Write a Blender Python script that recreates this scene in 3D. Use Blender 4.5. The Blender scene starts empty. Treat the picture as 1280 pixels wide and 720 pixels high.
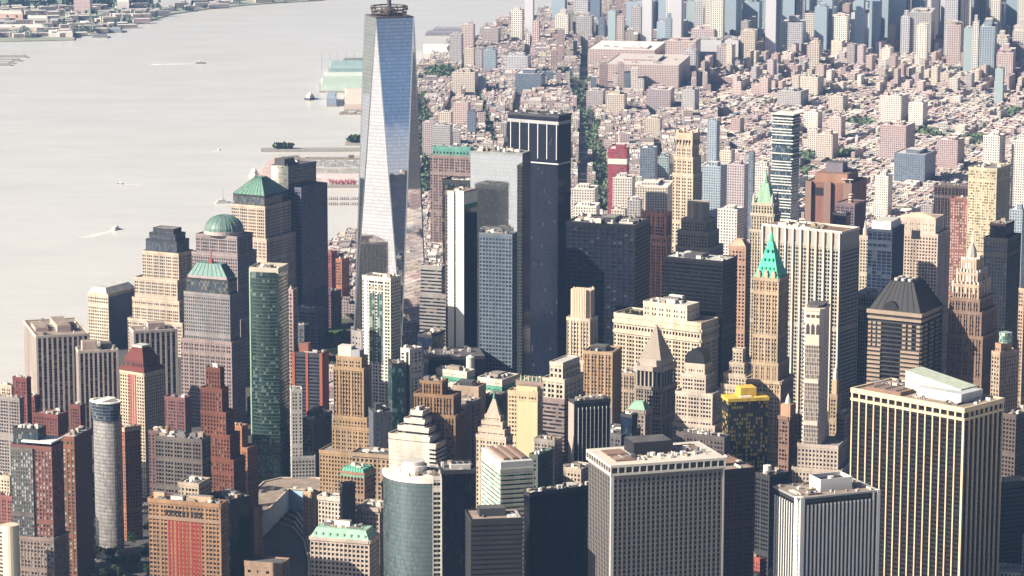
import bpy, math, random
import numpy as np
from mathutils import Matrix, Vector
random.seed(7); rng = np.random.default_rng(7)
sc = bpy.context.scene; COL = sc.collection
# ------------------------------------------------------------------ camera
CAM = np.array([-254.44, -3415.02, 719.75]); YAW, PIT, ROLL, FPX = 0.114709, -0.177703, 0.00204, 3780.0
_F = np.array([math.sin(YAW)*math.cos(PIT), math.cos(YAW)*math.cos(PIT), math.sin(PIT)])
_R = np.array([math.cos(YAW), -math.sin(YAW), 0.0]); _U = np.cross(_R, _F)
_R, _U = _R*math.cos(ROLL)+_U*math.sin(ROLL), -_R*math.sin(ROLL)+_U*math.cos(ROLL)
FH = np.array([math.sin(YAW), math.cos(YAW), 0.0]); RH = np.array([math.cos(YAW), -math.sin(YAW), 0.0])
cd = bpy.data.cameras.new('camera'); cam = bpy.data.objects.new('camera', cd); COL.objects.link(cam)
cd.sensor_width = 36; cd.lens = FPX/1280*36; cd.clip_start = 10; cd.clip_end = 90000
cam.matrix_world = Matrix(((_R[0], _U[0], -_F[0], CAM[0]), (_R[1], _U[1], -_F[1], CAM[1]), (_R[2], _U[2], -_F[2], CAM[2]), (0, 0, 0, 1)))
sc.camera = cam
# ------------------------------------------------------------------ sky, sun, exposure
SUN_AZ, SUN_EL = 254.0, 31.0
w = bpy.data.worlds.new('World'); sc.world = w; w.use_nodes = True
wn = w.node_tree; bg = wn.nodes['Background']; sky = wn.nodes.new('ShaderNodeTexSky')
sky.sky_type = 'NISHITA'; sky.sun_disc = False; sky.sun_elevation = math.radians(SUN_EL); sky.sun_rotation = math.radians(SUN_AZ)
sky.dust_density = 2.0; sky.air_density = 0.35; sky.ozone_density = 1.0
wn.links.new(sky.outputs[0], bg.inputs[0]); bg.inputs[1].default_value = 0.05
sl = bpy.data.lights.new('sun', 'SUN'); sl.energy = 5.0; sl.angle = math.radians(0.5); sl.color = (1.0, 0.89, 0.71)
so = bpy.data.objects.new('sun', sl); COL.objects.link(so)
_a, _e = math.radians(SUN_AZ), math.radians(SUN_EL)
so.rotation_euler = Vector((-math.sin(_a)*math.cos(_e), -math.cos(_a)*math.cos(_e), -math.sin(_e))).to_track_quat('-Z', 'Y').to_euler()
sc.view_settings.view_transform = 'Standard'; sc.view_settings.look = 'None'; sc.view_settings.gamma = 1.0
sc.view_settings.exposure = 1.1
sc.cycles.max_bounces = 6; sc.cycles.diffuse_bounces = 1; sc.cycles.glossy_bounces = 3; sc.cycles.transmission_bounces = 2
sc.cycles.volume_bounces = 0; sc.cycles.transparent_max_bounces = 8; sc.cycles.adaptive_threshold = 0.02
sc.cycles.caustics_reflective = False; sc.cycles.caustics_refractive = False
sc.cycles.sample_clamp_indirect = 4.0
HAZE_DENSITY, HAZE_COLOR = 3.0e-5, (0.30, 0.53, 1.0)

def ray(px, py): return _F + (px-640)/FPX*_R + (360-py)/FPX*_U
def at_depth(px, py, D):
    d = ray(px, py); return CAM + d*(D/float(d @ FH))
def at_z(px, py, z):
    d = ray(px, py); return CAM + d*((z-CAM[2])/d[2])
def proj(p):
    d = np.asarray(p, float)-CAM; k = d @ _F; return 640+FPX*(d @ _R)/k, 360-FPX*(d @ _U)/k
def ground_depth(py): return float((at_z(640, py, 0)-CAM) @ FH)

# ------------------------------------------------------------------ materials
_mc = {}
def _new(name):
    m = bpy.data.materials.new(name); m.use_nodes = True
    return m, m.node_tree.nodes, m.node_tree.links, m.node_tree.nodes['Principled BSDF']
def _math(N, L, op, a, b=None):
    n = N.new('ShaderNodeMath'); n.operation = op
    for i, v in ((0, a), (1, b)):
        if v is None: continue
        if isinstance(v, (int, float)): n.inputs[i].default_value = v
        else: L.new(v, n.inputs[i])
    return n.outputs[0]
def _mix(N, L, f, a, b):
    n = N.new('ShaderNodeMix'); n.data_type = 'RGBA'
    for s, v in ((0, f), (6, a), (7, b)):
        if isinstance(v, (int, float)): n.inputs[s].default_value = v
        elif isinstance(v, tuple): n.inputs[s].default_value = (*v[:3], 1)
        else: L.new(v, n.inputs[s])
    return n.outputs[2]
def plain(col, rough=0.85, var=0.25, scale=0.08, metal=0.0, streak=True, spec=0.3):
    """masonry, metal or roofing with blotches and rain streaks"""
    key = ('p', col, rough, var, scale, metal, streak, spec)
    if key in _mc: return _mc[key]
    m, N, L, b = _new('surface')
    g = N.new('ShaderNodeNewGeometry'); mp = N.new('ShaderNodeMapping'); L.new(g.outputs['Position'], mp.inputs[0])
    mp.inputs['Scale'].default_value = (1, 1, 0.18 if streak else 1)
    n1 = N.new('ShaderNodeTexNoise'); n1.inputs['Scale'].default_value = scale; n1.inputs['Detail'].default_value = 5; L.new(mp.outputs[0], n1.inputs[0])
    n2 = N.new('ShaderNodeTexNoise'); n2.inputs['Scale'].default_value = scale*9; n2.inputs['Detail'].default_value = 3; L.new(mp.outputs[0], n2.inputs[0])
    f = _math(N, L, 'ADD', _math(N, L, 'MULTIPLY', n1.outputs[0], 1.3), _math(N, L, 'MULTIPLY', n2.outputs[0], 0.7))
    f = _math(N, L, 'SUBTRACT', f, 0.5)
    lo = tuple(c*(1-var) for c in col); hi = tuple(min(0.95, c*(1+var)) for c in col)
    L.new(_mix(N, L, f, lo, hi), b.inputs['Base Color'])
    b.inputs['Roughness'].default_value = rough; b.inputs['Metallic'].default_value = metal; b.inputs['Specular IOR Level'].default_value = spec
    _mc[key] = m; return m
def glass(col=(0.016, 0.02, 0.03), metal=0.0, rough=0.12, blind=0.22, bcol=(0.16, 0.15, 0.13), mull=None, mw=0.06, spn=None, sph=0.3, tilt=0.012, spec=0.35, tv=0.9):
    """window glass; uv are bays and floors: each pane has its own tone, some blinds are drawn; optional mullions and spandrels"""
    key = ('g', col, metal, rough, blind, bcol, mull, mw, spn, sph, tilt, spec, tv)
    if key in _mc: return _mc[key]
    m, N, L, b = _new('window_glass')
    uv = N.new('ShaderNodeUVMap'); uv.uv_map = 'UVMap'
    fl = N.new('ShaderNodeVectorMath'); fl.operation = 'FLOOR'; L.new(uv.outputs[0], fl.inputs[0])
    wn_ = N.new('ShaderNodeTexWhiteNoise'); wn_.noise_dimensions = '2D'; L.new(fl.outputs[0], wn_.inputs[0])
    r = wn_.outputs[0]
    tone = _math(N, L, 'ADD', _math(N, L, 'MULTIPLY', r, tv), 1-tv/2)
    c1 = N.new('ShaderNodeVectorMath'); c1.operation = 'SCALE'; c1.inputs[0].default_value = col; L.new(tone, c1.inputs['Scale'])
    sepc = N.new('ShaderNodeSeparateColor'); L.new(wn_.outputs[1], sepc.inputs[0])
    isb = _math(N, L, 'LESS_THAN', sepc.outputs[1], blind)
    c = _mix(N, L, isb, c1.outputs[0], bcol)
    sx = N.new('ShaderNodeSeparateXYZ'); L.new(uv.outputs[0], sx.inputs[0])
    if spn is not None:
        fy = _math(N, L, 'FRACT', sx.outputs[1]); c = _mix(N, L, _math(N, L, 'LESS_THAN', fy, sph), c, spn)
    if mull is not None:
        fx = _math(N, L, 'FRACT', sx.outputs[0]); c = _mix(N, L, _math(N, L, 'LESS_THAN', fx, mw), c, mull)
    L.new(c, b.inputs['Base Color'])
    ro = _math(N, L, 'ADD', _math(N, L, 'MULTIPLY', sepc.outputs[2], rough), rough*0.5); L.new(ro, b.inputs['Roughness'])
    b.inputs['Metallic'].default_value = metal; b.inputs['Specular IOR Level'].default_value = spec
    g = N.new('ShaderNodeNewGeometry'); s1 = N.new('ShaderNodeVectorMath'); s1.operation = 'SUBTRACT'; L.new(wn_.outputs[1], s1.inputs[0]); s1.inputs[1].default_value = (0.5, 0.5, 0.5)
    s2 = N.new('ShaderNodeVectorMath'); s2.operation = 'SCALE'; L.new(s1.outputs[0], s2.inputs[0]); s2.inputs['Scale'].default_value = tilt
    s3 = N.new('ShaderNodeVectorMath'); s3.operation = 'ADD'; L.new(g.outputs['Normal'], s3.inputs[0]); L.new(s2.outputs[0], s3.inputs[1])
    s4 = N.new('ShaderNodeVectorMath'); s4.operation = 'NORMALIZE'; L.new(s3.outputs[0], s4.inputs[0]); L.new(s4.outputs[0], b.inputs['Normal'])
    _mc[key] = m; return m
def far_wall():
    """walls and roofs of the distant city: own colour of each building, windows from uv, roofs have uv outside the grid"""
    if 'fw' in _mc: return _mc['fw']
    m, N, L, b = _new('distant_wall')
    at = N.new('ShaderNodeAttribute'); at.attribute_name = 'Col'
    uv = N.new('ShaderNodeUVMap'); uv.uv_map = 'UVMap'; sx = N.new('ShaderNodeSeparateXYZ'); L.new(uv.outputs[0], sx.inputs[0])
    fx = _math(N, L, 'ABSOLUTE', _math(N, L, 'SUBTRACT', _math(N, L, 'FRACT', sx.outputs[0]), 0.5))
    fy = _math(N, L, 'ABSOLUTE', _math(N, L, 'SUBTRACT', _math(N, L, 'FRACT', sx.outputs[1]), 0.5))
    mk = _math(N, L, 'MULTIPLY', _math(N, L, 'LESS_THAN', fx, 0.27), _math(N, L, 'LESS_THAN', fy, 0.3))
    mk = _math(N, L, 'MULTIPLY', mk, _math(N, L, 'GREATER_THAN', sx.outputs[1], 0.0))
    fl = N.new('ShaderNodeVectorMath'); fl.operation = 'FLOOR'; L.new(uv.outputs[0], fl.inputs[0])
    wn_ = N.new('ShaderNodeTexWhiteNoise'); wn_.noise_dimensions = '2D'; L.new(fl.outputs[0], wn_.inputs[0])
    wc = _mix(N, L, wn_.outputs[0], (0.04, 0.045, 0.06), (0.16, 0.16, 0.17))  # far window tones lightened, haze put into the glass colour
    L.new(_mix(N, L, mk, at.outputs[0], wc), b.inputs['Base Color'])
    L.new(_math(N, L, 'SUBTRACT', 0.85, _math(N, L, 'MULTIPLY', mk, 0.6)), b.inputs['Roughness'])
    b.inputs['Specular IOR Level'].default_value = 0.3
    _mc['fw'] = m; return m

# ------------------------------------------------------------------ mesh builder
class MB:
    def __init__(s): s.v = []; s.f = []; s.uv = []; s.c = []
    def quad(s, p, uv=None, col=None):
        i = len(s.v); s.v += [tuple(q) for q in p]; s.f.append(tuple(range(i, i+len(p))))
        s.uv += list(uv) if uv else [(0.0, -1.0)]*len(p)
        if col is not None: s.c += [(*col, 1.0)]*len(p)
    def box(s, x0, x1, y0, y1, z0, z1, bottom=False, col=None):
        s.quad([(x0, y0, z0), (x1, y0, z0), (x1, y0, z1), (x0, y0, z1)], None, col); s.quad([(x1, y0, z0), (x1, y1, z0), (x1, y1, z1), (x1, y0, z1)], None, col)
        s.quad([(x1, y1, z0), (x0, y1, z0), (x0, y1, z1), (x1, y1, z1)], None, col); s.quad([(x0, y1, z0), (x0, y0, z0), (x0, y0, z1), (x0, y1, z1)], None, col)
        s.quad([(x0, y0, z1), (x1, y0, z1), (x1, y1, z1), (x0, y1, z1)], None, col)
        if bottom: s.quad([(x0, y1, z0), (x1, y1, z0), (x1, y0, z0), (x0, y0, z0)], None, col)
    def prism(s, pts, z0, z1, bay=3, fl=3.8, top=True, pts1=None):
        pts1 = pts1 or pts; n = len(pts); u = 0.0
        for i in range(n):
            a, b, a1, b1 = pts[i], pts[(i+1) % n], pts1[i], pts1[(i+1) % n]; L = math.hypot(b[0]-a[0], b[1]-a[1])
            u1 = u+L/bay; h = (z1-z0)/fl
            s.quad([(a[0], a[1], z0), (b[0], b[1], z0), (b1[0], b1[1], z1), (a1[0], a1[1], z1)], [(u, 50-h), (u1, 50-h), (u1, 50), (u, 50)]); u = u1
        if top: s.quad([(p[0], p[1], z1) for p in pts1])
    def cyl(s, x, y, r, z0, z1, n=12, r1=None, top=True):
        r1 = r if r1 is None else r1
        s.prism([(x+r*math.cos(2*math.pi*k/n), y+r*math.sin(2*math.pi*k/n)) for k in range(n)], z0, z1, 3, 3.8, top,
                [(x+r1*math.cos(2*math.pi*k/n), y+r1*math.sin(2*math.pi*k/n)) for k in range(n)])
    def bar(s, p, q, r=0.3):
        p, q = Vector(p), Vector(q); d = (q-p).normalized(); up = Vector((0, 0, 1)) if abs(d.z) < 0.9 else Vector((1, 0, 0))
        a = d.cross(up).normalized()*r; b = d.cross(a).normalized()*r; c = [a+b, -a+b, -a-b, a-b]
        for i in range(4): s.quad([p+c[i], p+c[(i+1) % 4], q+c[(i+1) % 4], q+c[i]])
        s.quad([q+k for k in c]); s.quad([p+k for k in reversed(c)])
    def build(s, name, mat, parent=None, smooth=False):
        me = bpy.data.meshes.new(name); me.from_pydata(s.v, [], s.f)
        l = me.uv_layers.new(name='UVMap'); l.data.foreach_set('uv', np.array(s.uv, dtype=np.float32).ravel())
        if s.c:
            ca = me.color_attributes.new('Col', 'FLOAT_COLOR', 'CORNER'); ca.data.foreach_set('color', np.array(s.c, dtype=np.float32).ravel())
        if mat: me.materials.append(mat)
        if smooth: me.polygons.foreach_set('use_smooth', [True]*len(me.polygons))
        me.update(); o = bpy.data.objects.new(name, me); COL.objects.link(o)
        if parent: o.parent = parent
        return o
def tag(o, label=None, cat=None, group=None, kind=None):
    if label: o['label'] = label
    if cat: o['category'] = cat
    if group: o['group'] = group
    if kind: o['kind'] = kind
    return o
def empty(name, loc, rot=0.0):
    o = bpy.data.objects.new(name, None); o.empty_display_size = 5; COL.objects.link(o); o.location = loc; o.rotation_euler = (0, 0, rot); return o

# ------------------------------------------------------------------ facade styles
class St:
    def __init__(s, wall=(0.4, 0.35, 0.3), g=None, bay=3.0, fl=3.8, ww=0.5, wh=0.5, dep=0.45, ribs=True, bands=True, bdep=None, rough=0.85, var=0.42, sp=None):
        lu = 0.3*wall[0]+0.59*wall[1]+0.11*wall[2]; wall = tuple(round((c*0.88+lu*0.12)*0.82, 4) for c in wall)
        if ribs and ww < 0.6: ww = min(0.64, ww+0.14)
        if bands and ribs and wh < 0.62: wh = min(0.64, wh+0.08)
        if ribs: dep *= 1.5
        s.sp = plain(sp, rough, var) if sp else None; s.wall = plain(wall, rough, var); s.wc = wall; s.g = g or glass(); s.bay, s.fl, s.ww, s.wh, s.dep, s.ribs, s.bands = bay, fl, ww, wh, dep, ribs, bands
        s.pat = 1
        s.bdep = bdep if bdep is not None else dep*0.8
ROOFS = {'tar': plain((0.10, 0.095, 0.10), 0.9, 0.5, 0.09, streak=False), 'tan': plain((0.27, 0.22, 0.185), 0.9, 0.5, 0.09, streak=False), 'grey': plain((0.22, 0.21, 0.21), 0.9, 0.5, 0.09, streak=False),
         'white': plain((0.48, 0.47, 0.46), 0.8, 0.35, 0.09, streak=False), 'brown': plain((0.22, 0.14, 0.11), 0.9, 0.3, 0.05, streak=False), 'green': plain((0.09, 0.32, 0.24), 0.7, 0.25, 0.06)}
UNIT = [plain((0.5, 0.48, 0.46), 0.6, 0.2), plain((0.16, 0.15, 0.16), 0.7, 0.2), plain((0.62, 0.6, 0.57), 0.6, 0.2), plain((0.30, 0.25, 0.2), 0.8, 0.2)]
TANK = plain((0.22, 0.13, 0.08), 0.9, 0.3)
FOOT = []   # footprints, kept clear of the low city
class Bd:
    """one building: an Empty at its base; local x runs along its right-hand visible face, local y along the other one"""
    def __init__(s, name, label, cat, c, l=None, r=None, D=None, H=None, t=None, dep=None, wid=None, group=None):
        C = at_depth(c[0], c[1], D) if D else at_z(c[0], c[1], H)
        s.H = H = float(C[2]); tp = lambda q: isinstance(q, (tuple, list))
        if t is None:
            sw = sn = 0.0
            if tp(r):
                b = at_z(r[0], r[1], H)-C; L = math.hypot(b[0], b[1]); an = math.atan2(b @ FH, b @ RH); sw += L; sn += L*an
            if tp(l):
                a = at_z(l[0], l[1], H)-C; L = math.hypot(a[0], a[1]); an = math.atan2(a @ FH, a @ RH)-math.pi/2; sw += L; sn += L*an
            th = sn/sw if sw else math.radians(20)
            th = min(max(th, math.radians(-3)), math.radians(93))
        else: th = math.radians(t)
        s.t = math.degrees(th)
        bd = math.cos(th)*RH+math.sin(th)*FH; ad = -math.sin(th)*RH+math.cos(th)*FH; d = C-CAM
        def ln(dr, x):
            k = (x-640)/FPX; return float((k*(d @ _F)-d @ _R)/(dr @ _R-k*(dr @ _F)))
        lx = l[0] if tp(l) else l; rx = r[0] if tp(r) else r
        s.Y = dep if dep else ln(ad, lx); s.X = wid if wid else ln(bd, rx)
        if not (3 < s.X < 260) or not (3 < s.Y < 260): print('SIZE?', name, label[:40], round(s.X), round(s.Y), round(s.t))
        s.X = min(max(s.X, 5), 220); s.Y = min(max(s.Y, 5), 220)
        ctr = C+bd*s.X/2+ad*s.Y/2; s.rot = math.atan2(bd[1], bd[0])
        s.root = empty(name, (ctr[0], ctr[1], 0), s.rot); tag(s.root, label, cat, group)
        s.x0, s.x1, s.y0, s.y1 = -s.X/2, s.X/2, -s.Y/2, s.Y/2; s.name = name; s.ctr = ctr; s.lab = label
        s.D = float((C-CAM) @ FH)
        s.foot(s.x0, s.x1, s.y0, s.y1); s.rb = (s.x0, s.x1, s.y0, s.y1, H); s.roof = s.root
        if H < 8: print('LOW', label, H)
    def foot(s, x0, x1, y0, y1):
        FOOT.append((s.lab, s.ctr[0], s.ctr[1], s.rot, x0, x1, y0, y1, s.H, s.D))
    def zpx(s, y, x=640):      # height of a picture row at the front corner's distance
        return float(at_depth(x, y, s.D)[2])
    def part(s, mb, name, mat, parent=None, smooth=False): return mb.build(name, mat, parent or s.root, smooth)
    def body(s, st, z1=None, z0=0.0, b=None, roof='grey', para=1.3, name='wall', sides='FRL', cornice=None, top_h=None):
        """glass core, a grid of piers and spandrels standing proud of it, parapet and roof"""
        z1 = s.H if z1 is None else z1; x0, x1, y0, y1 = b or (s.x0, s.x1, s.y0, s.y1)
        W = x1-x0; Y = y1-y0; nx = max(1, round(W/st.bay)); ny = max(1, round(Y/st.bay)); nf = max(1, round((z1-z0)/st.fl)); fl = (z1-z0)/nf
        g = MB()
        for (p, q, n) in (((x0, y0), (x1, y0), nx), ((x1, y0), (x1, y1), ny), ((x1, y1), (x0, y1), nx), ((x0, y1), (x0, y0), ny)):
            o = random.randrange(400)
            g.quad([(p[0], p[1], z0), (q[0], q[1], z0), (q[0], q[1], z1), (p[0], p[1], z1)], [(o, 200-nf), (o+n, 200-nf), (o+n, 200), (o, 200)])
        s.part(g, 'glazing', st.g)
        m = MB(); e = st.dep; msp = MB(); belts = sorted(random.sample(range(4, nf-2), 1+(nf > 30))) if nf > 16 else []
        def slab(side, s0, s1, a0, a1, d, m=m):
            if side == 'F': m.box(x0+s0, x0+s1, y0-d, y0+0.01, a0, a1, True)
            elif side == 'R': m.box(x1-0.01, x1+d, y0+s0, y0+s1, a0, a1, True)
            elif side == 'L': m.box(x0-d, x0+0.01, y0+s0, y0+s1, a0, a1, True)
            else: m.box(x0+s0, x0+s1, y1-0.01, y1+d, a0, a1, True)
        for side in sides+'B':
            L, n = (W, nx) if side in 'FB' else (Y, ny)
            if side != 'B':
                by = L/n; rw = by*(1-st.ww)
                if st.ribs:
                    for k in range(n+1):
                        wk = rw*(1.0 if st.pat == 1 else (1.5 if k % st.pat == 0 else 0.62)); a, bb = k*by-wk/2, k*by+wk/2
                        if k == 0: a = -e if side == 'F' else 0
                        if k == n: bb = L+e if side == 'F' else L
                        slab(side, a, bb, z0, z1, e)
                if st.bands:
                    bh = fl*(1-st.wh)
                    if nf > 16 and st.ribs and not st.sp and z0 < 1 and st.wh > 0.4:
                        for k in belts: slab(side, 0, L, z0+(k+0.05)*fl, z0+(k+0.95)*fl, st.dep*0.93)
                    for k in range(nf): slab(side, 0, L, z0+k*fl, z0+k*fl+bh, st.bdep, msp if st.sp else m)
            th = top_h if top_h is not None else fl*0.5
            slab(side, -e-0.1 if side == 'F' else 0, L+e+0.1 if side == 'F' else L, z1-th, z1+para, (cornice or 0)+e+0.1)
        s.part(m, name, st.wall)
        if msp.f: s.part(msp, 'spandrel', st.sp)
        rf = MB(); rf.quad([(x0-0.05, y0-0.05, z1+0.1), (x1+0.05, y0-0.05, z1+0.1), (x1+0.05, y1+0.05, z1+0.1), (x0-0.05, y1+0.05, z1+0.1)])
        s.roof = s.part(rf, 'roof', ROOFS[roof] if isinstance(roof, str) else roof); s.rb = (x0, x1, y0, y1, z1)
        return s
    def box(s, name, mat, x0, x1, y0, y1, z0, z1, parent=None):
        m = MB(); m.box(x0, x1, y0, y1, z0, z1, True); return s.part(m, name, mat, parent)
    def hip(s, name, mat, b, z0, z1, fx=0.0, fy=0.0, parent=None, cap=None):
        x0, x1, y0, y1 = b; cx, cy, hx, hy = (x0+x1)/2, (y0+y1)/2, (x1-x0)/2*fx, (y1-y0)/2*fy
        m = MB(); m.prism([(x0, y0), (x1, y0), (x1, y1), (x0, y1)], z0, z1, 3, 3.8, True, [(cx-hx, cy-hy), (cx+hx, cy-hy), (cx+hx, cy+hy), (cx-hx, cy+hy)])
        o = s.part(m, name, mat, parent)
        if 'copper' in name or 'hip' in name or 'green' in name:
            sm = MB(); T = [(cx-hx, cy-hy), (cx+hx, cy-hy), (cx+hx, cy+hy), (cx-hx, cy+hy)]; Bq = [(x0, y0), (x1, y0), (x1, y1), (x0, y1)]
            for i in range(4):
                for k in range(9):
                    t = k/8; a, b2, c, d = Bq[i], Bq[(i+1) % 4], T[i], T[(i+1) % 4]; sm.bar((a[0]+(b2[0]-a[0])*t, a[1]+(b2[1]-a[1])*t, z0+0.1), (c[0]+(d[0]-c[0])*t, c[1]+(d[1]-c[1])*t, z1+0.1), 0.22)
            sm.build('standing_seam', plain((0.07, 0.13, 0.11), 0.6, 0.3) if name != 'hipped_roof' else mat, o)
        return o
    def pent(s, fx0, fx1, fy0, fy1, h, mat=None, roof='grey', z=None, name='penthouse'):
        x0, x1, y0, y1, z1 = s.rb; z = z1+0.1 if z is None else z
        X, Y = x1-x0, y1-y0
        m = MB(); bx = (x0+X*fx0, x0+X*fx1, y0+Y*fy0, y0+Y*fy1); m.box(*bx, z, z+h)
        o = s.part(m, name, mat or UNIT[0])
        r = MB(); r.box(bx[0]+0.6, bx[1]-0.6, bx[2]+0.6, bx[3]-0.6, z+h, z+h+0.25); s.part(r, 'penthouse_roof', ROOFS[roof], o)
        return o
    def clutter(s, n=6, seed=0, tanks=0, big=1.0):
        r = random.Random(hash(s.lab) % 9999+seed) if False else random.Random(len(s.lab)*31+seed+int(s.D))
        x0, x1, y0, y1, z = s.rb; X, Y = x1-x0-3, y1-y0-3
        if X < 3 or Y < 3: return s
        for k in range(int(n*1.7)+2):
            a, b, h = r.uniform(1.2, 5)*big, r.uniform(1.2, 6)*big, r.uniform(1.0, 3.8)*big
            if r.random() < 0.3: a, b, h = (r.uniform(6, 16), 0.9, 1.4) if r.random() < 0.5 else (0.9, r.uniform(6, 16), 1.4)
            a, b = min(a, X*0.4), min(b, Y*0.4); x = x0+1.5+r.random()*(X-a); y = y0+1.5+r.random()*(Y-b)
            m = MB()
            if r.random() < 0.25: m.cyl(x+a/2, y+a/2, a/2, z+0.12, z+h*0.9, 10)
            else:
                m.box(x, x+a, y, y+b, z+0.12, z+h)
                if r.random() < 0.5: m.box(x+a*0.2, x+a*0.8, y+b*0.2, y+b*0.8, z+h, z+h+0.5)
            s.part(m, 'rooftop_unit', UNIT[r.randrange(4)], s.roof)
        for k in range(tanks):
            x = x0+3+r.random()*(X-4); y = y0+3+r.random()*(Y-4); m = MB()
            for q in (-1.3, 1.3):
                for p in (-1.3, 1.3): m.box(x+q-0.15, x+q+0.15, y+p-0.15, y+p+0.15, z+0.12, z+4)
            m.cyl(x, y, 2.2, z+4, z+8.5, 12, top=False); m.cyl(x, y, 2.4, z+8.5, z+10.2, 12, 0.1)
            s.part(m, 'water_tank', TANK, s.roof)
        return s
    def tier(s, st, zt, dl=0, dr=0, df=0, db=0, roof='grey', z0=0.0, **k):
        bx = (s.x0-dl, s.x1+dr, s.y0-df, s.y1+db); s.foot(*bx); rb, rf = s.rb, s.roof
        s.body(st, zt, z0, bx, roof, **k); s.rb, s.roof = rb, rf; return s
# ------------------------------------------------------------------ palettes
G_DARK = glass(); GV = [glass((0.012, 0.014, 0.02), blind=0.10, bcol=(0.10, 0.095, 0.085), spec=0.18), glass((0.022, 0.024, 0.03), blind=0.3, bcol=(0.15, 0.14, 0.125), spec=0.18), glass((0.016, 0.015, 0.018), blind=0.18, bcol=(0.22, 0.2, 0.17), spec=0.18), glass((0.02, 0.026, 0.036), blind=0.4, bcol=(0.085, 0.085, 0.09), spec=0.18)]; rgv = random.Random(17); G_BLACK = glass((0.006, 0.007, 0.011), blind=0.03, bcol=(0.02, 0.02, 0.025), rough=0.08, spec=0.12)
G_NAVY = glass((0.012, 0.018, 0.042), blind=0.06, bcol=(0.05, 0.06, 0.08), rough=0.08, mull=(0.02, 0.025, 0.04), mw=0.07, spec=0.3, tilt=0.02)
G_TEAL = glass((0.02, 0.06, 0.06), blind=0.15, bcol=(0.22, 0.3, 0.27), rough=0.1)
G_WARM = glass((0.03, 0.022, 0.02), blind=0.3, bcol=(0.2, 0.16, 0.12))
CREAM, BEIGE, TAN, ORANGE = (0.58, 0.48, 0.37), (0.48, 0.38, 0.29), (0.42, 0.27, 0.16), (0.43, 0.22, 0.11)
WHITE, MAUVE, BRICK, GREY = (0.68, 0.64, 0.58), (0.30, 0.235, 0.235), (0.27, 0.065, 0.045), (0.30, 0.29, 0.29)
VERD = plain((0.12, 0.33, 0.26), 0.65, 0.45, 0.25); TEALCU = plain((0.16, 0.38, 0.36), 0.5, 0.15, 0.08)
DARKMET = plain((0.05, 0.05, 0.06), 0.5, 0.3); STEEL = plain((0.35, 0.36, 0.38), 0.4, 0.15, metal=0.6); BLACKM = plain((0.02, 0.02, 0.025), 0.5, 0.3)
WHITEM = plain(WHITE, 0.7, 0.12); LIGHTM = plain((0.72, 0.7, 0.66), 0.7, 0.1); REDB = plain((0.125, 0.035, 0.032), 0.85, 0.25); CREAMM = plain(CREAM, 0.8, 0.15); TANM = plain((0.45, 0.32, 0.22), 0.85, 0.2)
def mas(wall, bay=3.0, fl=3.8, ww=0.42, wh=0.5, dep=0.35, g=None, **k): return patd(St(wall, g or rgv.choice(GV), bay, fl, ww, wh, dep, **k))
def patd(s_): s_.pat = rgv.choice((1, 1, 2, 2, 3, 4)); return s_
def pier(wall, bay=3.0, fl=3.8, ww=0.5, wh=0.55, dep=0.55, g=None, **k): return patd(St(wall, g or rgv.choice(GV), bay, fl, ww, wh, dep, bdep=0.12, **k))
def band(wall, bay=6.0, fl=3.8, wh=0.5, dep=0.4, g=None, **k): return St(wall, g or G_DARK, bay, fl, 0.9, wh, dep, ribs=False, bdep=dep, **k)
def cwall(g, wall=(0.05, 0.05, 0.06), bay=1.6, fl=4.0): return St(wall, g, bay, fl, 0.9, 0.9, 0.06, ribs=False, bands=False)

# ================================================================== the row along the bottom
# pale grid slab with overhanging roof band
b = Bd('office_tower', 'pale grey waffle-grid slab with black rooftop plant box, widest at bottom centre', 'skyscraper', (766, 581), (738, 561), (902, 571), D=2237)
st = St((0.20, 0.185, 0.18), G_BLACK, b.X/23, 3.75, 0.62, 0.62, 1.0, bdep=0.9, var=0.1)
b.body(st, z1=b.H-8, roof='tan', para=0.2)
for (x, y) in ((b.x0, b.y0), (b.x1, b.y0)):
    b.box('corner_pier', plain((0.5, 0.48, 0.45), 0.8, 0.1), x-(1.9 if x < 0 else -0.6), x+(0.6 if x < 0 else 1.9), y-1.7, y+0.6, 0, b.H-8.3)
lm = plain((0.55, 0.52, 0.47), 0.8, 0.12)
zt = b.H; o = 2.6
b.box('crown_band', lm, b.x0-o, b.x1+o, b.y0-o, b.y1+o, zt-8.2, zt-6.4); core = b.box('louvre_floor', BLACKM, b.x0-1.2, b.x1+1.2, b.y0-1.2, b.y1+1.2, zt-6.4, zt-1.9)
m = MB(); m.box(b.x0-o, b.x1+o, b.y0-o, b.y1+o, zt-1.9, zt, True); cap = b.part(m, 'roof_slab', lm)
for k in range(17):
    x = b.x0-o+k*(b.X+2*o-1)/16; b.box('louvre_post', lm, x, x+1.0, b.y0-o, b.y0-o+1, zt-6.4, zt-1.9)
for k in range(1, 11):
    y = b.y0-o+k*(b.Y+2*o-1)/10; b.box('louvre_post', lm, b.x0-o, b.x0-o+1, y, y+1, zt-6.4, zt-1.9)
b.rb = (b.x0+4, b.x1-4, b.y0+4, b.y1-4, zt); b.roof = cap; b.clutter(22, 9, big=0.7)
b.pent(0.26, 0.66, 0.42, 0.92, 10, BLACKM, 'tar'); b.clutter(14, 3)
for (u0, u1, v0, v1) in ((0.02, 0.22, 0.1, 0.45), (0.02, 0.22, 0.55, 0.9), (0.7, 0.95, 0.55, 0.9)):
    X, Y = b.X-8, b.Y-8; m = MB(); m.box(b.x0+4+X*u0, b.x0+4+X*u1, b.y0+4+Y*v0, b.y0+4+Y*v1, zt+0.1, zt+1.1); b.part(m, 'roof_well', ROOFS['brown'], cap)

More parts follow.
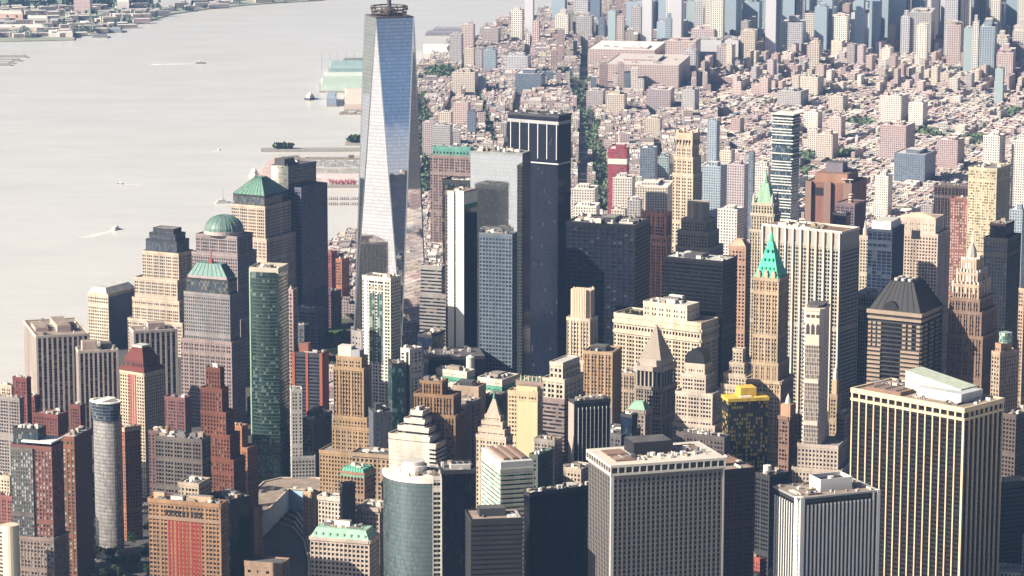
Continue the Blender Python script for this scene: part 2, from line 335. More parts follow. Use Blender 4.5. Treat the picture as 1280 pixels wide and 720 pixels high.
# cream pinstripe giant
b = Bd('office_tower', 'tall cream tower with wide dark vertical stripes and white sloping rooftop house', 'skyscraper', (1205, 512), (1066.5, 487), (1252.5, 500), D=2403)
cr = (0.62, 0.49, 0.34)
b.body(St((0.022, 0.017, 0.016), G_BLACK, b.X/8, 3.9, 0.9, 0.42, 0.2, ribs=False, bdep=0.1), roof='tan', para=0.4)
cm = plain(cr, 0.8, 0.08); ny, nx = 15, 8
for k in range(ny+1):
    y = b.y0+k*b.Y/ny; b.box('stone_pier', cm, b.x0-1.4, b.x0, y-0.55-(0.85 if k == 0 else 0), y+0.55, 0, b.H-9.0)
for k in range(1, nx+1):
    x = b.x0+k*b.X/nx; b.box('stone_pier', cm, x-0.55, x+0.55, b.y0-1.4, b.y0, 0, b.H-9.0)
m = MB(); q = 1.6
for (za, zb) in ((b.H-9.2, b.H-7.0), (b.H-2.6, b.H+1.5)):
    m.box(b.x0-q, b.x1+q, b.y0-q, b.y0+0.1, za, zb, True); m.box(b.x0-q, b.x0+0.1, b.y0+0.1, b.y1+q, za, zb, True); m.box(b.x1-0.1, b.x1+q, b.y0+0.1, b.y1+q, za, zb, True); m.box(b.x0+0.1, b.x1-0.1, b.y1, b.y1+q, za, zb, True)
b.part(m, 'crown_band', cm)
for k in range(ny+1):
    y = b.y0+k*b.Y/ny; b.box('attic_post', cm, b.x0-q+0.05, b.x0, y-0.75, y+0.75, b.H-7.0, b.H-2.6)
for k in range(1, nx+1):
    x = b.x0+k*b.X/nx; b.box('attic_post', cm, x-0.75, x+0.75, b.y0-q+0.05, b.y0, b.H-7.0, b.H-2.6)
b.rb = (b.x0+2, b.x1-2, b.y0+2, b.y1-2, b.H); x0, x1, y0, y1 = b.x0, b.x1, b.y0, b.y1
hh = b.H+0.15; X, Y = b.X, b.Y
m = MB(); m.box(x0+X*0.28, x0+X*0.85, y0+Y*0.12, y0+Y*0.52, hh, hh+8); hs = b.part(m, 'penthouse', plain((0.44, 0.46, 0.47), 0.7, 0.2))
m = MB(); m.prism([(x0+X*0.45, y0+Y*0.16), (x0+X*0.9, y0+Y*0.16), (x0+X*0.9, y0+Y*0.62), (x0+X*0.45, y0+Y*0.62)], hh+8, hh+8.1); 
xa, xb, ya, yb, yc = x0+X*0.5, x0+X*0.92, y0+Y*0.2, y0+Y*0.70, y0+Y*0.62
m = MB(); m.quad([(xa, yb, hh), (xa, ya, hh), (xa, ya, hh+9), (xa, yb, hh+17)]); m.quad([(xa, ya, hh), (xb, ya, hh), (xb, ya, hh+9), (xa, ya, hh+9)]); m.quad([(xb, ya, hh), (xb, yb, hh), (xb, yb, hh+17), (xb, ya, hh+9)])
m.quad([(xb, yb, hh), (xa, yb, hh), (xa, yb, hh+17), (xb, yb, hh+17)]); m.quad([(xa, ya, hh+9), (xb, ya, hh+9), (xb, yb, hh+17), (xa, yb, hh+17)]); b.part(m, 'sloping_screen', plain((0.46, 0.52, 0.44), 0.7, 0.3, 0.2), hs)
m = MB(); m.box(x0+X*0.1, x0+X*0.45, y0+Y*0.6, y0+Y*0.92, hh, hh+3); ct = b.part(m, 'cooling_tower', ROOFS['brown'])
for i in range(4):
    for j in range(3):
        m = MB(); m.cyl(x0+X*(0.15+0.075*i), y0+Y*(0.66+0.1*j), 1.7, hh+3, hh+3.9, 12); b.part(m, 'fan', UNIT[1], ct)
b.clutter(30, 1, big=0.8)

# white pinstripe shorter tower
b = Bd('office_tower', 'white-ribbed square tower with chamfered corners and white open-topped roof box', 'skyscraper', (998, 623.5), (967, 607), (1098, 613), D=2250)
b.body(St((0.035, 0.035, 0.042), G_BLACK, b.X/16, 3.8, 0.9, 0.4, 0.2, ribs=False, bdep=0.1), roof='tan', para=0.3)
wm = plain((0.62, 0.61, 0.60), 0.7, 0.08); c2 = 4.5
for k in range(19):
    x = b.x0+c2+k*(b.X-2*c2)/18; b.box('white_rib', wm, x-0.62, x+0.62, b.y0-1.1, b.y0, 0, b.H-(0.0 if k in (0, 18) else 5.5))
for k in range(9):
    y = b.y0+c2+k*(b.Y-2*c2)/8; b.box('white_rib', wm, b.x0-1.1, b.x0, y-0.62, y+0.62, 0, b.H-5.5)
m = MB(); m.prism([(b.x0-1.2, b.y0+c2), (b.x0-1.2, b.y0+1.5), (b.x0+1.5, b.y0-1.2), (b.x0+c2, b.y0-1.2), (b.x0+c2, b.y0+c2)], 0, b.H+1); b.part(m, 'corner_pier', wm)
m = MB(); m.box(b.x1-1.5, b.x1+1.2, b.y0-1.2, b.y0+2, 0, b.H+1); b.part(m, 'corner_pier', wm)
m = MB()
for (xa, xb, ya, yb) in ((b.x0, b.x1, b.y0-0.9, b.y0+0.3), (b.x0-0.9, b.x0+0.3, b.y0+0.3, b.y1), (b.x1-0.3, b.x1+0.9, b.y0+0.3, b.y1), (b.x0+0.3, b.x1-0.3, b.y1-0.6, b.y1)): m.box(xa, xb, ya, yb, b.H-0.6, b.H+0.8, True)
b.part(m, 'roof_rim', plain((0.3, 0.3, 0.31), 0.7, 0.2))
X, Y, h = b.X, b.Y, b.H+0.15; xa, xb, ya, yb = b.x0+X*0.36, b.x0+X*0.76, b.y0+Y*0.28, b.y0+Y*0.72
m = MB()
for (p, q, r_, s_) in ((xa, xb, ya, ya+0.6), (xa, xb, yb-0.6, yb), (xa, xa+0.6, ya+0.6, yb-0.6), (xb-0.6, xb, ya+0.6, yb-0.6)): m.box(p, q, r_, s_, h, h+10)
sc_ = b.part(m, 'plant_screen', plain((0.66, 0.66, 0.65), 0.7, 0.08)); m = MB(); m.box(xa+0.6, xb-0.6, ya+0.6, yb-0.6, h, h+7); b.part(m, 'plant_deck', BLACKM, sc_)
m = MB(); m.cyl((xa+xb)/2, (ya+yb)/2, 2.5, h+7, h+9.5, 12); b.part(m, 'fan', UNIT[2], sc_)
b.rb = (b.x0+1, b.x1-1, b.y0+1, b.y1-1, b.H); b.clutter(22, 5, big=0.7)

# curved glass tower
D17 = 2270
b = Bd('office_tower', 'quarter-round blue-green glass tower with white crown and gold sunlit stripe', 'skyscraper', (541, 597.5), l=None, r=(551, 596), D=D17, dep=38, t=6)
R = 36.0; cx, cy = b.x0, b.y0+R
n = 22; arc = [(cx+R*math.cos(math.radians(a)), cy+R*math.sin(math.radians(a))) for a in np.linspace(180, 271, n)]
pts = arc+[(b.x0, b.y1), (b.x0-R, b.y1)]
gg = glass((0.15, 0.195, 0.205), metal=0.8, rough=0.42, blind=0.0, spn=(0.12, 0.17, 0.18), sph=0.35, tilt=0.002, tv=0.15)
m = MB(); m.prism(pts, 0, b.H-4.5, 1.5, 3.7, True); b.part(m, 'curved_glazing', gg)
cen = (b.x0-R*0.2, b.y0+R*0.8)
grow = lambda P, d: [(p[0]+(p[0]-cx)/max(1e-6, math.hypot(p[0]-cx, p[1]-cy))*d if i < n else p[0], p[1]+(p[1]-cy)/max(1e-6, math.hypot(p[0]-cx, p[1]-cy))*d if i < n else p[1]) for i, p in enumerate(P)]
m = MB(); m.prism(grow(pts, 0.8), b.H-4.4, b.H, 3, 3.8, True); b.part(m, 'crown_band', WHITEM)
stw = St(WHITE, G_BLACK, b.X/2, 3.75, 0.96, 0.55, 0.35, bdep=0.35, var=0.08)
b.body(stw, z1=b.H, b=(b.x0+0.3, b.x1, b.y0, b.y1), sides='FR'); b.box('edge_fin', WHITEM, b.x1-0.4, b.x1+0.8, b.y0-0.8, b.y0, 0, b.H)
b.foot(b.x0-R, b.x0, b.y0, b.y1)
m = MB(); m.cyl(b.x0-R*0.35, b.y0+R*0.62, 10, b.H, b.H+6, 24); d_ = b.part(m, 'rooftop_drum', LIGHTM); m = MB(); m.cyl(b.x0-R*0.35, b.y0+R*0.62, 8, b.H+6, b.H+9, 24); b.part(m, 'drum_cap', UNIT[0], d_)
b.rb = (b.x0-R*0.8, b.x1-1, b.y0+4, b.y1-3, b.H); b.roof = b.root; b.clutter(9, 4)
b = Bd('office_tower', 'plain black glass block right behind the curved glass tower', 'skyscraper', (552, 590), r=(594, 585), D=2335, dep=34, t=8)
b.body(cwall(G_BLACK), roof='tar').clutter(5)
m = MB(); m.box(b.x0+8, b.x0+24, b.y0+6, b.y0+16, b.H+0.1, b.H+4); p_ = b.part(m, 'cooling_tower', UNIT[0])
for k in range(3): m = MB(); m.cyl(b.x0+11+5*k, b.y0+11, 2, b.H+4, b.H+5, 12); b.part(m, 'fan', BLACKM, p_)

b = Bd('office_tower', 'low black slab with tan roof terrace beside the curved glass tower', 'skyscraper', (589, 651), (582, 627), (653, 647), D=2240)
b.body(band((0.035, 0.033, 0.035), 5, 3.8, 0.35, 0.3, G_BLACK), roof='tan'); b.pent(0.2, 0.72, 0.35, 0.75, 6, DARKMET, 'tar'); b.pent(0.74, 0.98, 0.1, 0.7, 0.8, LIGHTM, 'white', name='roof_hatch'); b.clutter(4)
b = Bd('office_tower', 'broad black block between the tan-roofed black slab and the waffle-grid slab', 'skyscraper', (662, 618), (655, 610), (748, 604), D=2345)
b.body(cwall(G_BLACK, (0.03, 0.03, 0.04)), roof='tar').clutter(16, 2)
b = Bd('office_tower', 'dark red-brown block half hidden behind the waffle-grid slab', 'office block', (905, 589), (872, 575), (943, 586), D=2420, t=22)
b.body(pier((0.075, 0.04, 0.04), 3, 3.8, 0.4, 0.4, 0.3, G_BLACK), roof='tan'); b.pent(0.3, 0.9, 0.3, 0.7, 2, DARKMET, 'brown'); b.clutter(3)

# yellow patterned tower
b = Bd('office_tower', 'black tower scattered with bright yellow window panels and yellow roof box', 'skyscraper', (911, 503), (903, 492), (960, 499), D=2600)
yg = glass((0.012, 0.012, 0.02), blind=0.42, bcol=(0.78, 0.58, 0.08), rough=0.25); YEL = plain((0.60, 0.41, 0.07), 0.75, 0.4, 0.3)
b.body(St((0.02, 0.02, 0.028), yg, 2.3, 3.6, 0.7, 0.72, 0.18, bdep=0.2), roof=YEL, top_h=0.5, para=0.3, sides='FRL')
stl = St((0.55, 0.38, 0.06), G_BLACK, 3, 3.6, 0.55, 0.55, 0.4)
m = MB(); m.box(b.x0-1, b.x1+1, b.y0-1, b.y1+1, b.H+0.3, b.H+3.2, True); p_ = b.part(m, 'roof_slab', YEL)
m = MB(); m.box(b.x0+b.X*0.35, b.x0+b.X*0.75, b.y0+6, b.y0+20, b.H+3.2, b.H+11); b.part(m, 'penthouse', YEL, p_); m = MB(); m.box(b.x0+b.X*0.3, b.x0+b.X*0.6, b.y0+1, b.y0+5, b.H+3.2, b.H+4.4); b.part(m, 'roof_hatch', WHITEM, p_)

# green and white banded tower
b = Bd('office_tower', 'white and green striped office block with brown roof, next to the ziggurat tower', 'skyscraper', (626, 578), (602, 555), (666, 574), D=2400)
b.body(band((0.58, 0.58, 0.50), 5, 3.8, 0.42, 0.5, glass((0.03, 0.10, 0.09), blind=0.25, bcol=(0.14, 0.28, 0.25))), z1=b.H-7, roof='brown'); b.box('top_band', plain((0.5, 0.53, 0.52), 0.7, 0.1), b.x0, b.x1, b.y0, b.y1, b.H-6.9, b.H)
b.rb = (b.x0+1.5, b.x1-1.5, b.y0+1.5, b.y1-1.5, b.H)
for k in range(3):
    m = MB(); x = b.x0+b.X*(0.16+0.28*k); m.box(x, x+b.X*0.13, b.y0+b.Y*0.1, b.y0+b.Y*0.9, b.H, b.H+2.2); b.part(m, 'roof_ridge', ROOFS['brown'])
# ziggurat
b = Bd('office_tower', 'pale stone tower ending in a stepped pyramid above a colonnade', 'skyscraper', (632, 548), (595.5, 545), (640, 543), D=2520, t=66)
st = mas((0.55, 0.45, 0.35), 3.2, 3.9, 0.4, 0.5)
b.body(st, roof='tan'); z = b.H; W = (b.x0, b.x1, b.y0, b.y1); f = lambda k: (W[0]*k, W[1]*k, W[2]*k, W[3]*k)
for k, (s0, h) in enumerate(((0.86, 7), (0.68, 6), (0.5, 5))):
    bx = f(s0); b.body(mas((0.55, 0.45, 0.35), 2.6, h, 0.5, 0.6, 0.5), z+h, z+0.1, bx, 'tan', 0.4, 'stepped_tier'); z += h+0.1
b.hip('pyramid_roof', plain((0.38, 0.33, 0.28)), f(0.46), z, z+14, 0.18, 0.18)
m = MB(); m.cyl(0, 0, 1.3, z+14, z+19, 10, 0.4); b.part(m, 'finial', VERD)

# green mansard block at the bottom
b = Bd('office_block', 'stone block with pale green copper mansard roof at the bottom edge', 'office block', (461, 677), (388, 675), (473, 665), D=2450, t=74)
b.body(mas((0.56, 0.46, 0.40), 3.6, 3.9, 0.5, 0.5, 0.5), z1=b.H, roof='tan', para=0.6, cornice=0.6)
m = MB(); X0, X1, Y0, Y1 = b.x0, b.x1, b.y0, b.y1
m.prism([(X0, Y0), (X1, Y0), (X1, Y1), (X0, Y1)], b.H+0.6, b.H+8, 3, 3.8, True, [(X0+4, Y0+4), (X1-4, Y0+4), (X1-4, Y1-4), (X0+4, Y1-4)]); rf = b.part(m, 'mansard_roof', plain((0.27, 0.44, 0.35), 0.7, 0.45, 0.3))
for k in range(8):
    y = Y0+4+k*(b.Y-8)/7; m = MB(); m.box(X0+0.7, X0+3.2, y-0.8, y+0.8, b.H+2.2, b.H+4.6); b.part(m, 'dormer', plain((0.24, 0.42, 0.34), 0.7, 0.2), rf)
for k in range(2):
    x = X0+6+k*(b.X-12); m = MB(); m.box(x-0.8, x+0.8, Y0+0.7, Y0+3.2, b.H+2.2, b.H+4.6); b.part(m, 'dormer', plain((0.24, 0.42, 0.34), 0.7, 0.2), rf)
b.rb = (X0+5, X1-5, Y0+5, Y1-5, b.H+8); b.roof = rf; b.pent(0.2, 0.5, 0.35, 0.68, 6, LIGHTM, 'tan'); b.clutter(10, 1)

# wide orange brick block with red centre
b = Bd('office_block', 'orange brick block with a red middle panel and arcaded top floor', 'office block', (275, 632), (186, 629), (283, 624), D=2400, t=72)
OB = (0.34, 0.19, 0.10); b.body(mas(OB, 3.3, 3.7, 0.45, 0.48, 0.5), roof='brown', para=1.5, cornice=0.4)
m = MB(); ya, yb = b.y0+b.Y*0.28, b.y0+b.Y*0.72
za, zb = b.H-b.H*0.62, b.H-16
npan = 8; nfl = round((zb-za)/3.7); redm = plain((0.25, 0.035, 0.028), 0.8, 0.2)
for k in range(npan+1):
    y = ya+k*(yb-ya)/npan; m.box(b.x0-0.85, b.x0, y-0.75, y+0.75, za, zb, True)
for k in range(nfl+1):
    z = za+k*(zb-za)/nfl; m.box(b.x0-0.75, b.x0, ya, yb, z-0.85, z+0.85, True)
b.part(m, 'red_panel', redm)
b.box('string_course', plain((0.25, 0.17, 0.12), 0.8, 0.2), b.x0-1.3, b.x1+1.0, b.y0-1.0, b.y1, b.H-15.5, b.H-12.5)
for k in range(9):
    y = b.y0+b.Y*(0.27+0.06*k); m = MB(); m.box(b.x0-1.0, b.x0-0.5, y-1, y+1, b.H-11.5, b.H-7.2, True); m.cyl(b.x0-0.75, y, 0.1, b.H-7.2, b.H-6.2, 8); b.part(m, 'arched_window', BLACKM)
b.pent(0.3, 0.75, 0.15, 0.45, 5, TANM, 'grey'); b.pent(0.3, 0.8, 0.55, 0.72, 3.5, UNIT[0], 'grey'); b.pent(0.2, 0.6, 0.8, 0.95, 6, TANM, 'grey'); b.clutter(14, 2)
b = Bd('office_block', 'black slab with white rooftop ducts standing behind the orange brick block', 'office block', (287, 626), (262, 600), (312, 604), D=2475, t=40)
b.body(cwall(G_BLACK), roof='tar').clutter(14, 7, big=1.3)
b = Bd('office_block', 'brown windowless flank wall beside the tunnel garage', 'office block', (318, 636), (303, 618), (327, 629), D=2490, t=40); b.body(mas((0.26, 0.15, 0.10), 6, 5, 0.1, 0.2), roof='brown')
b = Bd('office_block', 'dark stone hotel block crowded with rooftop machines above the orange brick block', 'office block', (252, 551), (194, 552), (262, 535), D=2560, t=70)
b.body(mas((0.15, 0.125, 0.12), 3, 3.6, 0.45, 0.5, 0.4, G_BLACK), roof='tar').clutter(18, 3, 1, big=1.5)
b = Bd('office_block', 'small buff annex with arched top windows on the dark stone hotel side', 'office block', (248, 606), (223, 606), (262, 590), D=2470, t=70); b.body(mas(BEIGE, 3, 3.8, 0.45, 0.5), roof='grey').clutter(3)

# left residential towers
b = Bd('apartment_tower', 'brick and glass apartment tower with white roof canopy at lower left corner', 'apartment tower', (64, 559), (14, 561), (78, 545), D=2480, t=72)
bg_ = glass((0.05, 0.055, 0.06), blind=0.35, bcol=(0.3, 0.31, 0.3), rough=0.15)
b.body(St((0.22, 0.085, 0.075), bg_, 3.2, 3.3, 0.55, 0.55, 0.3, var=0.15), z1=b.H-1, roof='grey')
gl2 = glass((0.06, 0.08, 0.085), blind=0.3, bcol=(0.3, 0.36, 0.36), rough=0.12)
b.body(St((0.15, 0.13, 0.13), gl2, 2.4, 3.3, 0.75, 0.68, 0.2), z1=b.H-3, b=(b.x0-1.5, b.x0-0.5, b.y0+b.Y*0.45, b.y1), sides='L', name='glazed_bay')
b.box('canopy', LIGHTM, b.x0-2, b.x1+1, b.y0-1, b.y0+b.Y*0.72, b.H+3, b.H+4.4)
b.body(cwall(glass((0.02, 0.035, 0.05), mull=(0.2, 0.2, 0.2))), z1=b.H+13, z0=b.H+0.2, b=(b.x0+2, b.x1-4, b.y0+b.Y*0.35, b.y1-1), roof='tar', name='glazed_crown'); b.clutter(5)
b.tier(St((0.27, 0.2, 0.18), bg_, 3.0, 3.3, 0.5, 0.6, 0.35), b.zpx(674), dl=6, df=3, dr=0, db=12, name='podium_wall')
b = Bd('apartment_tower', 'slim orange brick tower with green glass strips and tiled roof, second from lower left corner', 'apartment tower', (93, 548), (77, 546), (114, 535), D=2560)
b.body(St((0.26, 0.10, 0.06), glass((0.06, 0.09, 0.075), blind=0.3, bcol=(0.3, 0.34, 0.28)), 3.5, 3.3, 0.6, 0.55, 0.3), roof='white', sides='L'); b.box('flank_wall', plain((0.14, 0.075, 0.075), 0.85, 0.2), b.x0+0.2, b.x1+0.3, b.y0-0.3, b.y1, 0, b.H+1.2)
rf = MB(); rf.box(b.x0+1, b.x1-1, b.y0+1, b.y1-1, b.H+1.2, b.H+1.5); b.roof = b.part(rf, 'roof', ROOFS['white']); b.rb = (b.x0+1, b.x1-1, b.y0+1, b.y1-1, b.H+1.4); b.clutter(9, 1)
b = Bd('apartment_tower', 'silver round-fronted tower topped by a tilted oval of dark blue glass', 'apartment tower', (141, 522), l=(112, 523), r=(152, 515), D=2620, t=62)
pts = []; X, Y = b.X, b.Y
pts = [(b.x1, b.y0), (b.x1, b.y1)]+[(b.x0+6+(X*0.5)*0-(Y/2.6)*math.sin(math.radians(a))*0.55, (b.y0+b.y1)/2+Y/2*math.cos(math.radians(a))) for a in np.linspace(0, 180, 13)]
sg = glass((0.34, 0.33, 0.33), metal=0.5, rough=0.35, blind=0.06, bcol=(0.4, 0.39, 0.38), spn=(0.24, 0.23, 0.235), sph=0.4, tilt=0.003, tv=0.3)
m = MB(); m.prism(pts, 0, b.H, 2.2, 3.4); b.part(m, 'curved_wall', sg); b.rb = (b.x0, b.x1, b.y0, b.y1, b.H); b.roof = b.root
ov = lambda k, dy=0: [(X*0.62*k*math.cos(q)+0, Y*0.5*k*math.sin(q)) for q in np.linspace(0, 2*math.pi, 25)[:-1]]
m = MB(); m.prism(ov(1.04), b.H-4, b.H+12, 2, 3, False, ov(1.22)); ovl = b.part(m, 'oval_crown', glass((0.02, 0.035, 0.06), blind=0.05, spn=(0.10, 0.12, 0.15), sph=0.3))
m = MB(); m.prism(ov(1.23), b.H+12, b.H+13.2, 2, 3, True, ov(1.23)); rm = b.part(m, 'crown_rim', LIGHTM, ovl)
m = MB(); m.prism(ov(1.0), b.H+13.2, b.H+13.4, 2, 3, True); b.part(m, 'crown_deck', ROOFS['grey'], ovl)
for k in range(7): m = MB(); m.box(-9+k*3, -7.4+k*3, -4, 5, b.H+13.4, b.H+14.4); b.part(m, 'roof_beam', UNIT[2], ovl)
b = Bd('apartment_tower', 'orange brick apartment slab just right of the silver oval-topped tower', 'apartment tower', (156, 536), (152, 533), (175, 529), D=2690, t=35)
b.body(mas((0.33, 0.13, 0.065), 3.4, 3.3, 0.42, 0.5, 0.3), roof='brown').clutter(4)
b.box('cornice', TANM, b.x0-0.8, b.x1+0.8, b.y0-0.8, b.y1, b.H-3, b.H+0.5)
b = Bd('apartment_tower', 'cream and red brick tower with a flared red hipped crown', 'apartment tower', (180, 468), (150, 464), (204, 461), D=2850, t=55)
b.body(mas((0.55, 0.45, 0.33), 3.2, 3.3, 0.45, 0.5, 0.3), roof='brown', cornice=0.4)
m = MB()
for k in range(4): m.box(b.x0-0.5, b.x0, b.y0+b.Y*(0.36+0.085*k)-0.9, b.y0+b.Y*(0.36+0.085*k)+0.9, 0, b.H, True)
b.part(m, 'red_strip', plain((0.25, 0.05, 0.05), 0.85, 0.2))
h = b.H+1.5; b.hip('flared_eave', REDB, (b.x0-1.5, b.x1+1.5, b.y0-1.5, b.y1+1.5), h, h+4, 0.84, 0.84)
b.body(mas((0.16, 0.05, 0.05), 3, 3, 0.6, 0.6), h+10, h+3.9, (b.x0*0.76, b.x1*0.76, b.y0*0.76, b.y1*0.76), 'brown', 0.3, 'attic_wall')
b.hip('red_crown', REDB, (b.x0*0.82, b.x1*0.82, b.y0*0.82, b.y1*0.82), h+10.3, h+22, 0.5, 0.5); m = MB(); m.box(-6, 6, -6, 6, h+22, h+24); b.part(m, 'crown_cap', UNIT[0])

# riverside white slabs
GW = (0.62, 0.52, 0.47); gws = St(GW, glass((0.04, 0.032, 0.035), blind=0.25, bcol=(0.2, 0.17, 0.17)), 5.2, 2.95, 0.62, 0.55, 0.9, bdep=0.12, sp=(0.12, 0.09, 0.09))
grp = 'white striped riverside apartment slabs'
b = Bd('apartment_slab', 'widest white striped apartment slab, nearest the open river', 'apartment slab', (46, 421), (31, 415), (110, 413), D=3150, t=17, group=grp); b.body(gws, roof='tan'); b.pent(0.45, 0.72, 0.2, 0.8, 7, plain((0.45, 0.36, 0.32)), 'tan'); b.pent(0.05, 0.3, 0.3, 0.7, 4, plain((0.45, 0.36, 0.32)), 'tan'); b.clutter(12, 2)
b = Bd('apartment_slab', 'lower white striped wing stepping down from the widest slab', 'apartment slab', (99, 440), (96, 437), (146, 437), D=3120, t=14, group=grp); b.body(gws, roof='tan'); b.pent(0.1, 0.5, 0.2, 0.8, 9, plain((0.5, 0.4, 0.36)), 'tan'); b.pent(0.62, 0.9, 0.3, 0.9, 6, DARKMET, 'tar'); b.clutter(10, 4)
b = Bd('apartment_slab', 'narrower white striped slab rising behind the red hipped crown', 'apartment slab', (168, 415), (163, 411), (220, 410), D=3080, t=17, group=grp); b.body(gws, roof='tan'); b.pent(0.35, 0.75, 0.2, 0.8, 7, plain((0.45, 0.36, 0.32)), 'tan'); b.clutter(9, 4)
# low riverside
for (lab, c, l, r, D, wall, ro) in (
    ('small red brick block at the far left edge with a green roof frame', (33, 474), (16, 473), (38, 470), 2900, (0.2, 0.055, 0.055), 'tar'),
    ('grey apartment block at the left picture edge beside a red one', (24, 499), (-6, 500), (29, 494), 2790, (0.3, 0.26, 0.26), 'grey'),
    ('pale buff block by the river with a dark roof pavilion', (14, 483), (-8, 480), (20, 478), 2960, CREAM, 'tan'),
    ('low wine-red brick block in front of the widest white slab', (72, 520), (42, 518), (84, 512), 2840, (0.2, 0.06, 0.055), 'brown'),
    ('small red brick house with steep gable below the white slabs', (100, 508), (88, 506), (106, 503), 2890, (0.22, 0.065, 0.055), 'brown'),
    ('narrow red block between the grey one and the wine-red one', (44, 497), (33, 496), (50, 493), 2920, (0.21, 0.06, 0.06), 'brown'),
    ('mauve brick tower with dark roof right of the red-crowned tower', (231, 499), (206, 497), (238, 493), 2840, (0.2, 0.085, 0.09), 'tar'),
    ('low cream block on the left edge below the grey apartments', (12, 597), (-20, 595), (18, 590), 2600, CREAM, 'grey'),
    ('low dull red block on the left edge under the cream one', (16, 622), (-20, 622), (22, 614), 2560, (0.25, 0.09, 0.08), 'brown'),
    ('plum coloured block wedged behind the dark stone hotel', (204, 541), (186, 540), (212, 534), 2760, (0.16, 0.09, 0.09), 'tar')):
    b = Bd('apartment_block', lab, 'apartment block', c, l, r, D=D, t=66); b.body(mas(wall, 3.1, 3.2, 0.42, 0.5, 0.3), roof=ro).clutter(5, 1)
b = Bd('apartment_block', 'buff block with a round-cornered front at the very bottom left', 'apartment block', (14, 662), (-16, 655), (18, 655), D=2440, t=60); b.body(band((0.55, 0.5, 0.4), 4, 3.3, 0.5, 0.4), roof='grey').clutter(4)
m = MB(); m.cyl(b.x0+4, b.y0+4, 7, 0, b.H+3, 20); b.part(m, 'rounded_corner', plain((0.55, 0.5, 0.4), 0.8, 0.1))

# red brick stepped tower
b = Bd('apartment_tower', 'deep red brick stepped skyscraper with a narrow square top', 'skyscraper', (277, 488), (251, 484), (285, 480), D=2640, t=66)
RB = (0.185, 0.062, 0.04); st = mas(RB, 3, 3.5, 0.35, 0.5, 0.3); b.body(st, roof='brown'); b.body(st, b.H+19, b.H+0.1, (b.x0*0.55, b.x1*0.62, b.y0*0.72, b.y1*0.6), 'brown', 0.8)
b.tier(st, b.zpx(517), dr=3, df=4, dl=0.5); b.tier(st, b.zpx(545), dl=1, dr=5, df=8, db=1); b.tier(st, b.zpx(575), dl=2, dr=7, df=12, db=2); b.clutter(3)
b = Bd('apartment_tower', 'orange stepped wing at the foot of the deep red stepped skyscraper', 'office block', (302, 534), (287, 532), (309, 528), D=2700, t=60); st = mas((0.38, 0.16, 0.08), 3, 3.5, 0.4, 0.5, 0.3); b.body(st, roof='brown'); b.tier(st, b.zpx(560), df=8, dl=3, dr=4)
b.clutter(3)

# curved green glass residential
b = Bd('apartment_tower', 'slender green glass apartment tower with slanted open crown and curved flank', 'skyscraper', (348, 337), (312, 331), (360, 319), D=2880)
gp = glass((0.014, 0.030, 0.031), blind=0.12, bcol=(0.10, 0.14, 0.13), rough=0.1, mull=(0.04, 0.07, 0.06), mw=0.12)
X0, X1, Y0, Y1 = b.x0, b.x1, b.y0, b.y1; bul = [(X0-3.2*math.sin(math.pi*k/10), Y1+(Y0-Y1)*k/10) for k in range(11)]
m = MB(); m.prism([(X1, Y0), (X1, Y1)]+bul, 0, b.H-3, 2.4, 3.5); b.part(m, 'curved_glazing', gp)
m = MB(); nf = int(b.H/3.5)
for k in range(nf):
    z = 4+k*3.5
    if z > b.H-7: break
    for i in range(10):
        p, q = bul[i], bul[i+1]; m.quad([(p[0]-0.5, p[1], z), (q[0]-0.5, q[1], z), (q[0]-0.5, q[1], z+0.7), (p[0]-0.5, p[1], z+0.7)]); m.quad([(p[0]-0.5, p[1], z+0.7), (q[0]-0.5, q[1], z+0.7), (q[0]+0.2, q[1], z+0.7), (p[0]+0.2, p[1], z+0.7)])
    m.box(X0+0.2, X1+0.3, Y0-0.3, Y0, z, z+0.7)
b.part(m, 'floor_edges', plain((0.055, 0.085, 0.078), 0.5, 0.15))
b.box('edge_fin', plain((0.36, 0.52, 0.34), 0.4, 0.1), X0-0.5, X0+1.6, Y1-0.6, Y1+0.6, 0, b.H)  # bright green strip paints the sunlit edge of the curved side
m = MB(); 
for (p, q, r_, s_) in ((X0-0.6, X0, Y0, Y1), (X0, X1+0.3, Y0-0.3, Y0+0.3), (X1-0.3, X1+0.3, Y0+0.3, Y1), (X0, X1-0.3, Y1-0.3, Y1+0.3)): m.box(p, q, r_, s_, b.H-4, b.H+1.5, True)
b.part(m, 'crown_screen', plain((0.45, 0.42, 0.36), 0.6, 0.1)); rf = MB(); rf.quad([(X0, Y0, b.H-2.5), (X1, Y0, b.H-2.5), (X1, Y1, b.H-2.5), (X0, Y1, b.H-2.5)]); b.roof = b.part(rf, 'roof', ROOFS['tan']); b.rb = (X0+1, X1-1, Y0+1, Y1-1, b.H-2.5); b.clutter(8, 1)

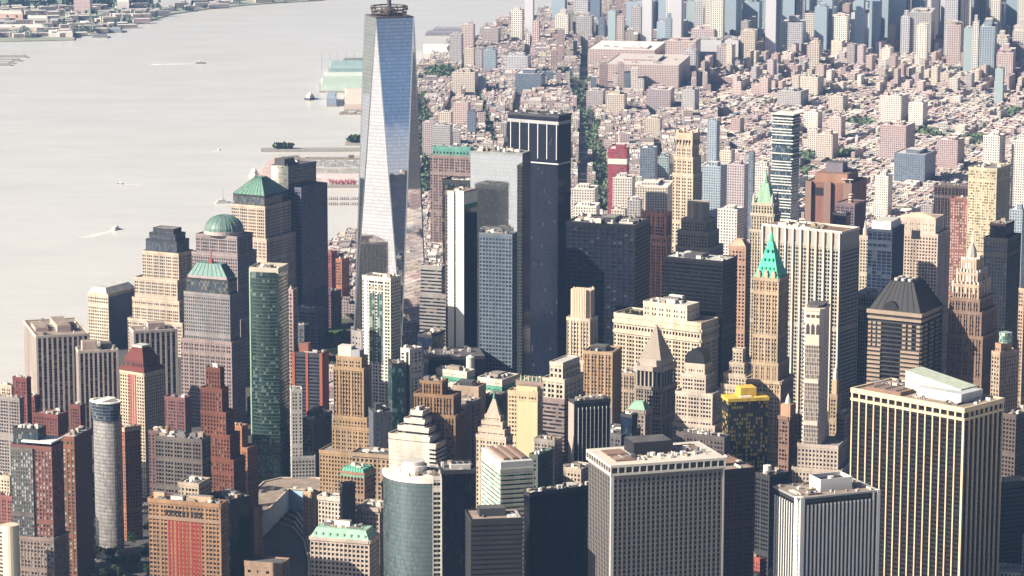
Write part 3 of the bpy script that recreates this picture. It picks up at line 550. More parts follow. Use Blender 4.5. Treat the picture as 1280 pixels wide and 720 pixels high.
# low things by the garage
b = Bd('office_block', 'beige ribbed block with a rounded end beside the garage roof', 'office block', (394, 617), (379, 616), (400, 612), D=2700, t=60); b.body(pier((0.5, 0.36, 0.22), 3.5, 4, 0.2, 0.3, 0.5), roof='grey'); b.clutter(3)
b = Bd('office_block', 'white terracotta block with dark roof terrace above the green mansard block', 'office block', (431, 625), (398, 621), (440, 613), D=2550, t=66); b.body(mas((0.66, 0.58, 0.5), 3.2, 4, 0.42, 0.55, 0.4), roof='tan', cornice=0.8); b.clutter(10, 1)
b = Bd('office_block', 'narrow jet-black blade tower poking up over the green mansard block', 'office block', (428, 606), (425, 601), (444, 604), D=2500, t=30); b.body(cwall(G_BLACK), roof='tar').clutter(1)  # black slab added in place of a dark shadow
b = Bd('office_block', 'stone corner block with deep cornice between green mansard and curved glass tower', 'office block', (474, 637), (446, 630), (489, 619), D=2560); b.body(mas((0.5, 0.4, 0.34), 3.2, 4, 0.42, 0.55, 0.4), roof='grey', cornice=1.0); b.clutter(8)
b = Bd('office_block', 'brown block with scalloped green copper roof edge behind the white terracotta one', 'office block', (455, 593), (426, 588), (468, 584), D=2620); b.body(mas((0.36, 0.22, 0.14), 3.2, 3.9, 0.45, 0.55, 0.4), roof='white'); b.hip('green_roof_edge', plain((0.13, 0.42, 0.32), 0.7, 0.2), (b.x0-1, b.x1+1, b.y0-1, b.y1+1), b.H-3, b.H+4, 0.8, 0.8); b.rb = (b.x0*0.7, b.x1*0.7, b.y0*0.7, b.y1*0.7, b.H+4); b.clutter(4)
b = Bd('office_block', 'low wide block with black roof and buff walls under the white stepped building', 'office block', (520, 573), (440, 574), (530, 560), D=2650, t=72); b.body(mas((0.42, 0.3, 0.2), 4, 4.2, 0.4, 0.5, 0.5), roof='tar', cornice=0.8); b.pent(0.2, 0.6, 0.1, 0.4, 5, UNIT[3], 'grey'); b.clutter(8)
b = Bd('office_block', 'low buff block cut by the bottom edge beside the tunnel roads', 'office block', (352, 706), (306, 706), (361, 696), D=2470, t=74); b.body(mas((0.42, 0.28, 0.2), 8, 6, 0.2, 0.3, 0.4), roof='tar')
# ================================================================== the business district, middle rows
# tan setback towers
b = Bd('office_tower', 'tan setback skyscraper with white plant box, left of the white slab with glass strips', 'skyscraper', (454, 462), (417, 462), (463, 456), D=2790, t=70)
TS = (0.42, 0.275, 0.15); st = pier(TS, 3.0, 3.8, 0.42, 0.5, 0.5, G_WARM); b.body(st, roof='tan'); b.body(mas(TS, 3, 3.8, 0.4, 0.5), b.zpx(449), b.H+0.1, (b.x0*0.8, b.x1*0.8, b.y0*0.82, b.y1*0.85), 'tan', 1.0, 'setback_wall')
z = b.zpx(449)+0.2; b.box('penthouse', plain((0.55, 0.5, 0.46)), b.x0*0.6, b.x1*0.6, b.y0*0.1, b.y1*0.8, z, z+10); b.box('penthouse', plain((0.3, 0.3, 0.34)), b.x0*0.7, b.x1*0.5, b.y0*0.7, b.y0*0.15, z, z+7)
b.tier(mas(TS, 3, 3.8, 0.4, 0.5), b.zpx(535), df=8, dl=4); b.tier(mas(TS, 3, 3.8, 0.4, 0.5), b.zpx(523), dr=6, df=4, dl=2); b.tier(mas(TS, 3, 3.8, 0.4, 0.5), b.zpx(565), dl=12, df=12, db=10, dr=3)
b = Bd('office_tower', 'brown art deco block with dense vertical piers and raised middle bay', 'skyscraper', (566, 496), (518, 492), (575, 488), D=2640, t=72)
TO = (0.31, 0.18, 0.095); st = pier(TO, 3.0, 3.8, 0.45, 0.5, 0.6, G_WARM); b.body(st, roof='brown'); b.body(st, b.zpx(480), b.H+0.1, (b.x0*0.7, b.x1*0.8, b.y0*0.35, b.y1*0.75), 'brown', 1, 'setback_wall'); b.tier(st, b.zpx(520), df=3, dl=3, dr=2, db=3); b.clutter(6)
b = Bd('office_tower', 'black-banded office block with red brick end walls and central rib', 'office block', (403, 443), (365, 443), (410, 438), D=2950, t=76)
b.body(band((0.07, 0.07, 0.09), 5, 3.6, 0.45, 0.3, G_NAVY), roof='brown'); rm = plain((0.36, 0.11, 0.07), 0.85, 0.15)
b.box('brick_pier', rm, b.x0-0.8, b.x0, b.y1-3, b.y1, 0, b.H+1); b.box('brick_pier', rm, b.x0-0.8, b.x0, b.y0, b.y0+3, 0, b.H+1); b.box('brick_pier', rm, b.x0-0.8, b.x0, -1.5+b.Y*0.02, 1.5, 0, b.H+1); b.box('brick_flank', rm, b.x0, b.x1, b.y0-0.8, b.y0, 0, b.H+1); b.pent(0.2, 0.7, 0.5, 0.8, 9, plain((0.28, 0.12, 0.09)), 'brown'); b.clutter(5)
b = Bd('apartment_tower', 'thin white slab with blank end beside the curved green glass tower', 'apartment tower', (364, 488), (361, 486), (377, 494), D=2850, t=8, dep=14); b.body(mas((0.66, 0.64, 0.62), 3, 3.4, 0.4, 0.5, 0.25, sides='FR') if False else mas((0.66, 0.64, 0.62), 3, 3.4, 0.4, 0.5, 0.25), roof='white'); b.tier(mas((0.5, 0.49, 0.49), 3, 3.4, 0.5, 0.5, 0.25), b.zpx(572), dr=12, df=2); b.clutter(2)
b = Bd('office_block', 'dark granite block with cluttered roof below the black-banded block', 'office block', (391, 527), (377, 522), (414, 505), D=2900); b.body(mas((0.17, 0.13, 0.12), 3.4, 3.8, 0.5, 0.5, 0.3), roof='tar', cornice=0.6); b.pent(0.15, 0.75, 0.3, 0.8, 8, DARKMET, 'tar'); b.clutter(8)
b = Bd('office_tower', 'white concrete slab with pale green glass strips, standing in front of the tallest tower', 'skyscraper', (488, 349), (453, 343), (500, 342), D=2990)
wl = (0.70, 0.67, 0.6); b.body(mas(wl, b.Y/9, 3.5, 0.5, 0.5, 0.3, glass((0.03, 0.04, 0.04), blind=0.2)), roof='tan')
gs = glass((0.05, 0.085, 0.085), blind=0.25, bcol=(0.22, 0.29, 0.27), rough=0.12, mull=(0.4, 0.4, 0.38), mw=0.1)
zb = b.zpx(455)
for k in (0.26, 0.53):
    m = MB(); y1_, y0_ = b.y1-b.Y*k+0, b.y1-b.Y*(k+0.2); m.prism([(b.x0-0.7, y1_), (b.x0-0.7, y0_), (b.x0, y0_), (b.x0, y1_)], zb, b.H-16, 3, 3.5); b.part(m, 'glass_strip', gs)
    m = MB(); m.box(b.x0-0.55, b.x0, y0_+0.8, y1_-0.8, b.H-12.5, b.H-8.5, True); b.part(m, 'louvre_panel', UNIT[3]); m = MB(); m.box(b.x0-0.55, b.x0, y0_+0.8, y1_-0.8, b.H-5.5, b.H-3.5, True); b.part(m, 'roof_opening', BLACKM)
b.box('blank_strip', plain(wl, 0.8, 0.06), b.x0-0.5, b.x0, b.y1-b.Y*0.18, b.y1-2, b.zpx(530), b.H-1); b.clutter(6); m = MB()
for k in range(48): m.box(b.x0+1, b.x1-1, b.y0-1.6, b.y0, 20+k*3.5, 21.2+k*3.5, True)
b.part(m, 'balcony_stack', plain(wl, 0.8, 0.08))
b = Bd('office_tower', 'dark green glass slab tucked against the white slab with glass strips', 'office block', (490, 456), (486, 455), (504, 455), D=2880, t=12, dep=22); b.body(cwall(glass((0.02, 0.05, 0.05), blind=0.08, bcol=(0.1, 0.2, 0.2))), roof='tar'); b.clutter(2)
b = Bd('office_block', 'slate grey windowless block below the dark green glass slab', 'office block', (467, 517), (461, 513), (490, 513), D=2720, t=14); b.body(mas((0.11, 0.12, 0.16), 5, 5, 0.15, 0.15, 0.2), roof='tar'); b.pent(0.2, 0.5, 0.3, 0.6, 7, DARKMET, 'tar'); b.clutter(5)
b = Bd('office_tower', 'narrow white tower with dark recessed slot beside the tallest tower\'s foot', 'office block', (512, 438), (501, 433), (527, 432), D=2900); b.body(mas((0.66, 0.62, 0.57), 5, 3.6, 0.15, 0.5, 0.3), roof='white'); b.box('recess', BLACKM, b.x0-0.5, b.x0, b.y0+1, b.y0+4, 0, b.H-1); b.clutter(7)
b = Bd('office_tower', 'white stepped wedding-cake building with ribbon windows', 'office block', (537, 548), (486, 540), (550, 545), D=2620, t=66)
st = band((0.66, 0.61, 0.54), 4, 3.8, 0.5, 0.5, ); b.body(st, roof='tan'); z = b.H
for (k0, k1, h) in ((0.20, 0.95, 8), (0.36, 0.85, 7), (0.52, 0.8, 8)): b.body(st, z+h, z+0.1, (b.x0+b.X*0.1, b.x1-b.X*0.25, b.y1-b.Y*k1, b.y1-b.Y*k0), 'tan', 0.8, 'stepped_tier'); z += h+0.1
b.tier(st, b.zpx(556), dr=4, df=6); b.clutter(4)
b = Bd('office_tower', 'plain beige tower with two brown square panels near its top', 'skyscraper', (598, 485), (566, 485), (607, 479), D=2750, t=70); b.body(mas((0.46, 0.33, 0.25), 8, 6, 0.05, 0.05, 0.2), roof='tan')
for k in (0.2, 0.55): b.box('brown_panel', plain((0.3, 0.13, 0.08)), b.x0-0.6, b.x0, b.y1-b.Y*(k+0.27), b.y1-b.Y*k, b.H-17, b.H-8)
b.pent(0.2, 0.8, 0.3, 0.9, 4, DARKMET, 'tar'); b.clutter(3)
b = Bd('office_block', 'grey tower with rounded bays, between brown art deco block and ziggurat', 'office block', (592, 503), (568, 500), (600, 497), D=2680, t=66); b.body(band((0.3, 0.25, 0.23), 4, 3.8, 0.5, 0.6), roof='white')
for k in (0.3, 0.7): m = MB(); m.cyl(b.x0, b.y0+b.Y*k, 4.5, 0, b.H-2, 16); b.part(m, 'rounded_bay', plain((0.3, 0.25, 0.23)))
b.clutter(5)
b = Bd('office_block', 'dark slate block right behind the ziggurat tower', 'office block', (618, 498), (602, 492), (632, 490), D=2770, t=66); b.body(mas((0.14, 0.15, 0.16), 3.4, 3.8), roof='tar'); b.clutter(5)
# twin green-banded
for lab, c, l, r, D in (('white gothic block with green copper top floors, the one with a round white tank behind', (583, 466), (546, 467), (592, 458), 2900), ('white gothic block with green copper top floors, standing before the blue glass towers', (627, 476), (598, 470), (647, 461), 2840)):
    b = Bd('office_tower', lab, 'office block', c, l, r, D=D, t=60); wst = mas((0.62, 0.58, 0.5), 3.4, 3.9, 0.45, 0.5, 0.4); b.body(wst, b.H-12, roof='grey'); b.body(mas((0.10, 0.36, 0.26), 5, 6, 0.5, 0.55, 0.5), b.H-5.5, b.H-12, roof='grey', name='green_floor', para=0); b.body(mas((0.64, 0.6, 0.52), 4, 5, 0.6, 0.5, 0.6), b.H, b.H-5.5, roof='grey', name='attic_wall'); b.pent(0.2, 0.75, 0.3, 0.7, 4, UNIT[3], 'grey'); b.clutter(10)
m = MB(); m.cyl(0, 0, 4.2, 0, 11, 16); 
tk = m.build('roof_tank', plain((0.6, 0.6, 0.52))); p = at_depth(588, 455, 2950); tk.location = (p[0], p[1], p[2]-4); tag(tk, 'round pale water tank standing on the black block behind the green-topped gothic block', 'water tank')
m = MB(); m.cyl(0, 0, 4.5, 11, 13.5, 16, 0.4); m.build('tank_roof', UNIT[2], tk)
b = Bd('office_block', 'low black block between the thin white condominium and the green-topped blocks', 'office block', (536, 448), (527, 444), (606, 440), D=2960, t=8, dep=46); b.body(cwall(G_BLACK), roof='tar'); b.clutter(10)
b = Bd('office_block', 'narrow roof with bright green copper covering beside the green-topped gothic blocks', 'office block', (548, 478), (538, 476), (556, 472), D=2800, t=60); b.body(mas((0.4, 0.32, 0.24)), roof='green')
# cream blank, stack, statue roof
b = Bd('office_tower', 'cream tower with a huge blank windowless wall and one column of windows', 'office block', (672, 492), (635, 491), (678, 486), D=2640, t=70); cw_ = (0.62, 0.48, 0.30); b.body(mas(cw_, 3, 3.8, 0.3, 0.4, 0.2), roof='tan'); b.box('blank_wall', plain(cw_, 0.85, 0.12, 0.03), b.x0-0.5, b.x0, b.y0, b.y0+b.Y*0.66, 0, b.H-8); b.pent(0.2, 0.9, 0.05, 0.75, 5, plain(cw_), 'tan'); b.clutter(2)
b = Bd('office_tower', 'white-topped office block with grid windows above mauve lower floors', 'office block', (705, 476), (679, 472), (728, 464), D=2690, t=62)
zt = b.zpx(500); b.body(mas((0.60, 0.52, 0.42), 4.2, 5, 0.62, 0.6, 0.6), z0=zt, roof='tan'); b.body(mas((0.62, 0.54, 0.44), 4, 5, 0.6, 0.5), b.zpx(455), b.H+0.1, (b.x0+1, b.x1-3, b.y0-0+b.Y*0.1, b.y1-b.Y*0.3), 'white', 1, 'penthouse')
b.body(band((0.27, 0.2, 0.2), 3, 3.7, 0.5, 0.3), zt-0.1, roof='grey', b=(b.x0-2, b.x1+1, b.y0-1.5, b.y1+1), name='lower_wall'); b.clutter(3)
b = Bd('office_block', 'dark mauve block with columned attic and roof ornaments, left of the white-topped block', 'office block', (683, 480), (646, 474), (694, 470), D=2760, t=66); b.body(mas((0.25, 0.17, 0.16), 3.2, 3.8, 0.45, 0.5, 0.4), b.H-8, roof='tar'); b.body(pier((0.33, 0.24, 0.2), 4.4, 8, 0.55, 0.8, 0.8), b.H, b.H-8, roof='green', name='columned_attic')
for k in range(7):
    m = MB(); y = b.y0+3+k*(b.Y-6)/6; m.cyl(b.x0+3, y, 1.3, b.H+0.2, b.H+3, 8, 0.8); m.cyl(b.x0+3, y, 0.9, b.H+3, b.H+6.2, 8, 0.3); b.part(m, 'roof_statue', plain((0.35, 0.38, 0.28)), b.roof)
b.clutter(6)
b = Bd('office_tower', 'tan hotel slab with tall vertical window strips, right of the cream slender tower', 'skyscraper', (765, 442), (730, 440), (776, 438), D=2760, t=72)
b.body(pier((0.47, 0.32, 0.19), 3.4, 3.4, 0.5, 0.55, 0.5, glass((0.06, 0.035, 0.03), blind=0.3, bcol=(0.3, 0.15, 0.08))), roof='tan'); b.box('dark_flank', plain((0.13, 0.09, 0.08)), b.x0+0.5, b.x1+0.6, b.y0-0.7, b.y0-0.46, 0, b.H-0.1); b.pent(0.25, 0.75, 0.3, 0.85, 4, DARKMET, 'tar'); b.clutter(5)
b = Bd('office_tower', 'black office block with thin white vertical stripes and a plant-filled roof', 'office block', (718, 503), (711, 491), (763, 497), D=2560); b.body(St((0.05, 0.05, 0.06), G_NAVY, b.X/9, 3.7, 0.9, 0.8, 0.15, ribs=False), roof='tar')
m_ = plain((0.5, 0.5, 0.5), 0.6, 0.1)
for k in range(1, 10): b.box('white_rib', m_, b.x0+k*b.X/9-0.25, b.x0+k*b.X/9+0.25, b.y0-0.9, b.y0, 0, b.H-5)
b.box('painted_lit_flank', plain((0.34, 0.29, 0.26)), b.x0-0.4, b.x0, b.y0, b.y1, 0, b.H-2); b.clutter(14)  # lighter panel paints sunlight onto the left side of the black block
b = Bd('office_block', 'small stone block with pale green hipped roof at the grey pyramid tower\'s foot', 'office block', (806, 515), (784, 511), (814, 508), D=2700, t=66); b.body(mas((0.38, 0.3, 0.27), 3.2, 4, 0.45, 0.5, 0.4), roof='grey', cornice=0.6); b.hip('hipped_roof', plain((0.3, 0.5, 0.38), 0.7, 0.15), (b.x0, b.x1, b.y0, b.y1), b.H+1.4, b.H+8, 0.3, 0.5)
b = Bd('office_block', 'small dark blue-grey block left of the green hipped roof', 'office block', (790, 520), (776, 518), (797, 513), D=2640, t=55); b.body(cwall(G_NAVY), roof='grey'); b.clutter(3)
b = Bd('office_block', 'narrow tan block with terracotta attic, left behind the grey pyramid tower', 'office block', (794, 468), (776, 468), (803, 462), D=2900, t=66); b.body(pier((0.42, 0.32, 0.23), 3, 3.8, 0.5, 0.5, 0.5), roof='brown'); b.clutter(5)

# grey pyramid tower
b = Bd('office_tower', 'grey stone tower with a tall stepped stone pyramid and dark colonnade', 'skyscraper', (827, 462), (795, 458), (845, 455), D=2850, t=62)
GP = (0.35, 0.295, 0.26); b.body(pier(GP, 3.2, 3.9, 0.45, 0.5, 0.5), b.zpx(486), roof='grey', cornice=0.8)
z0_ = b.zpx(486)+0.1; b.box('colonnade_core', plain((0.05, 0.045, 0.05)), b.x0*0.88, b.x1*0.88, b.y0*0.88, b.y1*0.88, z0_, b.H-3); cmn = plain((0.42, 0.37, 0.34))
for k in range(7):
    y = b.y0*0.94+k*(b.Y*0.94)/6; m = MB(); m.cyl(b.x0*0.94, y, 0.95, z0_, b.H-3, 10); b.part(m, 'column', cmn)
for k in range(1, 6):
    x = b.x0*0.94+k*(b.X*0.94)/5; m = MB(); m.cyl(x, b.y0*0.94, 0.95, z0_, b.H-3, 10); b.part(m, 'column', cmn)
b.box('entablature', cmn, b.x0-0.6, b.x1+0.6, b.y0-0.6, b.y1+0.6, b.H-3, b.H+1.5); b.box('pyramid_base', cmn, b.x0*0.85, b.x1*0.85, b.y0*0.85, b.y1*0.85, b.H+1.5, b.H+8)
zz, zt = b.H+8, b.zpx(411, 821)
m = MB()
for k in range(14):
    s0 = 0.8*(1-k/14)+0.01; m.box(b.x0*s0, b.x1*s0, b.y0*s0, b.y1*s0, zz+k*(zt-zz)/14, zz+(k+1)*(zt-zz)/14)
b.part(m, 'stepped_pyramid', plain((0.36, 0.31, 0.28), 0.8, 0.15))
for s_ in ((-1, -1), (1, -1), (-1, 1)): m = MB(); m.cyl(s_[0]*b.X*0.47, s_[1]*b.Y*0.47, 1.2, b.H+1.5, b.H+5, 8, 0.5); b.part(m, 'corner_urn', cmn)

# H-plan cream block
b = Bd('office_tower', 'broad cream stone block with roof garden and white penthouse, behind the grey pyramid', 'skyscraper', (876, 405), (768, 393), (897, 400), D=2928)
st = mas((0.60, 0.51, 0.39), 3.5, 4.0, 0.45, 0.52, 0.55); b.body(st, b.zpx(425), roof='tan', cornice=0.9, para=0.4); b.body(mas((0.62, 0.53, 0.41), 3.5, 5, 0.5, 0.6, 0.8), b.zpx(412), b.zpx(425)+0.5, roof='tan', name='arcade_storey', cornice=0.9, para=0.3); b.body(mas((0.62, 0.53, 0.41), 3.5, 4, 0.45, 0.5, 0.5), b.H, b.zpx(412)+0.4, roof='tan', name='attic_wall', para=1.4)
b.body(mas((0.64, 0.57, 0.46), 4, 5, 0.25, 0.4, 0.3), b.H+15, b.H+0.2, (b.x0+b.X*0.1, b.x1-b.X*0.2, b.y0+b.Y*0.18, b.y0+b.Y*0.68), 'white', 1, 'penthouse'); z = b.H+15; b.clutter(8)
for k in range(3): b.box('rooftop_unit', UNIT[k % 3], -8+k*7, -3+k*7, b.Y*(-0.15), b.Y*0.0, z+0.2, z+4+k)
def leaf_blob(mb, cx, cy, cz, rx, rz, n, s, r):
    for _ in range(n):
        d = r.normal(size=3); d /= np.linalg.norm(d); k = 0.55+0.45*r.random(); c = np.array([cx+d[0]*rx*k, cy+d[1]*rx*k, cz+d[2]*rz*k])
        a = r.normal(size=3); a /= np.linalg.norm(a); q = np.cross(a, r.normal(size=3)); q /= np.linalg.norm(q); h = s*(0.6+0.8*r.random())
        mb.quad([c-a*h-q*h, c+a*h-q*h, c+a*h+q*h, c-a*h+q*h])
def leafm(c): 
    return plain(c, 0.8, 0.5, 0.35, streak=False, spec=0.15)
LEAF = [leafm((0.035, 0.062, 0.022)), leafm((0.044, 0.07, 0.025)), leafm((0.03, 0.052, 0.024))]
r_ = np.random.default_rng(3)
for k in range(7):
    m = MB(); leaf_blob(m, b.x0+b.X*(0.15+0.05*(k % 2)), b.y1-b.Y*(0.12+0.055*k), b.H+2.6, 2.6, 2.2, 90, 0.45, r_); b.part(m, 'roof_garden_shrub', LEAF[k % 3], b.roof)
# white block with black rounded roof
b = Bd('office_tower', 'white stepped tower with a black barrel roof, in front of the broad cream block', 'skyscraper', (882, 460), (853, 456), (892, 452), D=2750, t=66)
WS = (0.62, 0.52, 0.45); st = mas(WS, 3, 3.8, 0.4, 0.5, 0.4); b.body(st, b.zpx(470), roof='tan'); zb = b.zpx(456)
b.body(mas(WS, 3, 6, 0.2, 0.3, 0.3), zb, b.zpx(470)+0.1, (b.x0*0.85, b.x1*0.8, b.y0*0.85, b.y1*0.85), 'tar', 0.5, 'setback_wall')
m = MB(); A = [(b.y0*0.84*math.cos(q), zb+13*math.sin(q)**0.6) for q in np.linspace(0.01, math.pi-0.01, 12)]
for i in range(11): m.quad([(b.x0*0.84, A[i][0], A[i][1]), (b.x0*0.84, A[i+1][0], A[i+1][1]), (b.x1*0.8, A[i+1][0], A[i+1][1]), (b.x1*0.8, A[i][0], A[i][1])])
m.quad([(b.x0*0.84, a, z) for a, z in A]); m.quad([(b.x1*0.8, a, z) for a, z in reversed(A)]); b.part(m, 'barrel_roof', BLACKM)
b.tier(st, b.zpx(491), dl=6, df=9, dr=2, db=4); b.tier(pier(WS, 3, 3.8, 0.45, 0.5, 0.4), b.zpx(530), dl=7, df=12, dr=3, db=6, roof='tan')
# slender cream
b = Bd('office_tower', 'slender cream skyscraper with fluted chamfered crown, alone against the black slab', 'skyscraper', (737, 400), (709, 397), (746, 394), D=2796, t=66)
CS = (0.64, 0.52, 0.40); st = pier(CS, 3.2, 3.8, 0.36, 0.5, 0.5); b.body(st, roof='tan'); q = 0.75
m = MB(); c_ = 3.0; X, Y = b.x1*0.84, b.y1*0.84; oc = [(-X+c_, -Y), (X-c_, -Y), (X, -Y+c_), (X, Y-c_), (X-c_, Y), (-X+c_, Y), (-X, Y-c_), (-X, -Y+c_)]
zc = b.zpx(364); m.prism(oc, b.H, zc, 3, 3.8); cr = b.part(m, 'crown_wall', plain(CS, 0.8, 0.12))
for i in range(9):
    y = -Y+c_+i*(2*Y-2*c_)/8; m = MB(); m.box(-X-0.9, -X+0.1, y-0.55, y+0.55, b.H, zc+1.5+1.5*(i % 2), True); b.part(m, 'crown_flute', plain(CS, 0.8, 0.1), cr)
for i in range(1, 5):
    x = -X+c_+(i-1)*(2*X-2*c_)/3; m = MB(); m.box(x-0.55, x+0.55, -Y-0.9, -Y+0.1, b.H, zc+1.5+1.5*(i % 2), True); b.part(m, 'crown_flute', plain(CS, 0.8, 0.1), cr)
for y in (-Y*0.45, 0, Y*0.45): m = MB(); m.box(-X-0.25, -X, y-0.9, y+0.9, b.H+6, b.H+18, True); b.part(m, 'crown_window', plain((0.07, 0.06, 0.06)), cr)
b.tier(st, b.zpx(452), dr=4, df=3, dl=1); b.clutter(2)

# black slabs
b = Bd('office_tower', 'huge black steel slab with flat roof, broadest black tower in the picture', 'skyscraper', (793, 283), (708, 279), (812, 276), D=3076)
b.body(St((0.011, 0.012, 0.02), G_NAVY, b.Y/12, 4.2, 0.75, 0.5, 0.5, bdep=0.7, rough=0.45), roof='tar'); b.clutter(14, 1, big=1.4); b.pent(0.3, 0.7, 0.35, 0.55, 5, DARKMET, 'grey'); b.pent(0.25, 0.75, 0.08, 0.28, 2, UNIT[0], 'grey')
b = Bd('office_tower', 'smaller black glass slab behind the white tower with black barrel roof', 'skyscraper', (903, 328), (829, 322), (921, 323), D=2980); b.body(St((0.012, 0.012, 0.018), G_BLACK, 2.4, 3.9, 0.85, 0.6, 0.25, rough=0.4), roof='white'); b.clutter(10, 2, big=1.3); b.pent(0.2, 0.7, 0.4, 0.7, 4, DARKMET, 'tar')
# green spire tower
b = Bd('office_tower', 'tan shaft with bright green copper pyramid and needle spire', 'skyscraper', (973, 350), (942, 347), (985, 344), D=2790, t=66)
FT = (0.50, 0.375, 0.25); st = pier(FT, 3.0, 3.8, 0.45, 0.5, 0.4, G_WARM); b.body(st, roof='tan', cornice=0.4)
ga = plain((0.08, 0.50, 0.33), 0.6, 0.45, 0.4); ztip, zs = b.zpx(283), b.zpx(305); zb_ = b.H+1.5
m = MB(); bx = lambda k: [(b.x0*k, b.y0*k), (b.x1*k, b.y0*k), (b.x1*k, b.y1*k), (b.x0*k, b.y1*k)]
m.prism(bx(0.97), zb_, zb_+6, 3, 3.8, False, bx(0.8)); m.prism(bx(0.8), zb_+6, zs, 3, 3.8, True, bx(0.18)); pr = b.part(m, 'copper_pyramid', ga)
m = MB(); m.cyl(0, 0, 2.6, zs, zs+5, 8, 1.8, True); m.cyl(0, 0, 1.8, zs+5, ztip-6, 8, 0.5); m.cyl(0, 0, 0.5, ztip-6, ztip+6, 6, 0.08); b.part(m, 'spire', ga, pr)
for r0, k in ((0, 0.78), (1, 0.62), (2, 0.47)):
    z = zb_+7+r0*8
    for i in range(4-r0):
        y = (i-(3-r0)/2)*b.Y*0.8*k/(4-r0); m = MB(); m.box(b.x0*k-0.6, b.x0*k+2.5, y-0.8, y+0.8, z, z+2.4); b.part(m, 'dormer', plain((0.05, 0.4, 0.28)), pr)
for i in (-1, 0, 1):
    m = MB(); m.box(b.x0-0.6, b.x0+2.5, i*b.Y*0.3-1.7, i*b.Y*0.3+1.7, b.H, b.H+6); m.cyl(b.x0+0.9, i*b.Y*0.3, 1.6, b.H+6, b.H+9, 8, 0.2); b.part(m, 'gable', plain(FT), pr)
b.tier(st, b.zpx(476), dl=4, df=5, dr=5, db=5, cornice=0.8); b.tier(st, b.zpx(455), dr=4, df=1, dl=0.5)
b = Bd('office_tower', 'white stepped block just left of the green spired tan shaft', 'office block', (931, 470), (905, 488), (937, 467), D=2850, t=66); st = mas((0.58, 0.48, 0.38), 3, 3.7, 0.42, 0.5, 0.4)
b.body(st, roof='tan'); b.body(st, b.zpx(455), b.H+0.1, (b.x0*0.6, b.x1*0.8, b.y0*0.8, b.y1*0.55), 'tan', 0.8, 'stepped_tier'); b.body(st, b.zpx(438), b.zpx(455)+0.1, (b.x0*0.4, b.x1*0.7, b.y0*0.6, b.y1*0.3), 'tan', 0.8, 'stepped_tier'); b.tier(st, b.zpx(482), dl=3, df=4, db=2)
# 28-like slab
b = Bd('office_tower', 'wide pale metal slab with bold exterior columns, behind the green spired shaft', 'skyscraper', (1052, 292), (953, 281), (1074, 285), D=2885)
SA = (0.42, 0.38, 0.33); b.body(St(SA, G_BLACK, b.Y/30, 3.75, 0.72, 0.55, 0.35, bdep=0.55, var=0.1), b.H-14, roof='grey'); b.box('plant_storey', plain((0.34, 0.31, 0.29), 0.6, 0.12), b.x0-0.2, b.x1+0.2, b.y0-0.2, b.y1+0.2, b.H-14, b.H)
cm = plain((0.62, 0.56, 0.48), 0.55, 0.08)
for k in range(11): y = b.y0+b.Y*(0.015+0.097*k); b.box('outer_column', cm, b.x0-2.4, b.x0-0.2, y-0.8, y+0.8, 0, b.H+0.6)
m = MB()
for (xa, xb, ya, yb) in ((b.x0-0.7, b.x1+0.5, b.y0-0.5, b.y0+0.6), (b.x0-0.7, b.x0+0.6, b.y0+0.6, b.y1), (b.x1-0.6, b.x1+0.5, b.y0+0.6, b.y1)): m.box(xa, xb, ya, yb, b.H-0.5, b.H+2)
b.part(m, 'roof_rim', cm); rf = MB(); rf.quad([(b.x0+0.6, b.y0+0.6, b.H+0.2), (b.x1-0.6, b.y0+0.6, b.H+0.2), (b.x1-0.6, b.y1, b.H+0.2), (b.x0+0.6, b.y1, b.H+0.2)]); b.roof = b.part(rf, 'roof', ROOFS['brown']); b.rb = (b.x0+2, b.x1-2, b.y0+2, b.y1-2, b.H+0.2); b.clutter(16, 3)
# chamfered white tower
b = Bd('office_tower', 'slim white stone tower with chamfered corners and three arched openings near its top', 'skyscraper', (1029, 388), (1004, 386), (1038, 385), D=2612, t=72)
WT = (0.60, 0.50, 0.43); X, Y = b.x1, b.y1; c_ = 3.2
def octo(X, Y, c): return [(-X+c, -Y), (X-c, -Y), (X, -Y+c), (X, Y-c), (X-c, Y), (-X+c, Y), (-X, Y-c), (-X, -Y+c)]
m = MB(); m.prism(octo(X, Y, c_), 0, b.H, 2.6, 3.8); sh = b.part(m, 'shaft_wall', plain(WT, 0.85, 0.15)); wm_ = plain((0.06, 0.055, 0.06)); 
for i in (-1, 0, 1):
    y = i*Y*0.5; m = MB(); m.box(-X-0.25, -X+0.2, y-1.5, y+1.5, b.H-22, b.H-15, True); m.prism([(-X-0.25, y-1.5), (-X+0.2, y-1.5), (-X+0.2, y+1.5), (-X-0.25, y+1.5)], b.H-15, b.H-12.6, 3, 3, True, [(-X-0.25, y-0.4), (-X+0.2, y-0.4), (-X+0.2, y+0.4), (-X-0.25, y+0.4)]); b.part(m, 'arched_opening', wm_, sh)
    gp_ = glass((0.05, 0.05, 0.06), blind=0.3, bcol=(0.2, 0.18, 0.17), spn=(0.3, 0.26, 0.24), sph=0.3, mull=(0.5, 0.43, 0.38), mw=0.28)
    for (za, zb) in ((b.H-62, b.H-32), (b.H-100, b.H-66), (b.H-150, b.H-104)):
        m = MB(); m.prism([(-X-0.2, y+2.2), (-X-0.2, y-2.2), (-X+0.1, y-2.2), (-X+0.1, y+2.2)], za, zb, 1.5, 3.8); b.part(m, 'window_strip', gp_, sh)
    m = MB(); m.box(-X-0.2, -X+0.1, y-1.6, y+1.6, b.H-7, b.H-4.5, True); b.part(m, 'attic_window', wm_, sh)
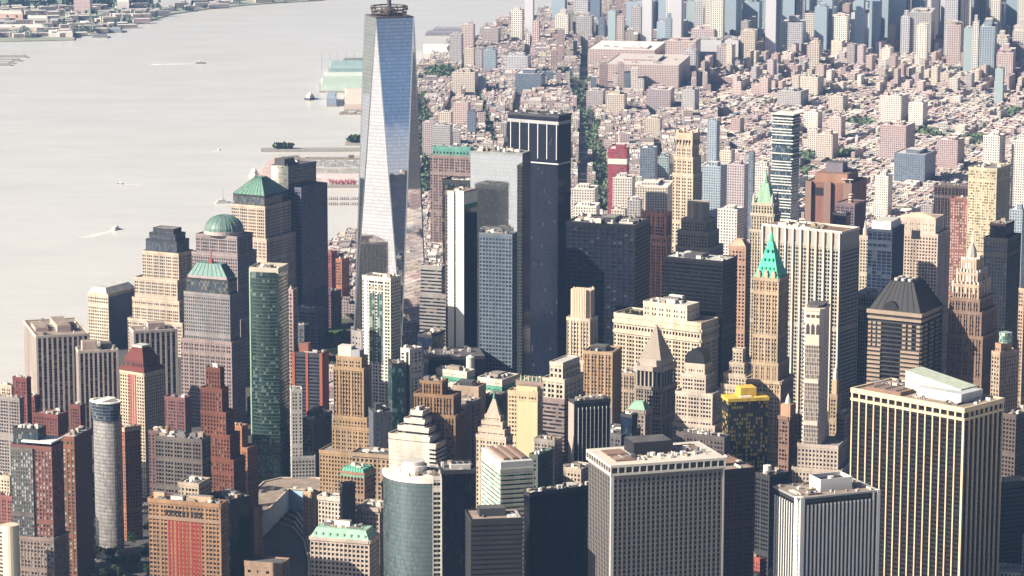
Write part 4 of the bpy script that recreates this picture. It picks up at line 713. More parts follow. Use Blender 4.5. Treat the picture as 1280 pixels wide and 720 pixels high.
for k in range(46):
    z = b.H-14-k*3.8; m = MB() if k == 0 else m
    for y in (-Y*0.86, Y*0.86): m.box(-X-0.15, -X+0.1, y-0.5, y+0.5, z, z+1.8, True)
    m.box(-X*0.5, -X*0.5+1.2, -Y-0.15, -Y+0.1, z, z+1.8, True); m.box(X*0.2, X*0.2+1.2, -Y-0.15, -Y+0.1, z, z+1.8, True)
b.part(m, 'small_window_column', wm_, sh)
m = MB(); m.prism(octo(X+0.5, Y+0.5, c_), b.H-1, b.H+1.2, 3, 3.8); b.part(m, 'cornice', plain(WT)); m = MB(); m.prism(octo(X*0.8, Y*0.8, c_), b.H+1.2, b.H+3.5); b.part(m, 'roof', ROOFS['tar'])
stw = mas((0.5, 0.41, 0.36), 3.2, 3.9, 0.42, 0.5, 0.4); b.tier(stw, b.zpx(556), dl=2, df=16, dr=4, db=2, roof='grey'); b.tier(stw, b.zpx(585), dl=5, df=20, dr=8, db=6, roof='grey')
b = Bd('office_tower', 'small gilded stone turret tower with domed lantern beside the slim white tower', 'office block', (1046, 495), (1038, 493), (1050, 492), D=2660, t=66)
b.body(mas((0.42, 0.30, 0.2), 3, 3.6, 0.45, 0.5, 0.4), roof='brown'); lt = plain((0.5, 0.36, 0.24)); b.box('lantern_stage', lt, b.x0*0.75, b.x1*0.75, b.y0*0.75, b.y1*0.75, b.H+0.2, b.H+14); m = MB(); m.cyl(0, 0, min(b.X, b.Y)*0.33, b.H+14, b.H+20, 12); m.cyl(0, 0, min(b.X, b.Y)*0.35, b.H+20, b.H+26, 12, 0.5); m.cyl(0, 0, 0.5, b.H+26, b.H+32, 6, 0.1); b.part(m, 'lantern_dome', WHITEM); b.tier(mas((0.42, 0.3, 0.2), 3, 3.6, 0.45, 0.5), b.zpx(525), df=6, dr=8, dl=1, roof='brown')
b = Bd('office_block', 'brown block with ornate gabled clock turret, left of the slim white tower', 'office block', (986, 523), (974, 522), (996, 515), D=2680, t=55); b.body(mas((0.24, 0.14, 0.11), 3, 3.7, 0.45, 0.5, 0.5), roof='brown', cornice=0.8); b.box('turret', plain((0.38, 0.25, 0.17)), -5, 5, -5, 5, b.H, b.H+12); m = MB(); m.cyl(0, 0, 3, b.H+12, b.H+17, 12, 2); m.cyl(0, 0, 2, b.H+17, b.H+21, 12, 0.3); b.part(m, 'turret_dome', UNIT[0])
b = Bd('office_block', 'stone block with grid of small windows between slim white tower and cream giant', 'office block', (1056, 520), (1046, 522), (1068, 514), D=2640, t=60); b.body(mas((0.42, 0.3, 0.24), 3, 3.6), roof='brown'); b.clutter(4)
# hipped dark roof tower
b = Bd('office_tower', 'dark striped tower with great black hipped roof and stone corner piers', 'skyscraper', (1151, 393), (1086, 387), (1178, 383), D=2725)
ws = plain((0.30, 0.235, 0.185), 0.8, 0.2); bl = glass((0.01, 0.012, 0.018), blind=0.0, rough=0.08, spn=(0.05, 0.05, 0.055), sph=0.35)
b.body(St((0.06, 0.055, 0.06), bl, 3, 4.1, 0.9, 0.8, 0.1, ribs=False), b.H-3, roof='grey')
b.box('stone_cornice', ws, b.x0-1.6, b.x1+1.6, b.y0-1.6, b.y1+1.6, b.H-3, b.H+0.5); b.box('stone_cornice', ws, b.x0-0.9, b.x1+0.9, b.y0-0.9, b.y1+0.9, b.H-8, b.H-5.5)
X, Y = b.X, b.Y; nf = 40
cols = []
for k in range(nf):
    z = b.H-13-k*4.1
    if z < 5: break
    cols.append(z)
def bands(nm, x0, x1, y0, y1, zs):
    ax = 0 if x1-x0 < 2.5 and y1-y0 > 2.5 or x0 < b.x0 else 1; fr, bk = (x0, x1) if ax == 0 else (y0, y1); pr = []
    for z in sorted(zs): pr += [(bk, z), (fr, z), (fr, z+2.1), (bk, z+2.1)]
    e0, e1 = (y0, y1) if ax == 0 else (x0, x1); V = []; n_ = len(pr)
    for e in (e0, e1): V += [(p, e, z) if ax == 0 else (e, p, z) for p, z in pr]
    Fq = [(i, i+1, n_+i+1, n_+i) for i in range(n_-1)]+[tuple(range(n_)), tuple(range(2*n_-1, n_-1, -1))]
    me = bpy.data.meshes.new(nm); me.from_pydata(V, [], Fq); me.materials.append(ws); o = bpy.data.objects.new(nm, me); COL.objects.link(o); o.parent = b.root
up, lo = [z for z in cols if z > b.zpx(440)], [z for z in cols if z <= b.zpx(440)]
for f0, f1 in ((0.0, 0.06), (0.09, 0.15), (0.18, 0.25), (0.66, 0.73), (0.77, 0.84), (0.93, 1.0)): bands('stone_cladding', b.x0-1.0, b.x0+0.2, b.y1-Y*f1, b.y1-Y*f0, up)
for f0, f1 in ((0.0, 0.25), (0.64, 1.0)): bands('stone_cladding', b.x0-1.8, b.x0+0.2, b.y1-Y*f1, b.y1-Y*f0, lo)
for f0, f1 in ((0.0, 0.1), (0.16, 0.3), (0.42, 0.58), (0.7, 0.84), (0.9, 1.0)): bands('stone_cladding', b.x0+X*f0, b.x0+X*f1, b.y0-1.0, b.y0+0.2, cols)
mr = plain((0.012, 0.012, 0.017), 0.6, 0.2); zt = b.zpx(357); hr = b.hip('hipped_roof', mr, (b.x0, b.x1, b.y0, b.y1), b.H+0.5, zt, 0.42, 0.46)
m = MB(); A = [(Y*0.14*math.cos(q), b.H+0.6+8.5*math.sin(q)) for q in np.linspace(0, math.pi, 12)]
m.quad([(b.x0+0.3, y-Y*(-0.08), z) for y, z in A]); 
for i in range(11): m.quad([(b.x0+0.3, A[i][0]+Y*0.08, A[i][1]), (b.x0+0.3, A[i+1][0]+Y*0.08, A[i+1][1]), (b.x0+6, A[i+1][0]+Y*0.08, A[i+1][1]), (b.x0+6, A[i][0]+Y*0.08, A[i][1])])
b.part(m, 'arched_dormer', BLACKM, hr)
for k in range(12): m = MB(); m.cyl((k % 4-1.5)*X*0.09, (k//4-1)*Y*0.13, 2.2, zt, zt+2.2, 10); b.part(m, 'roof_fan', UNIT[k % 4], hr)
b = Bd('office_block', 'grey block with close white vertical stripes, left behind the black hipped roof', 'office block', (1096, 370), (1070, 367), (1108, 364), D=2950, t=66); b.body(pier((0.5, 0.47, 0.44), 2.6, 3.8, 0.55, 0.75, 0.6), roof='white'); b.clutter(5)
# art deco spire tower
b = Bd('office_tower', 'brown art deco tower with jagged white-tipped crown and slender spire', 'skyscraper', (1224, 376), (1187, 373), (1240, 369), D=2749, t=62)
AD = (0.26, 0.165, 0.125); st = pier(AD, 3, 3.8, 0.42, 0.5, 0.6, G_WARM); b.body(st, roof='tan'); z = b.H; tip = plain((0.74, 0.66, 0.58), 0.8, 0.1)  # shaft brown darkened, the shadow on its lower part put into the colour
for (k, yy) in ((0.84, 357), (0.66, 343), (0.46, 328)):
    b.body(pier((0.46, 0.34, 0.26), 2.8, 3.8, 0.45, 0.5, 0.7), b.zpx(yy), z+0.1, (b.x0*k, b.x1*k, b.y0*k, b.y1*k), 'tan', 0.8, 'setback_wall')
    for i in range(7):
        y = b.y0*k+i*b.Y*k/6; m = MB(); m.box(b.x0*k-1, b.x0*k+0.8, y-0.6, y+0.6, b.zpx(yy)-8, b.zpx(yy)+3.2); b.part(m, 'white_finial', tip)
    for i in range(1, 5):
        x = b.x0*k+i*b.X*k/4; m = MB(); m.box(x-0.6, x+0.6, b.y0*k-1, b.y0*k+0.8, b.zpx(yy)-8, b.zpx(yy)+3.2); b.part(m, 'white_finial', tip)
    z = b.zpx(yy)
m = MB(); m.cyl(0, 0, 5.5, z, z+9, 8, 4); m.cyl(0, 0, 4, z+9, z+15, 8, 1.2); b.part(m, 'glass_lantern', plain((0.4, 0.36, 0.33), 0.3)); m = MB(); m.cyl(0, 0, 0.8, z+15, z+27, 6, 0.15); b.part(m, 'spire', LIGHTM)
b.tier(st, b.zpx(390), dr=3, df=3, dl=2); b.tier(st, b.zpx(420), dr=5, df=5, dl=3); b.clutter(1)
# behind row, right
b = Bd('office_tower', 'navy glass tower with pale roof box, left of the cream tower with dark arch', 'skyscraper', (1115, 289), (1085, 287), (1130, 285), D=3250, t=66); b.body(St((0.05, 0.07, 0.12), G_NAVY, 5, 3.8, 0.85, 0.8, 0.25), roof='grey'); b.pent(0.1, 0.9, 0.1, 0.9, 9, UNIT[2], 'white'); b.clutter(4)
b = Bd('office_tower', 'cream tower with curved pediment and a dark arched recess high on its face', 'skyscraper', (1172, 294), (1127, 292), (1187, 289), D=3400, t=66); st = mas((0.60, 0.47, 0.40), 3.6, 3.8, 0.45, 0.5, 0.4); b.body(st, roof='tan'); b.body(mas((0.62, 0.5, 0.42), 4, 6, 0.12, 0.25, 0.3), b.zpx(273), b.H+0.1, (b.x0, b.x1*0.3, b.y0*0.86, b.y1), 'tan', 0.8, 'attic_wall'); m = MB(); z = b.zpx(273)+0.8
A = [(b.y0*0.86+(b.y1-b.y0*0.86)*k/10, z+5*math.sin(math.pi*k/10)) for k in range(11)]; m.quad([(b.x0-0.8, a, zz) for a, zz in A]+[(b.x0-0.8, b.y1, z-1), (b.x0-0.8, b.y0*0.86, z-1)])
for i in range(10): m.quad([(b.x0-0.8, A[i][0], A[i][1]), (b.x0-0.8, A[i+1][0], A[i+1][1]), (b.x0+8, A[i+1][0], A[i+1][1]), (b.x0+8, A[i][0], A[i][1])])
b.part(m, 'curved_pediment', plain((0.62, 0.5, 0.4))); m = MB(); m.box(b.x0-0.8, b.x0+0.3, -b.Y*0.02, b.Y*0.22, b.H-6, b.H+4, True); b.part(m, 'arched_recess', BLACKM)
b = Bd('office_tower', 'dark pinstriped slab behind the brown dotted tower', 'skyscraper', (1212, 234), (1168, 231), (1216, 229), D=3700, t=70); b.body(pier((0.13, 0.10, 0.11), 2.2, 3.8, 0.5, 0.8, 0.6, G_BLACK), roof='tan'); b.clutter(5)
b = Bd('office_tower', 'brown tower dotted with rows of white square windows', 'skyscraper', (1212, 250), (1188, 248), (1216, 247), D=3580, t=70); b.body(mas((0.32, 0.13, 0.11), 3, 3.4, 0.5, 0.5, 0.3, glass((0.2, 0.17, 0.16), blind=0.75, bcol=(0.62, 0.55, 0.5))), roof='brown'); b.clutter(2)
b = Bd('apartment_tower', 'tall cream slab with speckled windows and shaded grey end', 'skyscraper', (1246, 212), (1211, 210), (1263, 208), D=3560, t=62); b.body(mas((0.62, 0.54, 0.38), 3, 3.3, 0.5, 0.5, 0.3, glass((0.12, 0.09, 0.07), blind=0.5, bcol=(0.5, 0.42, 0.3))), roof='grey'); b.clutter(5)
b = Bd('office_tower', 'black tower with a smaller black box on top, right of the jagged art deco crown', 'skyscraper', (1259, 300), (1230, 297), (1276, 295), D=3120, t=62); b.body(St((0.02, 0.02, 0.026), G_NAVY, 3, 3.8, 0.6, 0.55, 0.3, rough=0.5), roof='tar'); b.body(cwall(G_BLACK, (0.05, 0.03, 0.03)), b.zpx(281), b.H+0.1, (b.x0*0.7, b.x1*0.6, b.y0*0.65, b.y1*0.7), 'grey', 0.6, 'upper_box'); b.clutter(3)
b = Bd('office_tower', 'buff block with green glass turret and salmon penthouse under the black tower', 'office block', (1250, 442), (1240, 440), (1273, 434), D=2720, t=40); b.body(mas((0.46, 0.33, 0.24), 3.2, 3.8, 0.45, 0.55, 0.4, G_TEAL), roof='brown'); b.body(mas((0.48, 0.28, 0.18), 4, 5, 0.3, 0.4), b.zpx(430), b.H+0.1, (b.x0*0.8, b.x1*0.3, b.y0*0.7, b.y1*0.6), 'brown', 0.6, 'penthouse'); m = MB(); m.prism(octo(5, 5, 1.5), b.zpx(430), b.zpx(417), 2, 3); b.part(m, 'glass_turret', glass((0.12, 0.2, 0.17), blind=0.4, bcol=(0.35, 0.45, 0.38)))
b = Bd('office_block', 'dark block with cluttered roof at the lower right picture edge', 'office block', (1252, 606), (1247, 603), (1296, 596), D=2500, t=24); b.body(band((0.07, 0.065, 0.06), 4, 3.8, 0.45, 0.4, G_BLACK), roof='tar'); b.pent(0.1, 0.6, 0.3, 0.8, 5, UNIT[3], 'tan'); b.clutter(10)
b = Bd('office_block', 'grey-brown tower at the right picture edge below the buff block', 'office block', (1270, 520), (1254, 519), (1300, 510), D=2640, t=50); b.body(mas((0.13, 0.1, 0.09), 3, 3.8, 0.45, 0.5, 0.3, G_BLACK), roof='tar'); b.clutter(5)
b = Bd('office_block', 'tan block with stacked windows hugging the right picture edge under the cream slab', 'office block', (1280, 362), (1274, 360), (1310, 352), D=2960, t=50); b.body(mas((0.45, 0.32, 0.24), 3, 3.7, 0.45, 0.5), roof='tan'); b.clutter(3)
for lab, c, l, r, D in (('flat red brick roof at the bottom edge right of the waffle-grid slab', (918, 712), (905, 706), (962, 706), 2560), ('taller red brick house at the bottom edge by the white-ribbed tower', (950, 700), (933, 696), (972, 690), 2540)):
    b = Bd('brick_house', lab, 'brick house', c, l, r, D=D, t=30); b.body(mas((0.34, 0.07, 0.05), 3, 3.4, 0.35, 0.5), roof=plain((0.36, 0.08, 0.06), 0.8, 0.2)); b.clutter(4)
b = Bd('office_block', 'dark block under the yellow patterned tower with a white roof tank', 'office block', (962, 596), (945, 594), (985, 585), D=2540, t=40); b.body(mas((0.05, 0.05, 0.06), 3.4, 3.8, 0.5, 0.5, 0.3, G_BLACK), roof='tar'); m = MB(); m.cyl(b.x0*0.3, b.y1*0.3, 3.5, b.H+0.2, b.H+7, 14); b.part(m, 'white_tank', LIGHTM, b.roof); b.clutter(6)
b = Bd('office_block', 'low dark block with white dish antennas behind the waffle-grid slab roof', 'office block', (905, 548), (846, 548), (912, 538), D=2580, t=60); b.body(mas((0.12, 0.1, 0.1), 3.4, 3.8), roof='tar'); b.clutter(8)
for k in range(4):
    m = MB(); m.cyl(0, 0, 0.4, 0, 2, 6); m.cyl(0.3, 0, 0.3, 2, 2.7, 14, 2.1); o = b.part(m, 'dish_antenna', LIGHTM, b.roof); o.location = (b.x0+5, b.y0+6+k*9, b.H+0.2)
for lab, c, l, r, D, wall, ro in (('small grey block with white roof in front of the mauve lower floors', (693, 552), (668, 553), (702, 545), 2560, (0.3, 0.27, 0.25), 'grey'), ('low dark block with a green tarpaulin roof edge near the cream blank tower', (672, 570), (662, 570), (690, 562), 2500, (0.1, 0.12, 0.1), 'green'),
    ('small stone block with stepped white roof left of the waffle-grid slab', (726, 588), (705, 590), (742, 578), 2440, (0.45, 0.37, 0.3), 'white'), ('dark block with plant roof in front of the pyramid tower', (776, 545), (742, 548), (800, 536), 2640, (0.13, 0.12, 0.13), 'tar')):
    b = Bd('office_block', lab, 'office block', c, l, r, D=D, t=60); b.body(mas(wall, 3.2, 3.7), roof=ro); b.clutter(6)
# ================================================================== the tallest tower and its neighbours
pC = at_depth(486.5, 20, 3421); zt = 417.0
root = empty('glass_skyscraper', (pC[0], pC[1], 0), 0); tag(root, 'tallest tower of tapering mirror glass triangles with a mast on its roof', 'skyscraper')
FOOT.append(('tallest', pC[0], pC[1], YAW*-1, -44, 44, -44, 44, 417, 3421))
def sq(half, deg):
    th = math.radians(deg); bd = math.cos(th)*RH+math.sin(th)*FH; ad = -math.sin(th)*RH+math.cos(th)*FH
    return [tuple((bd*sx+ad*sy)[:2]*half) for sx, sy in ((-1, -1), (1, -1), (1, 1), (-1, 1))]
zb = 57.0; base = sq(31.0, 64); top = sq(22.2, 19)      # corners; the upper square is turned by 45 degrees
gm = glass((0.80, 0.80, 0.82), metal=0.95, rough=0.03, blind=0.0, mull=(0.55, 0.54, 0.56), mw=0.1, spn=(0.62, 0.61, 0.63), sph=0.3, tilt=0.0009, tv=0.2)
def up(p): return Vector((p[0], p[1], zt))
def dn(p): return Vector((p[0], p[1], zb))
# base corner k sits under the middle of an upper edge: order by angle
ang = lambda p: math.atan2(p[1], p[0])
bs = sorted(base, key=ang); ts = sorted(top, key=ang)
k0 = min(range(4), key=lambda k: abs((ang(ts[k])-ang(bs[0])) % (2*math.pi)-math.pi/4)); ts = ts[k0:]+ts[:k0]
def facet(P):
    mb = MB(); P = [Vector(p) for p in P]; n = (P[1]-P[0]).cross(P[2]-P[0]).normalized(); h = Vector((0, 0, 1)).cross(n).normalized()
    mb.quad(P, [(p.dot(h)/3.1+100, p.z/4.05) for p in P]); return mb.build('glass_facet', gm, root)
for k in range(4):
    facet([dn(bs[k]), dn(bs[(k+1) % 4]), up(ts[k])]); facet([up(ts[k]), up(ts[k-1]), dn(bs[k])])
edge = plain((0.62, 0.66, 0.68), 0.3, 0.1, metal=0.7)
for k in range(4):
    m = MB(); m.bar(dn(bs[k]), up(ts[k]), 0.55); m.bar(dn(bs[(k+1) % 4]), up(ts[k]), 0.55); m.build('steel_edge', edge, root)
m = MB(); m.prism(bs, 0, zb, 1.5, 4, False); m.build('base_wall', glass((0.15, 0.17, 0.2), metal=0.6, rough=0.3, blind=0), root)
m = MB(); m.prism([(p[0]*1.0, p[1]*1.0) for p in ts], zt, zt+1.5, 3, 4, True); rf = m.build('roof', ROOFS['tar'], root)
m = MB(); 
for rr, zz in ((19, zt+5), (21, zt+9), (19, zt+12)):
    for i in range(28):
        a0, a1 = 2*math.pi*i/28, 2*math.pi*(i+1)/28; m.bar((rr*math.cos(a0), rr*math.sin(a0), zz), (rr*math.cos(a1), rr*math.sin(a1), zz), 0.7)
for i in range(14):
    a0 = 2*math.pi*i/14; m.bar((19*math.cos(a0), 19*math.sin(a0), zt+1), (21*math.cos(a0+0.2), 21*math.sin(a0+0.2), zt+12), 0.5)
m.build('antenna_ring', plain((0.10, 0.075, 0.07), 0.6), root)
m = MB(); m.cyl(0, 0, 7, zt+1.5, zt+9, 12); m.cyl(0, 0, 2.6, zt+9, zt+40, 10, 2.0); m.cyl(0, 0, 1.6, zt+40, zt+124, 8, 0.4); m.build('mast', plain((0.09, 0.08, 0.09), 0.5), root)
for k in range(6):
    a = k*1.05; m = MB(); m.box(12*math.cos(a)-2, 12*math.cos(a)+2, 12*math.sin(a)-2, 12*math.sin(a)+2, zt+1.6, zt+4.5+k % 3); m.build('rooftop_unit', plain((0.14, 0.09, 0.08)), rf)

b = Bd('office_tower', 'pale silver mirror glass tower with a flat unbroken face', 'skyscraper', (653, 192.5), (588, 188), (663, 186), D=3127)
gs = glass((0.72, 0.75, 0.77), metal=0.95, rough=0.03, blind=0.0, mull=(0.60, 0.63, 0.65), mw=0.07, spn=(0.66, 0.69, 0.71), sph=0.2, tilt=0.0005, tv=0.14)
b.body(cwall(gs, (0.3, 0.32, 0.34), 1.5, 4.1), roof='grey', para=0.6); b.box('painted_shade_flank', glass((0.02, 0.025, 0.05), rough=0.1, blind=0.0), b.x0+0.5, b.x1+0.3, b.y0-0.4, b.y0-0.1, 0, b.H); b.clutter(12, 1, big=1.3)  # dark pane over this side puts its shade into the colour
b = Bd('office_tower', 'blue gridded glass tower overlapping the pale silver mirror tower', 'skyscraper', (640, 294), (599, 290), (646, 291), D=3000, t=72); b.body(St((0.16, 0.20, 0.26), glass((0.05, 0.08, 0.13), metal=0.4, rough=0.12, blind=0.1, bcol=(0.1, 0.14, 0.2)), 3.4, 3.9, 0.72, 0.62, 0.25), roof='tar'); b.clutter(8)  # solid tower added where the mirror face shows a reflection
b = Bd('office_tower', 'tall black glass tower with pale vertical pipes, right behind the pale silver mirror tower', 'skyscraper', (698, 146), (635, 140), (714, 140.5), D=3215)
b.body(cwall(glass((0.006, 0.009, 0.02), blind=0.01, bcol=(0.05, 0.05, 0.06), rough=0.08, spn=(0.010, 0.013, 0.028), sph=0.25, spec=0.2)), roof='tar'); pm = plain((0.55, 0.56, 0.58), 0.4, 0.1)
for k in (0.06, 0.24, 0.42, 0.60, 0.78, 0.97): b.box('steel_pipe', pm, b.x0-0.8, b.x0, b.y1-b.Y*k-0.45, b.y1-b.Y*k+0.45, b.zpx(200), b.H-6)
b.box('crown_frame', plain((0.06, 0.06, 0.08)), b.x0-0.9, b.x1+0.9, b.y0-0.9, b.y1+0.9, b.H-1, b.H+1.2); b.box('crown_band', plain((0.35, 0.34, 0.36)), b.x0-0.6, b.x1+0.5, b.y0-0.5, b.y1+0.5, b.H-9, b.H-5.5); b.box('white_band', pm, b.x0-0.5, b.x1+0.4, b.y0-0.4, b.y1+0.4, b.zpx(206), b.zpx(204.5)); b.clutter(10)
b = Bd('apartment_tower', 'thin white condominium slab with a slot of dark windows down its middle', 'skyscraper', (580, 241), (557, 240), (595, 238), D=3027, t=62)
wl = plain((0.72, 0.68, 0.58), 0.75, 0.08); b.body(St((0.30, 0.2, 0.15), G_BLACK, 3, 3.6, 0.7, 0.6, 0.2), roof='tan'); b.box('white_fin', wl, b.x0-1.2, b.x0, b.y0-0.4, b.y0+b.Y*0.42, 0, b.H+2); b.box('white_fin', wl, b.x0-1.2, b.x0, b.y0+b.Y*0.52, b.y0+b.Y*0.86, 0, b.H+1); b.box('flank_glazing', glass((0.01, 0.014, 0.03), rough=0.08), b.x0+0.3, b.x1+0.9, b.y0-0.9, b.y0-0.35, 0, b.zpx(262)); b.box('crown_wall', wl, b.x0+0.3, b.x1+1, b.y0-1, b.y0-0.36, b.zpx(256), b.H); b.box('green_band', plain((0.05, 0.2, 0.14)), b.x0+0.3, b.x1+0.95, b.y0-0.95, b.y0-0.36, b.zpx(262), b.zpx(256)); b.clutter(4)
b = Bd('office_tower', 'dark glass tower with pale framed roof behind the thin white condominium', 'skyscraper', (589, 229), (553, 224), (600, 224), D=3500, t=68); b.body(cwall(glass((0.03, 0.045, 0.06), metal=0.3, blind=0.1)), roof='white', para=3); b.clutter(5)
b = Bd('office_tower', 'mauve gridded tower with green copper roof band', 'skyscraper', (589, 186), (538, 182), (593, 180), D=4290, t=72); b.body(mas((0.30, 0.215, 0.21), 4, 4, 0.5, 0.55, 0.5), b.H-12, roof='grey'); b.body(mas((0.12, 0.36, 0.30), 5, 8, 0.4, 0.4, 0.8), b.H, b.H-12, (b.x0+2, b.x1-2, b.y0+3, b.y1-3), 'green', name='green_attic'); b.clutter(4)
b = Bd('office_tower', 'grey stone tower with ribbon windows just right of the tallest tower\'s foot', 'office block', (552, 334), (526, 330), (556, 326), D=3330, t=70); b.body(band((0.34, 0.32, 0.32), 4, 3.9, 0.5, 0.5), roof='white'); b.tier(band((0.3, 0.28, 0.28), 4, 3.9, 0.5, 0.5), b.zpx(368), df=8, dl=4, dr=4); b.clutter(6)
b = Bd('office_tower', 'dark purple glass block in the shade right of the tallest tower', 'office block', (540, 420), (522, 420), (556, 412), D=3200, t=66); b.body(cwall(G_NAVY), roof='tar'); b.clutter(3)
b = Bd('office_block', 'low grey pavilion in front of the tallest tower\'s foot', 'office block', (452, 416), (440, 415), (458, 412), D=3200, t=40); b.body(mas((0.3, 0.28, 0.28), 6, 6, 0.3, 0.3), roof='grey')

# ---- riverside towers with copper tops
WG, MV = (0.55, 0.45, 0.36), (0.27, 0.235, 0.245)
gwf = glass((0.05, 0.055, 0.07), blind=0.1, bcol=(0.12, 0.12, 0.14), rough=0.1)

b = Bd('office_tower', 'beige stepped riverside tower with dark flat layered top', 'skyscraper', (223, 318), (178, 315), (241, 313), D=3550, t=64)
st = mas(WG, 3.0, 3.9, 0.45, 0.5, 0.35, gwf); sm = mas((0.26, 0.24, 0.25), 3.0, 3.9, 0.6, 0.6, 0.25, gwf); b.body(st, roof='grey')
dk = cwall(glass((0.06, 0.07, 0.09), metal=0.2, blind=0.0)); z = b.H
for k, yy in ((0.86, 304), (0.72, 296), (0.56, 290)): b.body(dk, b.zpx(yy), z+0.1, (b.x0*k, b.x1*k, b.y0*k, b.y1*k), 'grey', 0.8, 'layered_top'); z = b.zpx(yy)
b.tier(st, b.zpx(352), df=0, dl=4, db=9); b.tier(st, b.zpx(377), df=4, dl=7, db=11); b.tier(st, b.zpx(403), df=10, dl=10, db=16, dr=2)
b = Bd('office_tower', 'mauve riverside tower crowned by a green copper dome', 'skyscraper', (296, 297), (245, 295), (315, 291), D=3370, t=66)
b.body(mas((0.33, 0.27, 0.28), 3.0, 3.9, 0.5, 0.55, 0.3, gwf), roof='grey'); R_ = 25.5*3400/3780*0.96; zd = b.H+1; m = MB(); nr = 9; prof = [(R_*math.cos(q), zd+4+R_*0.78*math.sin(q)) for q in np.linspace(0, math.pi/2, nr)]
for i in range(nr-1):
    for k in range(32):
        a0, a1 = 2*math.pi*k/32, 2*math.pi*(k+1)/32; (r0, z0), (r1, z1) = prof[i], prof[i+1]
        m.quad([(r0*math.cos(a0), r0*math.sin(a0), z0), (r0*math.cos(a1), r0*math.sin(a1), z0), (r1*math.cos(a1), r1*math.sin(a1), z1), (r1*math.cos(a0), r1*math.sin(a0), z1)])
dm = b.part(m, 'copper_dome', plain((0.13, 0.21, 0.195), 0.45, 0.3, 0.2), smooth=True); sm = MB()
for k in range(20):
    a0 = 2*math.pi*k/20
    for i in range(nr-2): sm.bar((prof[i][0]*math.cos(a0), prof[i][0]*math.sin(a0), prof[i][1]), (prof[i+1][0]*math.cos(a0), prof[i+1][0]*math.sin(a0), prof[i+1][1]), 0.28)
sm.build('standing_seam', plain((0.13, 0.21, 0.195), 0.45, 0.3, 0.2), dm); m = MB(); m.cyl(0, 0, R_+1, zd, zd+4, 32); b.part(m, 'dome_drum', plain((0.42, 0.35, 0.35)))
b.tier(mas((0.33, 0.27, 0.28), 3.0, 3.9, 0.5, 0.55, 0.3, gwf), b.zpx(320), df=2, dl=3, dr=5, db=4); b.tier(mas((0.36, 0.29, 0.29), 3.0, 3.9, 0.45, 0.5, 0.3, gwf), b.zpx(400), df=6, dl=5, dr=6, db=6)
b = Bd('office_tower', 'mauve riverside tower with flat-topped teal copper pyramid and red mast', 'skyscraper', (287, 370), (230, 366), (299, 360), D=3171, t=66)
gt = glass((0.07, 0.085, 0.10), blind=0.12, bcol=(0.13, 0.13, 0.15), rough=0.1, metal=0.25)
b.body(mas((0.30, 0.27, 0.28), 2.6, 3.9, 0.62, 0.62, 0.25, gt), roof='grey'); k = 0.93; b.body(cwall(glass((0.05, 0.065, 0.08), metal=0.2)), b.zpx(352), b.H+0.1, (b.x0*k, b.x1*k, b.y0*k, b.y1*k), 'grey', 0.4, 'glass_attic'); z = b.zpx(352); k = 0.86
m = MB(); m.box(b.x0*k, b.x1*k, b.y0*k, b.y1*k, z, z+3); b.part(m, 'attic_wall', plain((0.36, 0.3, 0.3))); b.hip('copper_pyramid', plain((0.14, 0.25, 0.235), 0.5, 0.4, 0.3), (b.x0*k, b.x1*k, b.y0*k, b.y1*k), z+3, z+16, 0.62, 0.62); m = MB(); m.bar((0, 0, z+16), (0, 0, z+30), 0.5); m.box(-2, 2, -2, 2, z+16, z+20); b.part(m, 'red_mast', plain((0.3, 0.07, 0.06)))
b.tier(mas((0.33, 0.25, 0.25), 3.2, 4.1, 0.5, 0.5, 0.4, gwf), b.zpx(429), df=3, dl=3, dr=4, db=3)
b = Bd('office_tower', 'beige riverside tower with a big green copper pyramid, next to the dark blue banded tower', 'skyscraper', (331, 254), (289, 254), (363, 246), D=3556, t=62)
b.body(mas(WG, 3.0, 3.9, 0.45, 0.5, 0.35, gwf), b.H-5, roof='grey'); b.body(cwall(glass((0.06, 0.075, 0.09), metal=0.2)), b.H+8, b.H-5.1, (b.x0*0.93, b.x1*0.93, b.y0*0.93, b.y1*0.93), 'grey', 0.4, 'glass_attic'); b.hip('copper_pyramid', plain((0.14, 0.265, 0.215), 0.5, 0.4, 0.3), (b.x0*0.93, b.x1*0.93, b.y0*0.93, b.y1*0.93), b.H+8.5, b.H+27, 0.2, 0.2); b.tier(mas(WG, 3.0, 3.9, 0.45, 0.5, 0.35, gwf), b.zpx(300), df=4, dl=4, dr=4, db=4)
b = Bd('office_tower', 'dark blue banded glass tower with rounded white flank, by the piers', 'skyscraper', (360, 209), (339, 205), (395, 200), D=3608)
b.body(band((0.20, 0.21, 0.25), 4, 4.0, 0.72, 0.3, G_NAVY), roof='tar', sides='FR'); X0, Y0, Y1 = b.x0, b.y0, b.y1; bul = [(X0-9*math.sin(math.pi*k/12), Y1+(Y0-Y1)*k/12) for k in range(13)]; m = MB(); m.prism(bul, 0, b.H+1, 3, 4); b.part(m, 'curved_flank', glass((0.5, 0.49, 0.44), rough=0.4, blind=0, spn=(0.62, 0.6, 0.54), sph=0.5)); b.pent(0.0, 0.35, 0.2, 0.8, 9, DARKMET, 'tar')
b.tier(mas((0.12, 0.13, 0.19), 4, 4.2, 0.6, 0.55, 0.3, G_NAVY), b.zpx(236), df=14, dr=3, dl=-7); b.clutter(6)
